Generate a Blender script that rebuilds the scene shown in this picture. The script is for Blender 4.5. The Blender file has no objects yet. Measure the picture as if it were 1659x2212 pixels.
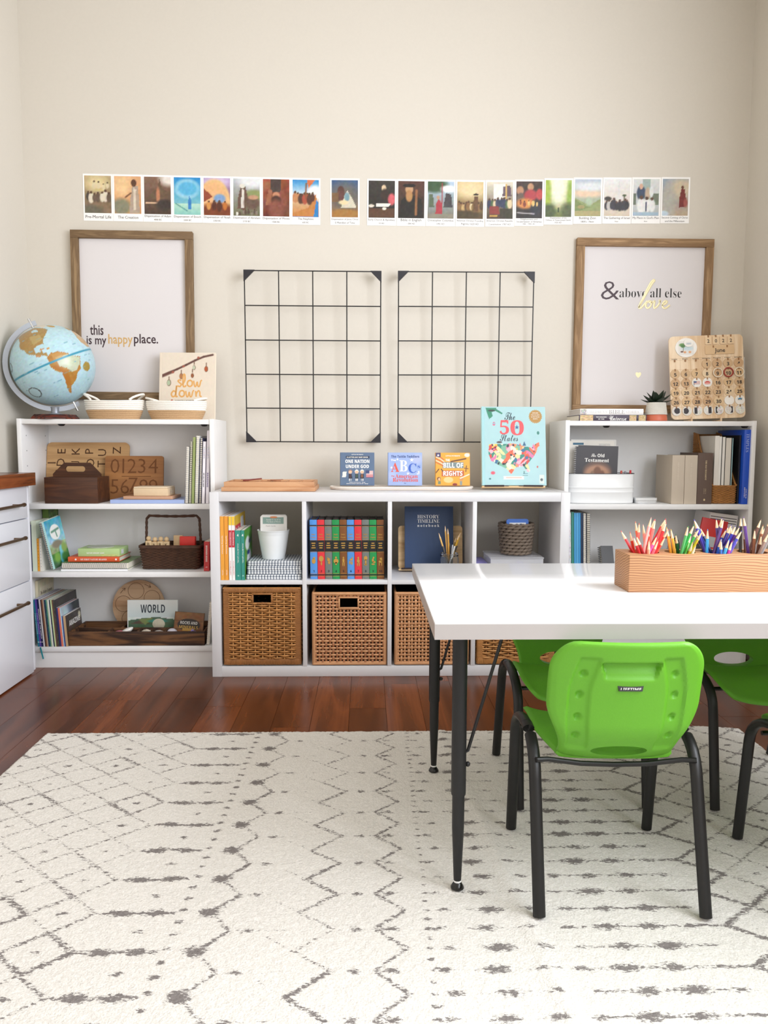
import bpy, bmesh, math, random
import numpy as np
from mathutils import Vector, Matrix, Euler

R = math.radians
rng = random.Random(7)
SC = bpy.context.scene
COL = SC.collection

# ------------------------------------------------------------------ camera
cam = bpy.data.cameras.new('camera')
cam.sensor_fit = 'HORIZONTAL'
cam.sensor_width = 36.0
cam.lens = 36.0 * 1629.9 / 1659.0
cam.clip_start = 0.05
camo = bpy.data.objects.new('camera', cam)
COL.objects.link(camo)
_yaw, _pit, _rol = R(1.2913), R(5.2448), R(0.1522)
_f = Vector((math.sin(_yaw) * math.cos(_pit), math.cos(_yaw) * math.cos(_pit), -math.sin(_pit)))
_r0 = Vector((math.cos(_yaw), -math.sin(_yaw), 0))
_u0 = _r0.cross(_f)
_r = _r0 * math.cos(_rol) + _u0 * math.sin(_rol)
_u = -_r0 * math.sin(_rol) + _u0 * math.cos(_rol)
camo.matrix_world = Matrix(((_r.x, _u.x, -_f.x, 0.6375), (_r.y, _u.y, -_f.y, -3.0559), (_r.z, _u.z, -_f.z, 0.9654), (0, 0, 0, 1)))
SC.camera = camo

# ------------------------------------------------------------------ world, lights, exposure
W = bpy.data.worlds.new('daylight')
SC.world = W
W.use_nodes = True
_bg = W.node_tree.nodes['Background']
_bg.inputs[0].default_value = (0.80, 0.90, 1.0, 1)
_bg.inputs[1].default_value = 1.0
SC.view_settings.view_transform = 'Standard'
SC.view_settings.look = 'None'
SC.view_settings.exposure = -0.22
SC.view_settings.gamma = 1.0
SC.view_settings.use_curve_mapping = False
SC.cycles.sample_clamp_indirect = 8.0
SC.cycles.caustics_reflective = False
SC.cycles.caustics_refractive = False
SC.cycles.max_bounces = 10
SC.cycles.diffuse_bounces = 6
SC.cycles.transparent_max_bounces = 12

def area(name, loc, direction, sx, sy, power, col, spread=180):
    l = bpy.data.lights.new(name, 'AREA')
    l.shape = 'RECTANGLE'; l.size = sx; l.size_y = sy
    l.energy = power; l.color = col; l.spread = R(spread)
    o = bpy.data.objects.new(name, l); COL.objects.link(o)
    o.location = loc
    o.rotation_euler = Vector(direction).to_track_quat('-Z', 'Y').to_euler()
    return o
# daylight through the two windows of the side wall
area('window_light', (2.31, -1.95, 1.78), (-1, 0, 0), 1.7, 1.5, 102, (0.945, 0.98, 1.05))
area('window_light', (2.31, -3.75, 1.70), (-1, 0, 0), 1.2, 1.6, 62, (0.945, 0.98, 1.05))

# ------------------------------------------------------------------ materials
def lin(c):
    if isinstance(c, str):
        c = c.lstrip('#'); c = [int(c[i:i + 2], 16) / 255 for i in (0, 2, 4)]
    return tuple(x / 12.92 if x <= 0.04045 else ((x + 0.055) / 1.055) ** 2.4 for x in c)
_mats = {}
def _new(key):
    m = bpy.data.materials.new(key.split('|')[0]); m.use_nodes = True
    _mats[key] = m
    nt = m.node_tree
    return m, nt, nt.nodes['Principled BSDF']
def _nd(nt, t, **kw):
    n = nt.nodes.new(t)
    for k, v in kw.items():
        if k.startswith('i_'): n.inputs[k[2:].replace('_', ' ')].default_value = v
        else: setattr(n, k, v)
    return n
def _bump(nt, b, hsock, strength, dist=0.002):
    bp = _nd(nt, 'ShaderNodeBump'); bp.inputs['Strength'].default_value = strength; bp.inputs['Distance'].default_value = dist
    nt.links.new(hsock, bp.inputs['Height']); nt.links.new(bp.outputs[0], b.inputs['Normal'])
def mat(c, rough=0.55, metal=0.0, var=0.04, scale=40, bump=0.0, coat=0.0, spec=0.5, name='paint'):
    """one colour with a faint procedural mottling and optional fine relief"""
    key = '%s|%s|%s' % (name, c, (rough, metal, var, scale, bump, coat, spec))
    if key in _mats: return _mats[key]
    m, nt, b = _new(key)
    l = lin(c)
    tc = _nd(nt, 'ShaderNodeTexCoord')
    n = _nd(nt, 'ShaderNodeTexNoise'); n.inputs['Scale'].default_value = scale; n.inputs['Detail'].default_value = 3
    nt.links.new(tc.outputs['Object'], n.inputs['Vector'])
    r = _nd(nt, 'ShaderNodeMix', data_type='RGBA')
    r.inputs[6].default_value = (*[x * (1 - var) for x in l], 1); r.inputs[7].default_value = (*[min(1, x * (1 + var)) for x in l], 1)
    nt.links.new(n.outputs['Fac'], r.inputs[0]); nt.links.new(r.outputs[2], b.inputs['Base Color'])
    b.inputs['Roughness'].default_value = rough; b.inputs['Metallic'].default_value = metal
    b.inputs['Coat Weight'].default_value = coat; b.inputs['Coat Roughness'].default_value = 0.05
    b.inputs['Specular IOR Level'].default_value = spec
    if bump: _bump(nt, b, n.outputs['Fac'], bump)
    return m
def wood(c0, c1, axis='X', scale=1.0, rough=0.5, per_object=False, bump=0.15, contrast=1.0, name='wood', rings=7.0, stops=(0.3, 0.72)):
    key = '%s|%s' % (name, (c0, c1, axis, scale, rough, per_object, bump, rings, stops))
    if key in _mats: return _mats[key]
    m, nt, b = _new(key)
    tc = _nd(nt, 'ShaderNodeTexCoord'); mp = _nd(nt, 'ShaderNodeMapping')
    s = {'X': (0.9, 9, 9), 'Y': (9, 0.9, 9), 'Z': (9, 9, 0.9)}[axis]
    mp.inputs['Scale'].default_value = [x * scale for x in s]
    src = tc.outputs['Object']
    if per_object:
        oi = _nd(nt, 'ShaderNodeObjectInfo')
        ml = _nd(nt, 'ShaderNodeVectorMath', operation='SCALE'); ml.inputs[0].default_value = (37, 91, 53)
        nt.links.new(oi.outputs['Random'], ml.inputs['Scale'])
        ad = _nd(nt, 'ShaderNodeVectorMath', operation='ADD')
        nt.links.new(src, ad.inputs[0]); nt.links.new(ml.outputs[0], ad.inputs[1]); src = ad.outputs[0]
    nt.links.new(src, mp.inputs['Vector'])
    n1 = _nd(nt, 'ShaderNodeTexNoise'); n1.inputs['Scale'].default_value = 1.0; n1.inputs['Detail'].default_value = 5; n1.inputs['Distortion'].default_value = 0.9
    nt.links.new(mp.outputs[0], n1.inputs['Vector'])
    mm = _nd(nt, 'ShaderNodeMath', operation='MULTIPLY'); mm.inputs[1].default_value = rings
    nt.links.new(n1.outputs['Fac'], mm.inputs[0])
    sn = _nd(nt, 'ShaderNodeMath', operation='FRACT'); nt.links.new(mm.outputs[0], sn.inputs[0])
    pp = _nd(nt, 'ShaderNodeMath', operation='PINGPONG'); pp.inputs[1].default_value = 0.5; nt.links.new(mm.outputs[0], pp.inputs[0])
    mp2 = _nd(nt, 'ShaderNodeMapping'); mp2.inputs['Scale'].default_value = [x * scale * (3 if x < 2 else 14) for x in s]
    nt.links.new(src, mp2.inputs['Vector'])
    n2 = _nd(nt, 'ShaderNodeTexNoise'); n2.inputs['Scale'].default_value = 1.0; n2.inputs['Detail'].default_value = 4
    nt.links.new(mp2.outputs[0], n2.inputs['Vector'])
    mx = _nd(nt, 'ShaderNodeMix', data_type='FLOAT'); mx.inputs[0].default_value = 0.5
    m2 = _nd(nt, 'ShaderNodeMath', operation='MULTIPLY'); m2.inputs[1].default_value = 2.0; nt.links.new(pp.outputs[0], m2.inputs[0])
    nt.links.new(m2.outputs[0], mx.inputs[2]); nt.links.new(n2.outputs['Fac'], mx.inputs[3])
    cr = _nd(nt, 'ShaderNodeValToRGB'); e = cr.color_ramp.elements
    e[0].position = stops[0]; e[0].color = (*lin(c0), 1); e[1].position = stops[1]; e[1].color = (*lin(c1), 1)
    nt.links.new(mx.outputs[0], cr.inputs[0])
    out = cr.outputs[0]
    if per_object:
        hs = _nd(nt, 'ShaderNodeHueSaturation')
        mr = _nd(nt, 'ShaderNodeMapRange'); mr.inputs[3].default_value = 0.62; mr.inputs[4].default_value = 1.25
        nt.links.new(oi.outputs['Random'], mr.inputs[0]); nt.links.new(mr.outputs[0], hs.inputs['Value'])
        nt.links.new(out, hs.inputs['Color']); out = hs.outputs[0]
    nt.links.new(out, b.inputs['Base Color'])
    b.inputs['Roughness'].default_value = rough
    if bump: _bump(nt, b, n2.outputs['Fac'], bump, 0.001)
    return m
def attr_mat(rough=0.45):
    """flat print: colours come from the picture's own colour layer"""
    key = 'print|%s' % rough
    if key in _mats: return _mats[key]
    m, nt, b = _new(key)
    a = _nd(nt, 'ShaderNodeVertexColor', layer_name='Col')
    nt.links.new(a.outputs[0], b.inputs['Base Color']); b.inputs['Roughness'].default_value = rough
    return m
def obj_mat(rough=0.35):
    """lacquer in the object's own colour"""
    key = 'lacquer|%s' % rough
    if key in _mats: return _mats[key]
    m, nt, b = _new(key)
    oi = _nd(nt, 'ShaderNodeObjectInfo')
    nt.links.new(oi.outputs['Color'], b.inputs['Base Color']); b.inputs['Roughness'].default_value = rough
    return m
def glass_mat(c='#ffffff', rough=0.03, ior=1.45, name='glass', alpha=None):
    key = '%s|%s' % (name, (c, rough, ior, alpha))
    if key in _mats: return _mats[key]
    m, nt, b = _new(key)
    b.inputs['Base Color'].default_value = (*lin(c), 1); b.inputs['Roughness'].default_value = rough
    b.inputs['IOR'].default_value = ior
    if alpha is None: b.inputs['Transmission Weight'].default_value = 1.0
    else: b.inputs['Alpha'].default_value = alpha
    return m

WHITE = mat('#dadadd', 0.32, var=0.01, name='white_lacquer')
WHITEB = mat('#eaeaea', 0.42, var=0.015, name='white_foil')
BLACK = mat('#0b0b0d', 0.45, var=0.1, name='black_enamel')
PAPER = mat('#f3efe6', 0.75, var=0.03, scale=120, name='paper')
PAGES = mat('#e9e2d2', 0.85, var=0.12, scale=300, name='page_block')

# ------------------------------------------------------------------ mesh helpers
class MB:
    def __init__(s): s.v = []; s.f = []
    def add(s, vs, fs, M=None):
        o = len(s.v)
        s.v += [tuple(M @ Vector(v)) if M else tuple(v) for v in vs]
        s.f += [tuple(i + o for i in f) for f in fs]
        return s
    def box(s, x0, x1, y0, y1, z0, z1, b=0.0, M=None, seg=2):
        if b <= 0:
            vs = [(x, y, z) for x in (x0, x1) for y in (y0, y1) for z in (z0, z1)]
            return s.add(vs, [(0, 1, 3, 2), (4, 6, 7, 5), (0, 4, 5, 1), (2, 3, 7, 6), (0, 2, 6, 4), (1, 5, 7, 3)], M)
        bm = bmesh.new(); bmesh.ops.create_cube(bm, size=1)
        for v in bm.verts: v.co = ((x0 + x1) / 2 + v.co.x * (x1 - x0), (y0 + y1) / 2 + v.co.y * (y1 - y0), (z0 + z1) / 2 + v.co.z * (z1 - z0))
        bmesh.ops.bevel(bm, geom=bm.edges[:], offset=b, segments=seg, affect='EDGES', profile=0.5)
        bm.verts.index_update()
        s.add([v.co[:] for v in bm.verts], [[v.index for v in f.verts] for f in bm.faces], M); bm.free()
        return s
    def prism(s, poly, y0, y1, M=None):
        """poly: (x,z) counter-clockwise seen from -y, extruded from y0 (front) to y1"""
        n = len(poly)
        vs = [(x, y0, z) for x, z in poly] + [(x, y1, z) for x, z in poly]
        fs = [tuple(range(n)), tuple(range(2 * n - 1, n - 1, -1))] + [(i, i + n, (i + 1) % n + n, (i + 1) % n) for i in range(n)]
        return s.add(vs, fs, M)
    def tube(s, pts, r, n=8, closed=False, sx=1.0, sy=1.0, M=None, up=None):
        P_ = [Vector(p) for p in pts]; m = len(P_)
        rs = r if isinstance(r, (list, tuple)) else [r] * m
        vs = []; fs = []
        prev = None
        for i, p in enumerate(P_):
            t = (P_[(i + 1) % m] - P_[i - 1]) if closed else (P_[min(i + 1, m - 1)] - P_[max(i - 1, 0)])
            t.normalize()
            if up is not None: a = Vector(up)
            elif prev is None: a = Vector((0, 0, 1)) if abs(t.z) < 0.9 else Vector((1, 0, 0))
            else: a = prev
            a = a - t * a.dot(t)
            if a.length < 1e-6: a = t.orthogonal()
            a.normalize(); prev = a; b = t.cross(a)
            for k in range(n):
                w = 2 * math.pi * k / n
                vs.append(p + a * (math.cos(w) * rs[i] * sx) + b * (math.sin(w) * rs[i] * sy))
        seg = m if closed else m - 1
        for i in range(seg):
            for k in range(n):
                k2 = (k + 1) % n; j = (i + 1) % m
                fs.append((i * n + k, i * n + k2, j * n + k2, j * n + k))
        if not closed: fs += [tuple(range(n - 1, -1, -1)), tuple((m - 1) * n + k for k in range(n))]
        return s.add(vs, fs, M)
    def lathe(s, prof, n=32, c=(0, 0, 0), M=None, ex=1.0, ey=1.0):
        """prof: (radius, z) from the bottom up"""
        vs = []; fs = []; m = len(prof)
        for r, z in prof:
            for k in range(n):
                w = 2 * math.pi * k / n
                vs.append((c[0] + r * ex * math.cos(w), c[1] + r * ey * math.sin(w), c[2] + z))
        for i in range(m - 1):
            for k in range(n):
                k2 = (k + 1) % n
                fs.append((i * n + k, i * n + k2, (i + 1) * n + k2, (i + 1) * n + k))
        if prof[0][0] > 1e-6: fs.append(tuple(range(n - 1, -1, -1)))
        if prof[-1][0] > 1e-6: fs.append(tuple((m - 1) * n + k for k in range(n)))
        return s.add(vs, fs, M)
    def grid(s, fn, nu, nv, M=None, flip=False):
        vs = [fn(i / nu, j / nv) for j in range(nv + 1) for i in range(nu + 1)]
        fs = []
        for j in range(nv):
            for i in range(nu):
                a = j * (nu + 1) + i
                q = (a, a + 1, a + nu + 2, a + nu + 1)
                fs.append(q[::-1] if flip else q)
        return s.add(vs, fs, M)
    def ball(s, c, rx, ry=None, rz=None, n=12, M=None):
        ry = ry or rx; rz = rz or rx; m = n // 2
        vs = [(c[0], c[1], c[2] - rz)]
        for j in range(1, m):
            ph = -math.pi / 2 + math.pi * j / m
            for k in range(n):
                w = 2 * math.pi * k / n
                vs.append((c[0] + rx * math.cos(ph) * math.cos(w), c[1] + ry * math.cos(ph) * math.sin(w), c[2] + rz * math.sin(ph)))
        vs.append((c[0], c[1], c[2] + rz)); top = len(vs) - 1
        fs = [(0, 1 + (k + 1) % n, 1 + k) for k in range(n)]
        for j in range(m - 2):
            for k in range(n):
                a = 1 + j * n
                fs.append((a + k, a + (k + 1) % n, a + n + (k + 1) % n, a + n + k))
        a = 1 + (m - 2) * n
        fs += [(a + k, a + (k + 1) % n, top) for k in range(n)]
        return s.add(vs, fs, M)
    def mesh(s, name, smooth=35):
        me = bpy.data.meshes.new(name); me.from_pydata(s.v, [], s.f); me.update()
        if smooth:
            me.shade_smooth(); me.set_sharp_from_angle(angle=R(smooth))
        return me

def rbox(mb, w, h, rad, x=0, z=0, n=6):
    """rounded rectangle outline, counter-clockwise from -y"""
    out = []
    for cx, cz, a0 in ((x + w / 2 - rad, z - h / 2 + rad, -90), (x + w / 2 - rad, z + h / 2 - rad, 0), (x - w / 2 + rad, z + h / 2 - rad, 90), (x - w / 2 + rad, z - h / 2 + rad, 180)):
        for k in range(n + 1):
            a = R(a0 + 90 * k / n); out.append((cx + rad * math.cos(a), cz + rad * math.sin(a)))
    return out
def disc(r, x=0, z=0, n=24, rz=None):
    return [(x + r * math.cos(2 * math.pi * k / n), z + (rz or r) * math.sin(2 * math.pi * k / n)) for k in range(n)]

def tag(o, label=None, cat=None, group=None, kind=None):
    if label: o['label'] = label
    if cat: o['category'] = cat
    if group: o['group'] = group
    if kind: o['kind'] = kind
    return o
def P(name, mb, m, parent=None, smooth=35, label=None, kind=None):
    me = mb if isinstance(mb, bpy.types.Mesh) else mb.mesh(name, smooth)
    if m is not None and not len(me.materials): me.materials.append(m)
    o = bpy.data.objects.new(name, me); COL.objects.link(o)
    if parent is not None: o.parent = parent
    if label: o['label'] = label
    if kind: o['kind'] = kind
    return o
def T(name, label, cat, loc=(0, 0, 0), rot=(0, 0, 0), group=None):
    o = bpy.data.objects.new(name, None); COL.objects.link(o)
    o.empty_display_size = 0.05
    o.location = loc; o.rotation_euler = Euler([R(a) for a in rot])
    return tag(o, label, cat, group)
def copy_tree(o, parent=None):
    c = o.copy(); COL.objects.link(c)
    if parent is not None: c.parent = parent
    for ch in list(o.children): copy_tree(ch, c)
    return c
def struct(name, mb, m, smooth=0):
    return tag(P(name, mb, m, None, smooth), kind='structure')

# ------------------------------------------------------------------ lettering (queued, converted to meshes at the end)
_FB = {'serif': 0x1D400, 'serifthin': 0x1D400, 'script': 0x1D4D0, 'bold': 0x1D5D4, 'ital': 0x1D468}
_FD = {'serif': 0x1D7CE, 'serifthin': 0x1D7CE, 'bold': 0x1D7EC}
def _sty(t, style):
    b = _FB.get(style)
    if b is None: return t
    o = ''
    for c in t:
        if 'A' <= c <= 'Z': o += chr(b + ord(c) - 65)
        elif 'a' <= c <= 'z': o += chr(b + 26 + ord(c) - 97)
        elif c.isdigit() and style in _FD: o += chr(_FD[style] + ord(c) - 48)
        else: o += c
    return o
FRONT = ((1, 0, 0), (0, 0, 1))       # reads along +x on a face looking to -y
SIDE = ((0, 1, 0), (0, 0, 1))        # on a face looking to +x
SPINE = ((0, 0, -1), (1, 0, 0))      # down a spine that looks to -y
_texts = []
def text(body, parent, at, w=None, h=None, m=None, style='sans', basis=FRONT, thin=0.0, rot=0.0, name='lettering', bold=0.0):
    """at: centre of the box, in the parent's space; w/h: size the finished word is fitted to"""
    _texts.append((body, parent, at, w, h, m or BLACK, style, basis, thin, rot, name, bold))
def flush_texts():
    cu = {}
    for body, parent, at, w, h, m, style, basis, thin, rot, name, bold in _texts:
        key = (body, style, thin, bold)
        if key not in cu:
            c = bpy.data.curves.new('lettering', 'FONT'); c.body = _sty(body, style); c.size = 1.0
            c.resolution_u = 2; c.offset = (-0.012 if style == 'serifthin' else 0.0) + thin + bold
            c.align_x = 'LEFT'
            o = bpy.data.objects.new('lettering_source', c); COL.objects.link(o); cu[key] = o
    dg = bpy.context.evaluated_depsgraph_get()
    raw = {}
    for k, o in cu.items():
        e = o.evaluated_get(dg); me = e.to_mesh()
        v = np.array([x.co[:] for x in me.vertices], float).reshape(-1, 3); f = [tuple(p.vertices) for p in me.polygons]
        raw[k] = (v, f); e.to_mesh_clear()
    for o in cu.values():
        c = o.data; bpy.data.objects.remove(o); bpy.data.curves.remove(c)
    for body, parent, at, w, h, m, style, basis, thin, rot, name, bold in _texts:
        v, f = raw[(body, style, thin, bold)]
        if not len(v): continue
        lo, hi = v.min(0), v.max(0); s = hi - lo; c = (lo + hi) / 2
        kx = w / s[0] if w else None; ky = h / s[1] if h else None
        kx = kx or ky; ky = ky or kx
        p = (v - c)[:, :2] * (kx, ky)
        a = R(rot); p = np.stack([p[:, 0] * math.cos(a) - p[:, 1] * math.sin(a), p[:, 0] * math.sin(a) + p[:, 1] * math.cos(a)], 1)
        ux, uz = np.array(basis[0], float), np.array(basis[1], float); nn = np.cross(ux, uz)
        q = np.array(at, float) + p[:, :1] * ux + p[:, 1:] * uz + nn * 0.0005
        me = bpy.data.meshes.new(name); me.from_pydata(q.tolist(), [], f); me.update(); me.materials.append(m)
        o = bpy.data.objects.new(name, me); COL.objects.link(o); o.parent = parent

# ------------------------------------------------------------------ flat printed pictures
class Art:
    def __init__(s, w, h, bg, asp=None):
        s.w, s.h = w, h; s.asp = asp or w / h
        s.a = np.ones((h, w, 3)) * s.c(bg)
        s.X, s.Z = np.meshgrid(np.linspace(0, 1, w), np.linspace(0, 1, h))
    def c(s, c):
        c = c.lstrip('#'); return np.array([int(c[i:i + 2], 16) / 255 for i in (0, 2, 4)])
    def mixin(s, k, c):
        s.a = s.a * (1 - k[..., None]) + s.c(c) * k[..., None]; return s
    def grad(s, c0, c1, z0=0, z1=1, clip=True):
        t = np.clip((s.Z - z0) / (z1 - z0), 0, 1)[..., None]
        g = s.c(c0) * (1 - t) + s.c(c1) * t
        if clip: k = ((s.Z >= z0) & (s.Z <= z1))[..., None]; s.a = np.where(k, g, s.a)
        else: s.a = g
        return s
    def ell(s, cx, cz, rx, rz, c, soft=0.15, rot=0.0):
        a = R(rot); dx = (s.X - cx) * s.asp; dz = s.Z - cz
        u = (dx * math.cos(a) + dz * math.sin(a)) / (rx * s.asp); v = (-dx * math.sin(a) + dz * math.cos(a)) / rz
        d = np.sqrt(u * u + v * v)
        return s.mixin(np.clip((1 + soft / 2 - d) / max(soft, 1e-3), 0, 1), c)
    def poly(s, pts, c, k=1.0):
        ins = np.zeros_like(s.X, bool); n = len(pts)
        for i in range(n):
            (x0, z0), (x1, z1) = pts[i], pts[(i + 1) % n]
            if z0 == z1: continue
            cr = ((s.Z > min(z0, z1)) & (s.Z <= max(z0, z1))) & (s.X < (x1 - x0) * (s.Z - z0) / (z1 - z0) + x0)
            ins ^= cr
        return s.mixin(ins * k, c)
    def rect(s, x0, x1, z0, z1, c): return s.poly([(x0, z0), (x1, z0), (x1, z1), (x0, z1)], c)
    def line(s, pts, wd, c):
        for (x0, z0), (x1, z1) in zip(pts, pts[1:]):
            ax, bx = x0 * s.asp, x1 * s.asp; px = s.X * s.asp
            dx, dz = bx - ax, z1 - z0; L = dx * dx + dz * dz + 1e-12
            t = np.clip(((px - ax) * dx + (s.Z - z0) * dz) / L, 0, 1)
            d = np.hypot(px - ax - t * dx, s.Z - z0 - t * dz)
            s.mixin(np.clip(1.5 - d / wd, 0, 1), c)
        return s
    def noise(s, amp, cells, seed, z0=0, z1=1):
        r = np.random.RandomState(seed)
        g = r.rand(int(cells / s.asp) + 3 if s.asp < 1 else cells + 3, cells + 3, 3) * 0.4 + r.rand(int(cells / s.asp) + 3 if s.asp < 1 else cells + 3, cells + 3, 1) * 0.6 - 0.5
        x = s.X * (g.shape[1] - 2); z = s.Z * (g.shape[0] - 2)
        i, j = x.astype(int), z.astype(int); u, v = (x - i)[..., None], (z - j)[..., None]
        n = (g[j, i] * (1 - u) + g[j, i + 1] * u) * (1 - v) + (g[j + 1, i] * (1 - u) + g[j + 1, i + 1] * u) * v
        k = ((s.Z >= z0) & (s.Z <= z1))[..., None]
        s.a = np.clip(s.a + n * amp * k, 0, 1); return s
    def people(s, n, x0, x1, z, h, cols, seed):
        r = random.Random(seed)
        for i in range(n):
            x = x0 + (x1 - x0) * (i + 0.5) / n + r.uniform(-.02, .02); zz = z + r.uniform(-.03, .03); hh = h * r.uniform(.8, 1.15)
            s.ell(x, zz, hh * 0.3 / s.asp, hh * 0.6, r.choice(cols), 0.3); s.ell(x, zz + hh * 0.62, hh * .14 / s.asp, hh * .15, '#5a3d2c', 0.3)
        return s
    def put(s, parent, origin, ux, uz, W_, H_, rough=0.45, name='printed_picture'):
        """origin: lower corner in the parent's space; ux/uz: the picture's directions"""
        o, ux, uz = np.array(origin, float), np.array(ux, float), np.array(uz, float)
        o = o + np.cross(ux, uz) * 0.0004
        v = o + s.X.reshape(-1, 1) * W_ * ux + s.Z.reshape(-1, 1) * H_ * uz
        w, h = s.w, s.h
        idx = np.arange((h - 1) * (w - 1)); a = idx // (w - 1) * w + idx % (w - 1)
        f = np.stack([a, a + 1, a + w + 1, a + w], 1)
        me = bpy.data.meshes.new(name); me.from_pydata(v.tolist(), [], f.tolist()); me.update()
        return finish_print(me, s.a.reshape(-1, 3), parent, name, rough)
def finish_print(me, rgb, parent, name, rough=0.45):
    rgb = rgb * 0.94
    l = np.where(rgb <= 0.04045, rgb / 12.92, ((rgb + 0.055) / 1.055) ** 2.4)
    at = me.color_attributes.new('Col', 'FLOAT_COLOR', 'POINT')
    at.data.foreach_set('color', np.concatenate([l, np.ones((len(l), 1))], 1).astype('f').ravel())
    me.materials.append(attr_mat(rough))
    o = bpy.data.objects.new(name, me); COL.objects.link(o)
    if parent is not None: o.parent = parent
    return o

# ================================================================== SETTING
XL, XR, YB, YF, ZC = -0.8775, 2.3525, 0.43, -4.6, 3.05
WALL = mat('#d5cfc4', 0.75, var=0.02, scale=90, bump=0.06, name='wall_paint')
CEIL = mat('#e6e3dd', 0.8, var=0.01, name='ceiling_paint')
TRIM = mat('#efeeeb', 0.4, var=0.01, name='trim_paint')
FLOORW = wood('#3a190a', '#7d4322', 'Y', 0.85, 0.26, per_object=True, bump=0.05, name='walnut_floor', rings=3.0, stops=(0.05, 0.95))
fl = struct('floor', MB().box(XL - 0.1, XR + 0.1, YF - 0.1, YB + 0.1, -0.06, -0.014), mat('#20120b', 0.8, name='subfloor'))
pw = 0.132
x = XL
ci = 0
while x < XR:
    y = YB - rng.uniform(0.15, 1.1) if ci else YB - 0.7
    ends = [YB]
    while y > YF:
        ends.append(y); y -= rng.uniform(0.9, 1.6)
    ends.append(YF)
    for a, b in zip(ends, ends[1:]):
        P('plank', MB().box(x + 0.0006, min(x + pw, XR) - 0.0006, b + 0.0006, a - 0.0006, -0.014, rng.uniform(-0.0004, 0.0)), FLOORW, fl, 0)
    x += pw; ci += 1
struct('wall_back', MB().box(XL - 0.1, XR + 0.1, YB, YB + 0.1, 0, ZC), WALL)
struct('wall_left', MB().box(XL - 0.1, XL, YF, YB, 0, ZC), WALL)
WY0, WY1, WZ0, WZ1 = -2.85, -1.05, 1.0, 2.6        # side window
VY0, VY1 = -4.4, -3.1                                 # second window of the same wall, behind the camera
struct('wall_right', MB().box(XR, XR + 0.1, WY1, YB, 0, ZC).box(XR, XR + 0.1, YF, VY0, 0, ZC).box(XR, XR + 0.1, VY1, WY0, 0, ZC).box(XR, XR + 0.1, VY0, VY1, 0, WZ0).box(XR, XR + 0.1, VY0, VY1, WZ1, ZC).box(XR, XR + 0.1, WY0, WY1, 0, WZ0).box(XR, XR + 0.1, WY0, WY1, WZ1, ZC), WALL)
struct('wall_front', MB().box(XL, XR, YF - 0.1, YF, 0, ZC), WALL)
struct('ceiling', MB().box(XL - 0.1, XR + 0.1, YF - 0.1, YB + 0.1, ZC, ZC + 0.08), CEIL)
PANE = glass_mat('#eef4f4', 0.0, 1.45, 'window_glass', 0.12)
def window(name, a, b):
    m = MB(); z0, z1 = WZ0, WZ1
    put = lambda mb, u0, u1, w0, w1, d0, d1: mb.box(XR + d0, XR + d1, u0, u1, w0, w1)
    for u0, u1, w0, w1 in ((a, a + .05, z0, z1), (b - .05, b, z0, z1), (a, b, z0, z0 + .05), (a, b, z1 - .05, z1), ((a + b) / 2 - .025, (a + b) / 2 + .025, z0, z1)):
        put(m, u0, u1, w0, w1, 0.03, 0.08)
    w = struct(name, m, TRIM)
    for u0, u1 in ((a + .05, (a + b) / 2 - .025), ((a + b) / 2 + .025, b - .05)):
        P('window_pane', put(MB(), u0, u1, z0 + .05, z1 - .05, 0.05, 0.056), PANE, w, 0)
window('window_1', WY0, WY1); window('window_2', VY0, VY1)
def baseboard(name, x0, x1, y0, y1):
    struct(name, MB().box(x0, x1, y0, y1, 0, 0.1, 0.004), TRIM, 35)
baseboard('baseboard_back', XL + 0.014, XR - 0.014, YB - 0.014, YB)
baseboard('baseboard_right', XR - 0.014, XR, YF, YB)
baseboard('baseboard_left', XL, XL + 0.014, YF, YB)

# ================================================================== BOOKCASES
def bookcase(x0, label):
    w, d, y0 = 0.815, 0.283, 0.13
    t = T('bookcase', label, 'bookcase', (x0, y0, 0))
    th = 0.018
    for a in (0, w - th): P('side_panel', MB().box(a, a + th, 0, d, 0, 1.062, 0.001), WHITEB, t)
    P('top_panel', MB().box(th, w - th, 0.004, d, 1.040, 1.060, 0.001), WHITEB, t)
    for z in (0.684, 0.394): P('shelf', MB().box(th, w - th, 0.002, d - 0.012, z, z + 0.022, 0.001), WHITEB, t)
    P('bottom_panel', MB().box(th, w - th, 0.004, d, 0.071, 0.093, 0.001), WHITEB, t)
    P('plinth', MB().box(th, w - th, 0.012, 0.030, 0.0, 0.071), WHITEB, t)
    P('back_panel', MB().box(th, w - th, d - 0.010, d - 0.004, 0.093, 1.040), WHITEB, t)
    for a in (th + 0.16, w - th - 0.005):
        P('cam_fitting', MB().lathe([(0.0, -0.009), (0.010, -0.008), (0.016, 0)], 16, (a - 0.02 if a > .5 else a, 0.018, 1.040)), BLACK, t)
    for zz in np.arange(0.16, 1.0, 0.064):                   # rows of holes for shelf pins on both sides
        for yy in (0.045, 0.235):
            P('pin_hole', MB().tube([(th, yy, zz), (th + 0.0006, yy, zz)], 0.0028, 8), mat('#8c8c8c', 0.8, name='hole'), t)
    return t
bookcase(-0.818, 'white bookcase carrying the globe and rope baskets on its top')
bookcase(1.4755, 'white bookcase carrying the potted succulent and wooden calendar on its top')

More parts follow.
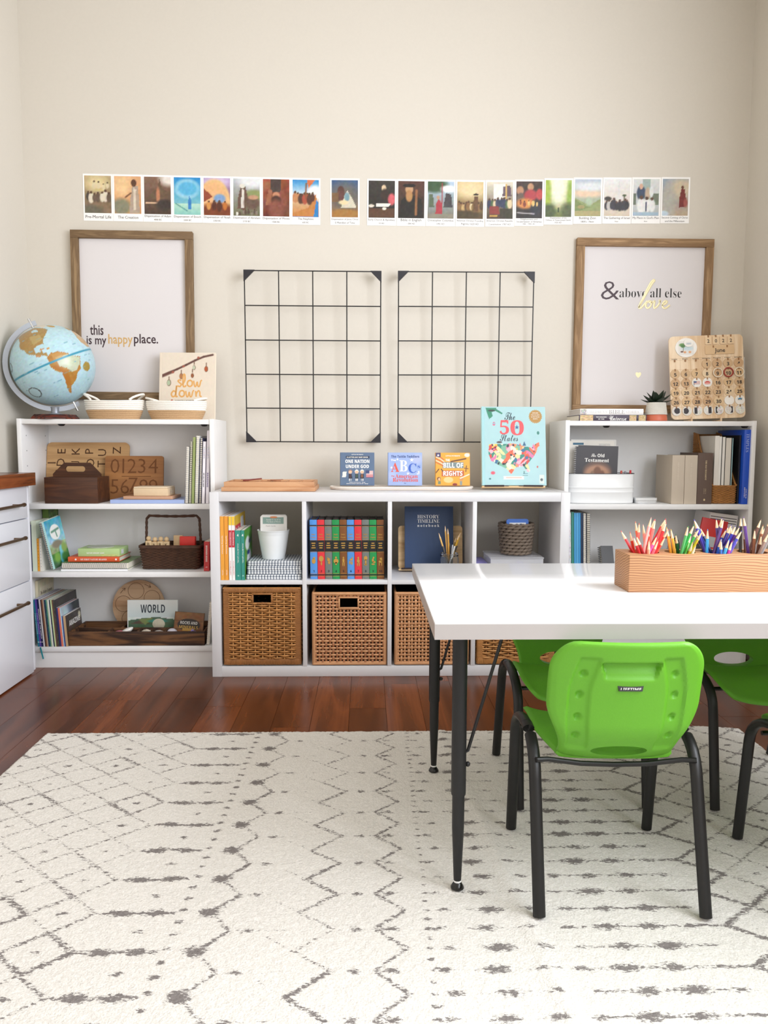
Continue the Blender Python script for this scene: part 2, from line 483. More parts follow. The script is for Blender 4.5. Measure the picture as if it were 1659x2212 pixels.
t = T('cube_shelf', 'low white cube shelving unit with four open cubbies above four basket cubbies', 'shelving unit', (0, 0, 0))
KW, KD, KH = 1.468, 0.39, 0.765
for a in (0, KW - 0.038): P('side_panel', MB().box(a, a + 0.038, 0, KD, 0, KH, 0.0012), WHITE, t)
P('top_panel', MB().box(0.038, KW - 0.038, 0.001, KD, 0.727, KH - 0.0005, 0.0012), WHITE, t)
P('bottom_panel', MB().box(0.038, KW - 0.038, 0.001, KD, 0, 0.0425, 0.0012), WHITE, t)
KX = [0.038, 0.373, 0.390, 0.722, 0.739, 1.069, 1.086, 1.430]
for i in (1, 3, 5): P('divider', MB().box(KX[i], KX[i + 1], 0.001, KD, 0.0425, 0.727, 0.0008), WHITE, t)
for i in (0, 2, 4, 6): P('shelf', MB().box(KX[i], KX[i + 1], 0.002, KD, 0.386, 0.403, 0.0008), WHITE, t)

# ================================================================== DRAWER CABINET AND WORKTOP
CABW = mat('#eceef5', 0.35, var=0.005, name='cabinet_white')
t = T('drawer_cabinet', 'white drawer cabinet with bronze bar handles under the wooden worktop', 'cabinet', (0, 0, 0))
xf = -0.757
P('carcass', MB().box(XL + 0.016, xf - 0.020, -0.53, 0.083, 0.0, 0.787, 0.001).box(XL + 0.016, xf - 0.0005, 0.066, 0.083, 0.012, 0.787, 0.0008), CABW, t)
BRZ = mat('#7d6650', 0.32, 0.9, var=0.1, name='bronze')
for z0, z1, hz in ((0.655, 0.785, 0.7155), (0.396, 0.651, 0.582), (0.006, 0.392, 0.318)):
    d = P('drawer_front', MB().box(xf - 0.0185, xf, -0.527, 0.0645, z0, z1, 0.0015), CABW, t)
    h = MB().tube([(xf + 0.03, -0.030, hz), (xf + 0.03, -0.42, hz)], 0.0062, 12)
    for yy in (-0.030, -0.42): h.lathe([(0.0, -0.004), (0.0078, -0.003), (0.0082, 0.0), (0.0078, 0.008)], 14, M=Matrix.Translation((xf + 0.03, yy, hz)) @ Matrix.Rotation(R(90 if yy > -.1 else -90), 4, 'X'))
    for yy in (-0.062, -0.388): h.tube([(xf, yy, hz), (xf + 0.03, yy, hz)], 0.0050, 10)
    P('bar_handle', h, BRZ, d, label='bronze bar handle with round ends')
WTOP = wood('#4a1e0c', '#93512c', 'Y', 1.3, 0.25, name='worktop_wood', rings=4)
P_ = P('worktop', MB().box(XL, -0.735, -0.56, 0.101, 0.787, 0.8395, 0.002), WTOP)
tag(P_, 'thick reddish brown wooden worktop over the white drawers', 'worktop')

# ================================================================== RUG
RX0, RX1, RY0, RY1 = -0.415, 1.885, -3.2, -0.621
xs = np.arange(RX0, RX1 + 0.001, 0.005)
ys = np.concatenate([np.arange(RY0, -2.0, 0.02), np.arange(-2.0, RY1 + 0.0005, 0.005)])
GX, GY = np.meshgrid(xs, ys)
PX = GX - 0.021 * (GY + 0.7) * np.clip((1.2 - GX) / 0.9, -0.6, 1)      # the woven columns fan slightly
val = np.full(GX.shape, -1.0)
def seg(x0, y0, x1, y1, wd, k=1.0):
    global val
    lo, hi = min(y0, y1) - 0.04, max(y0, y1) + 0.04
    r0, r1 = np.searchsorted(ys, lo), np.searchsorted(ys, hi)
    if r1 <= r0: return
    c0, c1 = np.searchsorted(xs, min(x0, x1) - 0.09), np.searchsorted(xs, max(x0, x1) + 0.09)
    if c1 <= c0: return
    X, Y_ = PX[r0:r1, c0:c1], GY[r0:r1, c0:c1]
    dx, dy = x1 - x0, y1 - y0
    tt = np.clip(((X - x0) * dx + (Y_ - y0) * dy) / (dx * dx + dy * dy + 1e-9), 0, 1)
    d = np.hypot(X - x0 - tt * dx, Y_ - y0 - tt * dy)
    val[r0:r1, c0:c1] = np.maximum(val[r0:r1, c0:c1], k - d / wd)
def blob(x, y, rx, ry, k=1.0):
    global val
    r0, r1 = np.searchsorted(ys, y - 0.05), np.searchsorted(ys, y + 0.05)
    c0, c1 = np.searchsorted(xs, x - 0.12), np.searchsorted(xs, x + 0.12)
    if r1 <= r0 or c1 <= c0: return
    d = np.hypot((PX[r0:r1, c0:c1] - x) / rx, (GY[r0:r1, c0:c1] - y) / ry)
    val[r0:r1, c0:c1] = np.maximum(val[r0:r1, c0:c1], (k + 0.15) - d)
PER = 0.1183
rr = random.Random(3)
for k in range(-1, 22):
    y = -0.762 - PER * k; h = PER / 2
    # lattice of diamonds at the outer edges
    for cx in [0.036 - 0.14 * j for j in range(5)] + [1.50 + 0.14 * j for j in range(4)]:
        fade = rr.uniform(0.55, 1.0)
        for sx, sy in ((1, 1), (1, -1), (-1, 1), (-1, -1)):
            seg(cx, y + sy * h, cx + sx * 0.07, y, 0.016, fade * rr.uniform(0.7, 1.0))
        blob(cx, y, 0.020, 0.012, rr.uniform(0.55, 0.95))
    # zigzag, barbells, dots
    blob(0.157, y, 0.034, 0.015, 1.1); blob(0.226, y, 0.032, 0.014, 1.05); seg(0.12, y, 0.262, y, 0.009, 0.95)
    blob(0.208, y + h, 0.019, 0.010, 0.85)
    seg(0.336, y, 0.386, y + h, 0.014, rr.uniform(.55, .85)); seg(0.386, y + h, 0.336, y + 2 * h, 0.014, rr.uniform(.55, .85))
    blob(0.334, y, 0.026, 0.019, 1.15)
    for j in range(3): blob(0.280, y + 0.01 + j * PER / 3, 0.014, 0.009, rr.uniform(0.85, 1.1))
    # hexagons
    blob(0.420, y + h, 0.020, 0.012, 0.85); seg(0.40, y + h, 0.5, y + h, 0.008, 0.5)
    seg(0.516, y - 0.005, 0.586, y + h, 0.014, rr.uniform(.55, .85)); seg(0.586, y + h, 0.516, y + 2 * h - 0.005, 0.014, rr.uniform(.55, .8))
    seg(0.516, y - 0.005, 0.46, y + h - 0.02, 0.009, 0.55)
    blob(0.628, y + h, 0.020, 0.015, 0.8); seg(0.586, y + h, 0.665, y + h, 0.008, 0.45)
    seg(0.665, y + h, 0.725, y, 0.013, 0.75); seg(0.725, y + 2 * h, 0.665, y + h, 0.013, 0.75)
    for j in range(4): blob(0.768, y + j * PER / 4, 0.013, 0.007, rr.uniform(0.75, 1.0))
    # the ladder of beaded bars
    for s_, yy in ((0, y + h), (1, y)):
        for j, bx in enumerate((0.70, 0.792, 0.886, 0.968, 1.04, 1.12, 1.203, 1.283)):
            bx += (0.012 if s_ else -0.004)
            big = (1.12, 0.036, 0.016) if j in (2, 5, 6) else (0.85, 0.030, 0.013)
            if j == 0 and s_: continue
            if j == 7 and s_ == 0 and rr.random() < .3: continue
            blob(bx, yy, big[1], big[2], big[0] * rr.uniform(0.75, 1.0))
        seg(0.84, yy, 1.0, yy, 0.008, rr.uniform(.4, .7)); seg(1.04, yy, 1.30, yy, 0.008, 0.8)
        if s_ == 0: seg(1.28, yy, 1.348, yy, 0.008, 0.95)
    seg(1.348, y + h, 1.430, y, 0.014, 0.9); seg(1.430, y, 1.348, y - h, 0.014, 0.85)
    seg(1.400, y + h, 1.430, y, 0.009, 0.5)
pil = np.random.RandomState(5).rand(*GX.shape) * 0.0022
GZ = 0.009 + pil
# ripples of a rug that has been rolled, and a lifted far corner
GZ += 0.004 * np.exp(-((GX - 0.915 + 0.08 * (GY + 1.07)) / 0.02) ** 2) + 0.003 * np.exp(-((GX + 0.4 * GY + 0.36) / 0.03) ** 2) * (np.abs(GY + 1.15) < 0.35)
cd = np.clip((GX - 1.45) / 0.4, 0, 1) * np.clip((GY + 0.80) / 0.18, 0, 1)
GZ += 0.018 * cd * (0.6 + 0.4 * np.cos((GX - 1.70) * 16))
nx, ny = len(xs), len(ys)
V = np.stack([GX, GY, GZ], -1).reshape(-1, 3)
edge = np.concatenate([np.arange(nx), np.arange(1, ny) * nx + nx - 1, ((ny - 1) * nx + np.arange(nx - 2, -1, -1)), np.arange(ny - 2, 0, -1) * nx])
low = V[edge].copy(); low[:, 2] = np.maximum(0.0005, low[:, 2] - 0.011)
idx = np.arange((ny - 1) * (nx - 1)); a_ = idx // (nx - 1) * nx + idx % (nx - 1)
F = np.stack([a_, a_ + 1, a_ + nx + 1, a_ + nx], 1)
ne = len(edge); e2 = np.roll(edge, -1); b0 = len(V) + np.arange(ne); b1 = np.roll(b0, -1)
F = np.concatenate([F, np.stack([edge, b0, b1, e2], 1)])
V = np.concatenate([V, low])
me = bpy.data.meshes.new('rug')
me.vertices.add(len(V)); me.vertices.foreach_set('co', V.astype('f').ravel())
me.loops.add(F.size); me.loops.foreach_set('vertex_index', F.astype('i').ravel())
me.polygons.add(len(F)); me.polygons.foreach_set('loop_start', np.arange(0, F.size, 4, dtype='i')); me.update(calc_edges=True); me.validate()
at = me.attributes.new('mark', 'FLOAT', 'POINT')
at.data.foreach_set('value', np.concatenate([val.ravel(), np.full(ne, -1.0)]).astype('f'))
me.shade_smooth()
m, nt, b = _new('rug_pile|')
an = _nd(nt, 'ShaderNodeAttribute', attribute_name='mark')
tc = _nd(nt, 'ShaderNodeTexCoord')
mp = _nd(nt, 'ShaderNodeMapping'); mp.inputs['Scale'].default_value = (0.8, 1.9, 1.0)
nt.links.new(tc.outputs['Object'], mp.inputs[0])
n1 = _nd(nt, 'ShaderNodeTexNoise'); n1.inputs['Scale'].default_value = 125; n1.inputs['Detail'].default_value = 4; n1.inputs['Roughness'].default_value = 0.7
nt.links.new(mp.outputs[0], n1.inputs['Vector'])
mrn = _nd(nt, 'ShaderNodeMapRange'); mrn.inputs[1].default_value = 0.3; mrn.inputs[2].default_value = 0.7; mrn.inputs[3].default_value = -0.02; mrn.inputs[4].default_value = 1.05
nt.links.new(n1.outputs['Fac'], mrn.inputs[0])
sb = _nd(nt, 'ShaderNodeMath', operation='SUBTRACT'); nt.links.new(an.outputs['Fac'], sb.inputs[0]); nt.links.new(mrn.outputs[0], sb.inputs[1])
mr = _nd(nt, 'ShaderNodeMapRange'); mr.inputs[1].default_value = -0.10; mr.inputs[2].default_value = 0.16
nt.links.new(sb.outputs[0], mr.inputs[0])
n2 = _nd(nt, 'ShaderNodeTexNoise'); n2.inputs['Scale'].default_value = 240; n2.inputs['Detail'].default_value = 2
nt.links.new(tc.outputs['Object'], n2.inputs['Vector'])
def ramp(c0, c1):
    x_ = _nd(nt, 'ShaderNodeMix', data_type='RGBA'); x_.inputs[6].default_value = (*lin(c0), 1); x_.inputs[7].default_value = (*lin(c1), 1)
    nt.links.new(n2.outputs['Fac'], x_.inputs[0]); return x_.outputs[2]
mx = _nd(nt, 'ShaderNodeMix', data_type='RGBA'); nt.links.new(mr.outputs[0], mx.inputs[0])
nt.links.new(ramp('#c0bcb5', '#ece8e2'), mx.inputs[6]); nt.links.new(ramp('#686260', '#8a8481'), mx.inputs[7])
nt.links.new(mx.outputs[2], b.inputs['Base Color']); b.inputs['Roughness'].default_value = 0.95; b.inputs['Specular IOR Level'].default_value = 0.1
_bump(nt, b, n2.outputs['Fac'], 0.55, 0.004)
me.materials.append(m)
o = bpy.data.objects.new('rug', me); COL.objects.link(o)
tag(o, 'large cream rug with worn grey diamond and bead pattern on the wooden floor', 'rug')
RUGZ = 0.0125

# ================================================================== TABLE
t = T('table', 'white table with glossy top and black tapered metal legs on the rug', 'table', (0.771, -1.598, 0))
TW, TD = 1.22, 0.75
GLOSS = mat('#f7f7f8', 0.10, var=0.0, spec=0.35, name='gloss_white')
P('table_top', MB().box(0.0012, TW - 0.0012, 0.0012, TD - 0.0012, 0.578, 0.610, 0.0008), GLOSS, t)
P('shaded_edge', MB().box(0, TW, 0, 0.0011, 0.5782, 0.6092).box(0, TW, TD - 0.0011, TD, 0.5782, 0.6092).box(0, 0.0011, 0.0011, TD - 0.0011, 0.5782, 0.6092).box(TW - 0.0011, TW, 0.0011, TD - 0.0011, 0.5782, 0.6092), mat('#b1acaa', 0.3, var=0.0, name='edge_shade_grey'), t, 0, label='table edge with its shade put into the grey')  # edge coloured greyer than the top to carry its shade
for lx, ly, sgn in ((0.061, 0.081, 1), (0.061, 0.661, 1), (TW - 0.061, 0.081, -1), (TW - 0.061, 0.661, -1)):
    lg = P('leg', MB().lathe([(0.0075, 0.026), (0.0082, 0.03), (0.0130, 0.15), (0.0132, 0.2), (0.0132, 0.24)], 20, (lx, ly, 0))
           .lathe([(0.0152, 0.222), (0.0158, 0.226), (0.0158, 0.5775)], 20, (lx, ly, 0)), BLACK, t)
    P('collar', MB().lathe([(0.0078, 0.0), (0.0085, 0.001), (0.0085, 0.004), (0.0078, 0.005)], 18, (lx, ly, 0.0265)), mat('#e8e8e8', 0.3, name='white_plastic'), lg, label='thin white ring above the foot')
    P('glide_foot', MB().lathe([(0.011, RUGZ), (0.0145, RUGZ + 0.001), (0.0145, RUGZ + 0.003), (0.009, RUGZ + 0.012), (0.004, 0.028)], 20, (lx, ly, 0)), mat('#0b0b0c', 0.15, name='black_plastic'), lg)
    P('knob', MB().ball((lx + sgn * 0.019, ly, 0.288), 0.0055), BLACK, lg)
    P('brace', MB().tube([(lx + sgn * 0.013, ly, 0.315), (lx + sgn * 0.019, ly, 0.318), (lx + sgn * 0.024, ly, 0.335), (lx + sgn * 0.092, ly, 0.577)], 0.0036, 10), BLACK, t)

# ================================================================== CHILDREN'S CHAIRS
GREEN = mat('#62a924', 0.5, var=0.05, scale=260, bump=0.10, name='green_plastic')
def apply_boolean(me, cut):
    a = bpy.data.objects.new('a', me); c = bpy.data.objects.new('c', cut)
    COL.objects.link(a); COL.objects.link(c)
    md = a.modifiers.new('b', 'BOOLEAN'); md.object = c; md.operation = 'DIFFERENCE'; md.solver = 'EXACT'; md.use_self = True
    dg = bpy.context.evaluated_depsgraph_get()
    out = bpy.data.meshes.new_from_object(a.evaluated_get(dg))
    bpy.data.objects.remove(a); bpy.data.objects.remove(c)
    out.shade_smooth(); out.set_sharp_from_angle(angle=R(40))
    return out
def sstep(a, b, x):
    t_ = min(1, max(0, (x - a) / (b - a))); return t_ * t_ * (3 - 2 * t_)
# chair space: sitter faces +y, origin on the floor under the seat centre
def back_y(z): return -0.142 - 0.30 * max(0, z - 0.36) * (0.55 + 0.9 * max(0, z - 0.36)) + 0.062 * (max(0, 0.405 - z) / 0.095) ** 2
def back_half(z):                                         # half width of the backrest at height z
    w = 0.120 + 0.034 * sstep(0.335, 0.45, z) - 0.004 * sstep(0.5, 0.58, z)
    if z > 0.525: w = w - 0.055 + 0.055 * math.sqrt(max(0, 1 - ((z - 0.525) / 0.0582) ** 2))
    return w
def relief(x, z):
    """depth of the moulding on the rear face"""
    d = 0.0; ax = abs(x)
    # side channels that bow with the outline
    cx = 0.096 - 0.020 * sstep(0.47, 0.58, z) - 0.008 * sstep(0.42, 0.34, z)
    ch = (1 - sstep(0.016, 0.023, abs(ax - cx))) * sstep(0.335, 0.35, z) * (1 - sstep(0.545, 0.553, z))
    d += 0.006 * ch
    for zz in (0.515, 0.469, 0.420, 0.377):
        q = math.hypot(ax - (0.094 - 0.012 * sstep(0.47, 0.58, zz)), (z - zz))
        d += 0.007 * (1 - sstep(0.004, 0.0095, q))
    # grip recess
    g = (1 - sstep(0.054, 0.060, ax + 0.25 * (0.54 - z))) * sstep(0.503, 0.512, z) * (1 - sstep(0.538, 0.542, z))
    d += 0.016 * g * (0.35 + 0.65 * sstep(0.508, 0.535, z))
    d += 0.004 * sstep(back_half(z) - 0.016, back_half(z), ax)      # rounded rim
    return d
NB, NZ = 96, 84
ZB0, ZB1 = 0.310, 0.583
thick = 0.021
def bk(u, v, rear):
    z = ZB0 + (ZB1 - ZB0) * v
    hw = back_half(z); x_ = (2 * u - 1) * hw
    cv = 0.028 * (x_ / 0.155) ** 2                       # wraps round the sitter
    y_ = back_y(z) + cv
    e = max(0, (abs(x_) - hw + 0.008) / 0.008); ez = max(0, (z - 0.574) / 0.009)
    e = min(1, max(e, ez))
    hlf = thick / 2 * math.sqrt(max(0, 1 - 0.98 * e * e))
    return (x_, y_ + (-hlf + min(relief(x_, z) * (1 - e), 1.5 * hlf) if rear else hlf), z)
mb = MB()
mb.grid(lambda u, v: bk(u, v, True), NB, NZ)
mb.grid(lambda u, v: bk(u, v, False), NB, NZ, flip=True)
n0 = (NB + 1) * (NZ + 1)
ring = [i for i in range(NB + 1)] + [(j + 1) * (NB + 1) + NB for j in range(NZ)] + [NZ * (NB + 1) + i for i in range(NB - 1, -1, -1)] + [j * (NB + 1) for j in range(NZ - 1, 0, -1)]
mb.f += [(ring[k], ring[k] + n0, ring[(k + 1) % len(ring)] + n0, ring[(k + 1) % len(ring)]) for k in range(len(ring))]
bme = mb.mesh('backrest', 40)
cut = MB().prism(disc(0.058, 0, 0.337, 40, 0.0165), -0.3, 0.1).mesh('cut', 0)
bme = apply_boolean(bme, cut); bme.name = 'backrest'
def seat_half(y_):
    w = 0.121 + 0.037 * sstep(-0.088, -0.015, y_)
    if y_ > 0.09: w = w - 0.06 + 0.06 * math.sqrt(max(0, 1 - ((y_ - 0.09) / 0.072) ** 2))
    return w
def st(u, v, top):
    y_ = -0.084 + 0.244 * v
    hw = seat_half(y_); x_ = (2 * u - 1) * hw
    z = 0.338 - 0.025 * math.exp(-((y_ + 0.084) / 0.05) ** 2) + 0.016 * (abs(x_) / 0.158) ** 4
    z -= 0.052 * sstep(0.06, 0.17, y_) ** 1.5 * (1 - 0.5 * (x_ / 0.16) ** 2)
    e = min(1, max(0, (abs(x_) - hw + 0.008) / 0.008, (y_ - 0.152) / 0.008))
    hlf = 0.007 * math.sqrt(max(0, 1 - 0.98 * e * e))
    return (x_, y_, z + (hlf if top else -hlf))
mb = MB(); NS, NT = 40, 40
mb.grid(lambda u, v: st(u, v, True), NS, NT); mb.grid(lambda u, v: st(u, v, False), NS, NT, flip=True)
n0 = (NS + 1) * (NT + 1)
ring = [i for i in range(NS + 1)] + [(j + 1) * (NS + 1) + NS for j in range(NT)] + [NT * (NS + 1) + i for i in range(NS - 1, -1, -1)] + [j * (NS + 1) for j in range(NT - 1, 0, -1)]
mb.f += [(ring[k + 0], ring[k] + n0, ring[(k + 1) % len(ring)] + n0, ring[(k + 1) % len(ring)]) for k in range(len(ring))]
sme = mb.mesh('seat', 40)
def arc(p0, p1, p2, n=7):
    return [((1 - k) ** 2 * p0[0] + 2 * k * (1 - k) * p1[0] + k * k * p2[0], (1 - k) ** 2 * p0[1] + 2 * k * (1 - k) * p1[1] + k * k * p2[1]) for k in [i / n for i in range(n + 1)]]
STEEL = mat('#0c0b0b', 0.4, var=0.15, scale=200, name='black_steel')
def chair_proto(label):
    t = T('childrens_chair', label, 'chair')
    P('seat', sme, GREEN, t)
    P('backrest', bme, GREEN, t)
    fz = RUGZ + 0.0028
    for sx in (-1, 1):
        xx = sx * 0.1675
        rear = [(-0.176, fz)] + arc((-0.106, 0.27), (-0.090, 0.347), (0.0, 0.349))
        front = [(0.176, fz)] + arc((0.142, 0.27), (0.134, 0.347), (0.0, 0.349))
        for pts in (rear, front):
            P('leg', MB().tube([(xx, a, c) for a, c in pts], 0.0115, 12, sx=0.85, sy=1.12, up=(0, 1, 0.2)), STEEL, t)
    br = [(-0.166, -0.105, 0.312), (-0.14, -0.095, 0.309), (-0.07, -0.090, 0.298), (0, -0.088, 0.295), (0.07, -0.090, 0.298), (0.14, -0.095, 0.309), (0.166, -0.105, 0.312)]
    P('cross_bar', MB().tube(br, 0.0055, 10), STEEL, t)
    P('front_bar', MB().tube([(-0.166, 0.09, 0.31), (0.166, 0.09, 0.31)], 0.0055, 10), STEEL, t)
    z = 0.488
    bd = P('badge', MB().prism([(-0.0225, -0.0052), (0.0225, -0.0052), (0.0255, 0.0052), (-0.0255, 0.0052)], -0.0022, 0.004, M=Matrix.Translation((0.0, back_y(z) - thick / 2, z)) @ Matrix.Rotation(R(-17), 4, 'X')), mat('#0c0c0c', 0.3, name='badge_black'), t, label='small black badge with white lettering')
    return t, z
ch, bz = chair_proto('green child chair with its back turned, pushed against the table front, badge in full view')
text('LIFETIME', ch, (0.0, back_y(bz) - thick / 2 - 0.0028, bz), 0.040, 0.0062, mat('#f4f4f4', 0.4, name='badge_white'), 'bold', basis=((1, 0, 0), (0, -0.29, 0.957)), bold=0.012)
ch.location = (1.1575, -1.452, 0); ch.rotation_euler = (0, 0, R(-1.6))
ch['group'] = 'green chairs around the table'
_chairs = [((1.202, -1.0, 180.0), 'green child chair facing the camera beyond the table, oval hole before a wicker basket'),
           ((1.712, -1.012, 180.0), 'green child chair facing the camera beyond the table, oval hole before the white bookcase'),
           ((1.700, -1.505, -1.0), 'green child chair mostly out of the picture, one front leg and seat corner showing')]

# ================================================================== PENCIL BLOCK
def striped(c0, c1, rough):
    """quarter sawn softwood: close growth rings in wavering lines along x"""
    m, nt, b = _new('striped_pine|')
    tc = _nd(nt, 'ShaderNodeTexCoord'); mp = _nd(nt, 'ShaderNodeMapping'); mp.inputs['Scale'].default_value = (3.2, 9, 9)
    nt.links.new(tc.outputs['Object'], mp.inputs[0])
    n = _nd(nt, 'ShaderNodeTexNoise'); n.inputs['Scale'].default_value = 1.6; n.inputs['Detail'].default_value = 2
    nt.links.new(mp.outputs[0], n.inputs['Vector'])
    sp = _nd(nt, 'ShaderNodeSeparateXYZ'); nt.links.new(tc.outputs['Object'], sp.inputs[0])
    a = _nd(nt, 'ShaderNodeMath', operation='MULTIPLY_ADD'); a.inputs[1].default_value = 175; nt.links.new(sp.outputs[2], a.inputs[0])
    k = _nd(nt, 'ShaderNodeMath', operation='MULTIPLY_ADD'); k.inputs[1].default_value = 60; nt.links.new(sp.outputs[1], k.inputs[0])
    w = _nd(nt, 'ShaderNodeMath', operation='MULTIPLY'); w.inputs[1].default_value = 5.0; nt.links.new(n.outputs['Fac'], w.inputs[0]); nt.links.new(w.outputs[0], k.inputs[2]); nt.links.new(k.outputs[0], a.inputs[2])
    f = _nd(nt, 'ShaderNodeMath', operation='FRACT'); nt.links.new(a.outputs[0], f.inputs[0])
    cr = _nd(nt, 'ShaderNodeValToRGB'); e = cr.color_ramp.elements; e[0].position = 0.0; e[0].color = (*lin(c1), 1); e[1].position = 1.0; e[1].color = (*lin(c1), 1)
    q = e.new(0.55); q.color = (*[x * 0.82 for x in lin(c1)], 1); q = e.new(0.84); q.color = (*lin(c0), 1)
    nt.links.new(f.outputs[0], cr.inputs[0]); nt.links.new(cr.outputs[0], b.inputs['Base Color']); b.inputs['Roughness'].default_value = rough
    _bump(nt, b, f.outputs[0], 0.2, 0.0004)
    return m
t = T('pencil_block', 'long pine block with round holes full of coloured pencils, on the white table', 'pencil holder', (1.263, -1.289, 0.610))
BL, BD, BH = 0.505, 0.106, 0.0905
bm_ = MB().box(0, BL, 0, BD, 0, BH, 0.0018).mesh('block', 40)
HX = [0.053 + 0.0895 * i for i in range(5)]
ct = MB()
for hx in HX: ct.lathe([(0.036, 0.012), (0.036, 0.2)], 40, (hx, BD / 2, 0))
bm_ = apply_boolean(bm_, ct.mesh('cut', 0))
P('block', bm_, striped('#7d4a2a', '#b98a60', 0.5), t)

# ================================================================== COLOURED PENCILS (each one a thing of its own)
LACQ = obj_mat(0.3)
TIPW = mat('#e3c6a0', 0.6, var=0.08, scale=200, name='pencil_wood')
def hexring(r, z): return [(r * math.cos(math.pi / 3 * k), r * math.sin(math.pi / 3 * k), z) for k in range(6)]
_pm = MB(); _pm.add(hexring(0.0037, 0) + hexring(0.0037, 1), [tuple(range(5, -1, -1)), tuple(range(6, 12))] + [(k, (k + 1) % 6, 6 + (k + 1) % 6, 6 + k) for k in range(6)])
_tm = MB().lathe([(0.0037, 0), (0.0012, 0.019)], 10); _lm = MB().lathe([(0.0012, 0.0), (0.0002, 0.005)], 8)
_pme, _tme, _lme = _pm.mesh('body', 0), _tm.mesh('wooden_tip', 35), _lm.mesh('lead', 35)
_pme.materials.append(LACQ); _tme.materials.append(TIPW); _lme.materials.append(LACQ)
proto = None
def pencil(base, tip, col, label, group):
    global proto
    if proto is None:
        proto = T('coloured_pencil', label, 'pencil'); parts = [P(n, m_, None, proto) for n, m_ in (('body', _pme), ('wooden_tip', _tme), ('lead', _lme))]
        r = proto
    else: r = copy_tree(proto)
    d = Vector(tip) - Vector(base); L = d.length
    r.location = base; r.rotation_euler = d.to_track_quat('Z', 'Y').to_euler()
    tag(r, label, 'pencil', group)
    for c in r.children:
        n = c.name.split('.')[0]; c.color = (*lin(col), 1)
        if n == 'body': c.scale = (1, 1, L - 0.024)
        elif n == 'wooden_tip': c.location = (0, 0, L - 0.024)
        else: c.location = (0, 0, L - 0.0055)
    return r
BX0, BY0, BZ0 = 1.263, -1.289, 0.610
RED = [(1.256, .753, '#d3262c', 'crimson'), (1.252, .742, '#b8202b', 'dark red'), (1.269, .748, '#e2442f', 'vermilion'), (1.284, .744, '#a51f27', 'brick red'), (1.302, .737, '#ee7a26', 'orange'),
       (1.310, .735, '#eda287', 'peach'), (1.306, .773, '#f0652f', 'deep orange'), (1.312, .767, '#f29a8c', 'salmon'), (1.319, .773, '#e36a5d', 'dusty red'), (1.330, .761, '#ef5a3c', 'orange red'),
       (1.341, .782, '#f0726a', 'coral'), (1.350, .787, '#f4a09a', 'pale pink'), (1.356, .779, '#e5383f', 'bright red'), (1.364, .779, '#ef7f74', 'light coral'), (1.336, .758, '#b9322f', 'maroon'),
       (1.345, .743, '#ee5fb0', 'magenta pink'), (1.356, .732, '#f16f7c', 'rose'), (1.381, .740, '#f2604e', 'warm coral'), (1.395, .758, '#e5483f', 'scarlet'), (1.375, .782, '#d12e39', 'cherry red'), (1.386, .775, '#c4262e', 'ruby')]
GRN = [(1.372, .762, '#f0a83a', 'amber'), (1.381, .757, '#f3b545', 'golden'), (1.389, .752, '#2f7d33', 'forest green'), (1.417, .767, '#4ea35a', 'grass green'), (1.430, .764, '#2d4a2a', 'olive black'),
       (1.440, .769, '#2f9a46', 'mid green'), (1.449, .759, '#3fae4c', 'bright green'), (1.429, .728, '#f2cf3e', 'lemon yellow'), (1.447, .720, '#efd24a', 'canary yellow'), (1.460, .753, '#c9b42c', 'mustard'),
       (1.397, .745, '#1f5f33', 'bottle green'), (1.436, .745, '#58a83a', 'leaf green')]
BLU = [(1.452, .780, '#4a3fae', 'violet blue'), (1.467, .774, '#3d46a8', 'indigo'), (1.477, .783, '#57427c', 'plum'), (1.483, .758, '#3f9fe0', 'sky blue'), (1.482, .738, '#2f58b5', 'cobalt blue'),
       (1.493, .735, '#3c6fc0', 'steel blue'), (1.521, .737, '#4bb0e8', 'light blue'), (1.532, .783, '#5c3b78', 'grape'), (1.540, .784, '#43307f', 'dark violet'), (1.528, .772, '#302c86', 'navy violet'),
       (1.526, .763, '#7a3c74', 'mulberry'), (1.546, .768, '#2b2a8f', 'ultramarine'), (1.556, .754, '#3136a2', 'royal blue'), (1.564, .761, '#5a3f94', 'purple'), (1.573, .757, '#4a48b0', 'periwinkle'),
       (1.571, .746, '#7465b8', 'lavender'), (1.559, .766, '#643a8a', 'deep purple'), (1.539, .732, '#c03a9c', 'fuchsia'), (1.422, .750, '#22356e', 'midnight blue'), (1.457, .760, '#23305c', 'ink blue')]
BRN = [(1.562, .788, '#5d3a86', 'aubergine'), (1.579, .783, '#2c2420', 'black brown'), (1.582, .751, '#7a4630', 'reddish brown'), (1.591, .757, '#8a5438', 'chestnut'), (1.601, .769, '#9d5f3e', 'copper brown'),
       (1.615, .789, '#7c5a4b', 'cocoa'), (1.622, .779, '#6d4a41', 'dark cocoa'), (1.596, .745, '#5b3527', 'umber'), (1.609, .752, '#8d7468', 'taupe'), (1.630, .757, '#b9b4b0', 'pale grey'), (1.637, .768, '#a09a98', 'mid grey')]
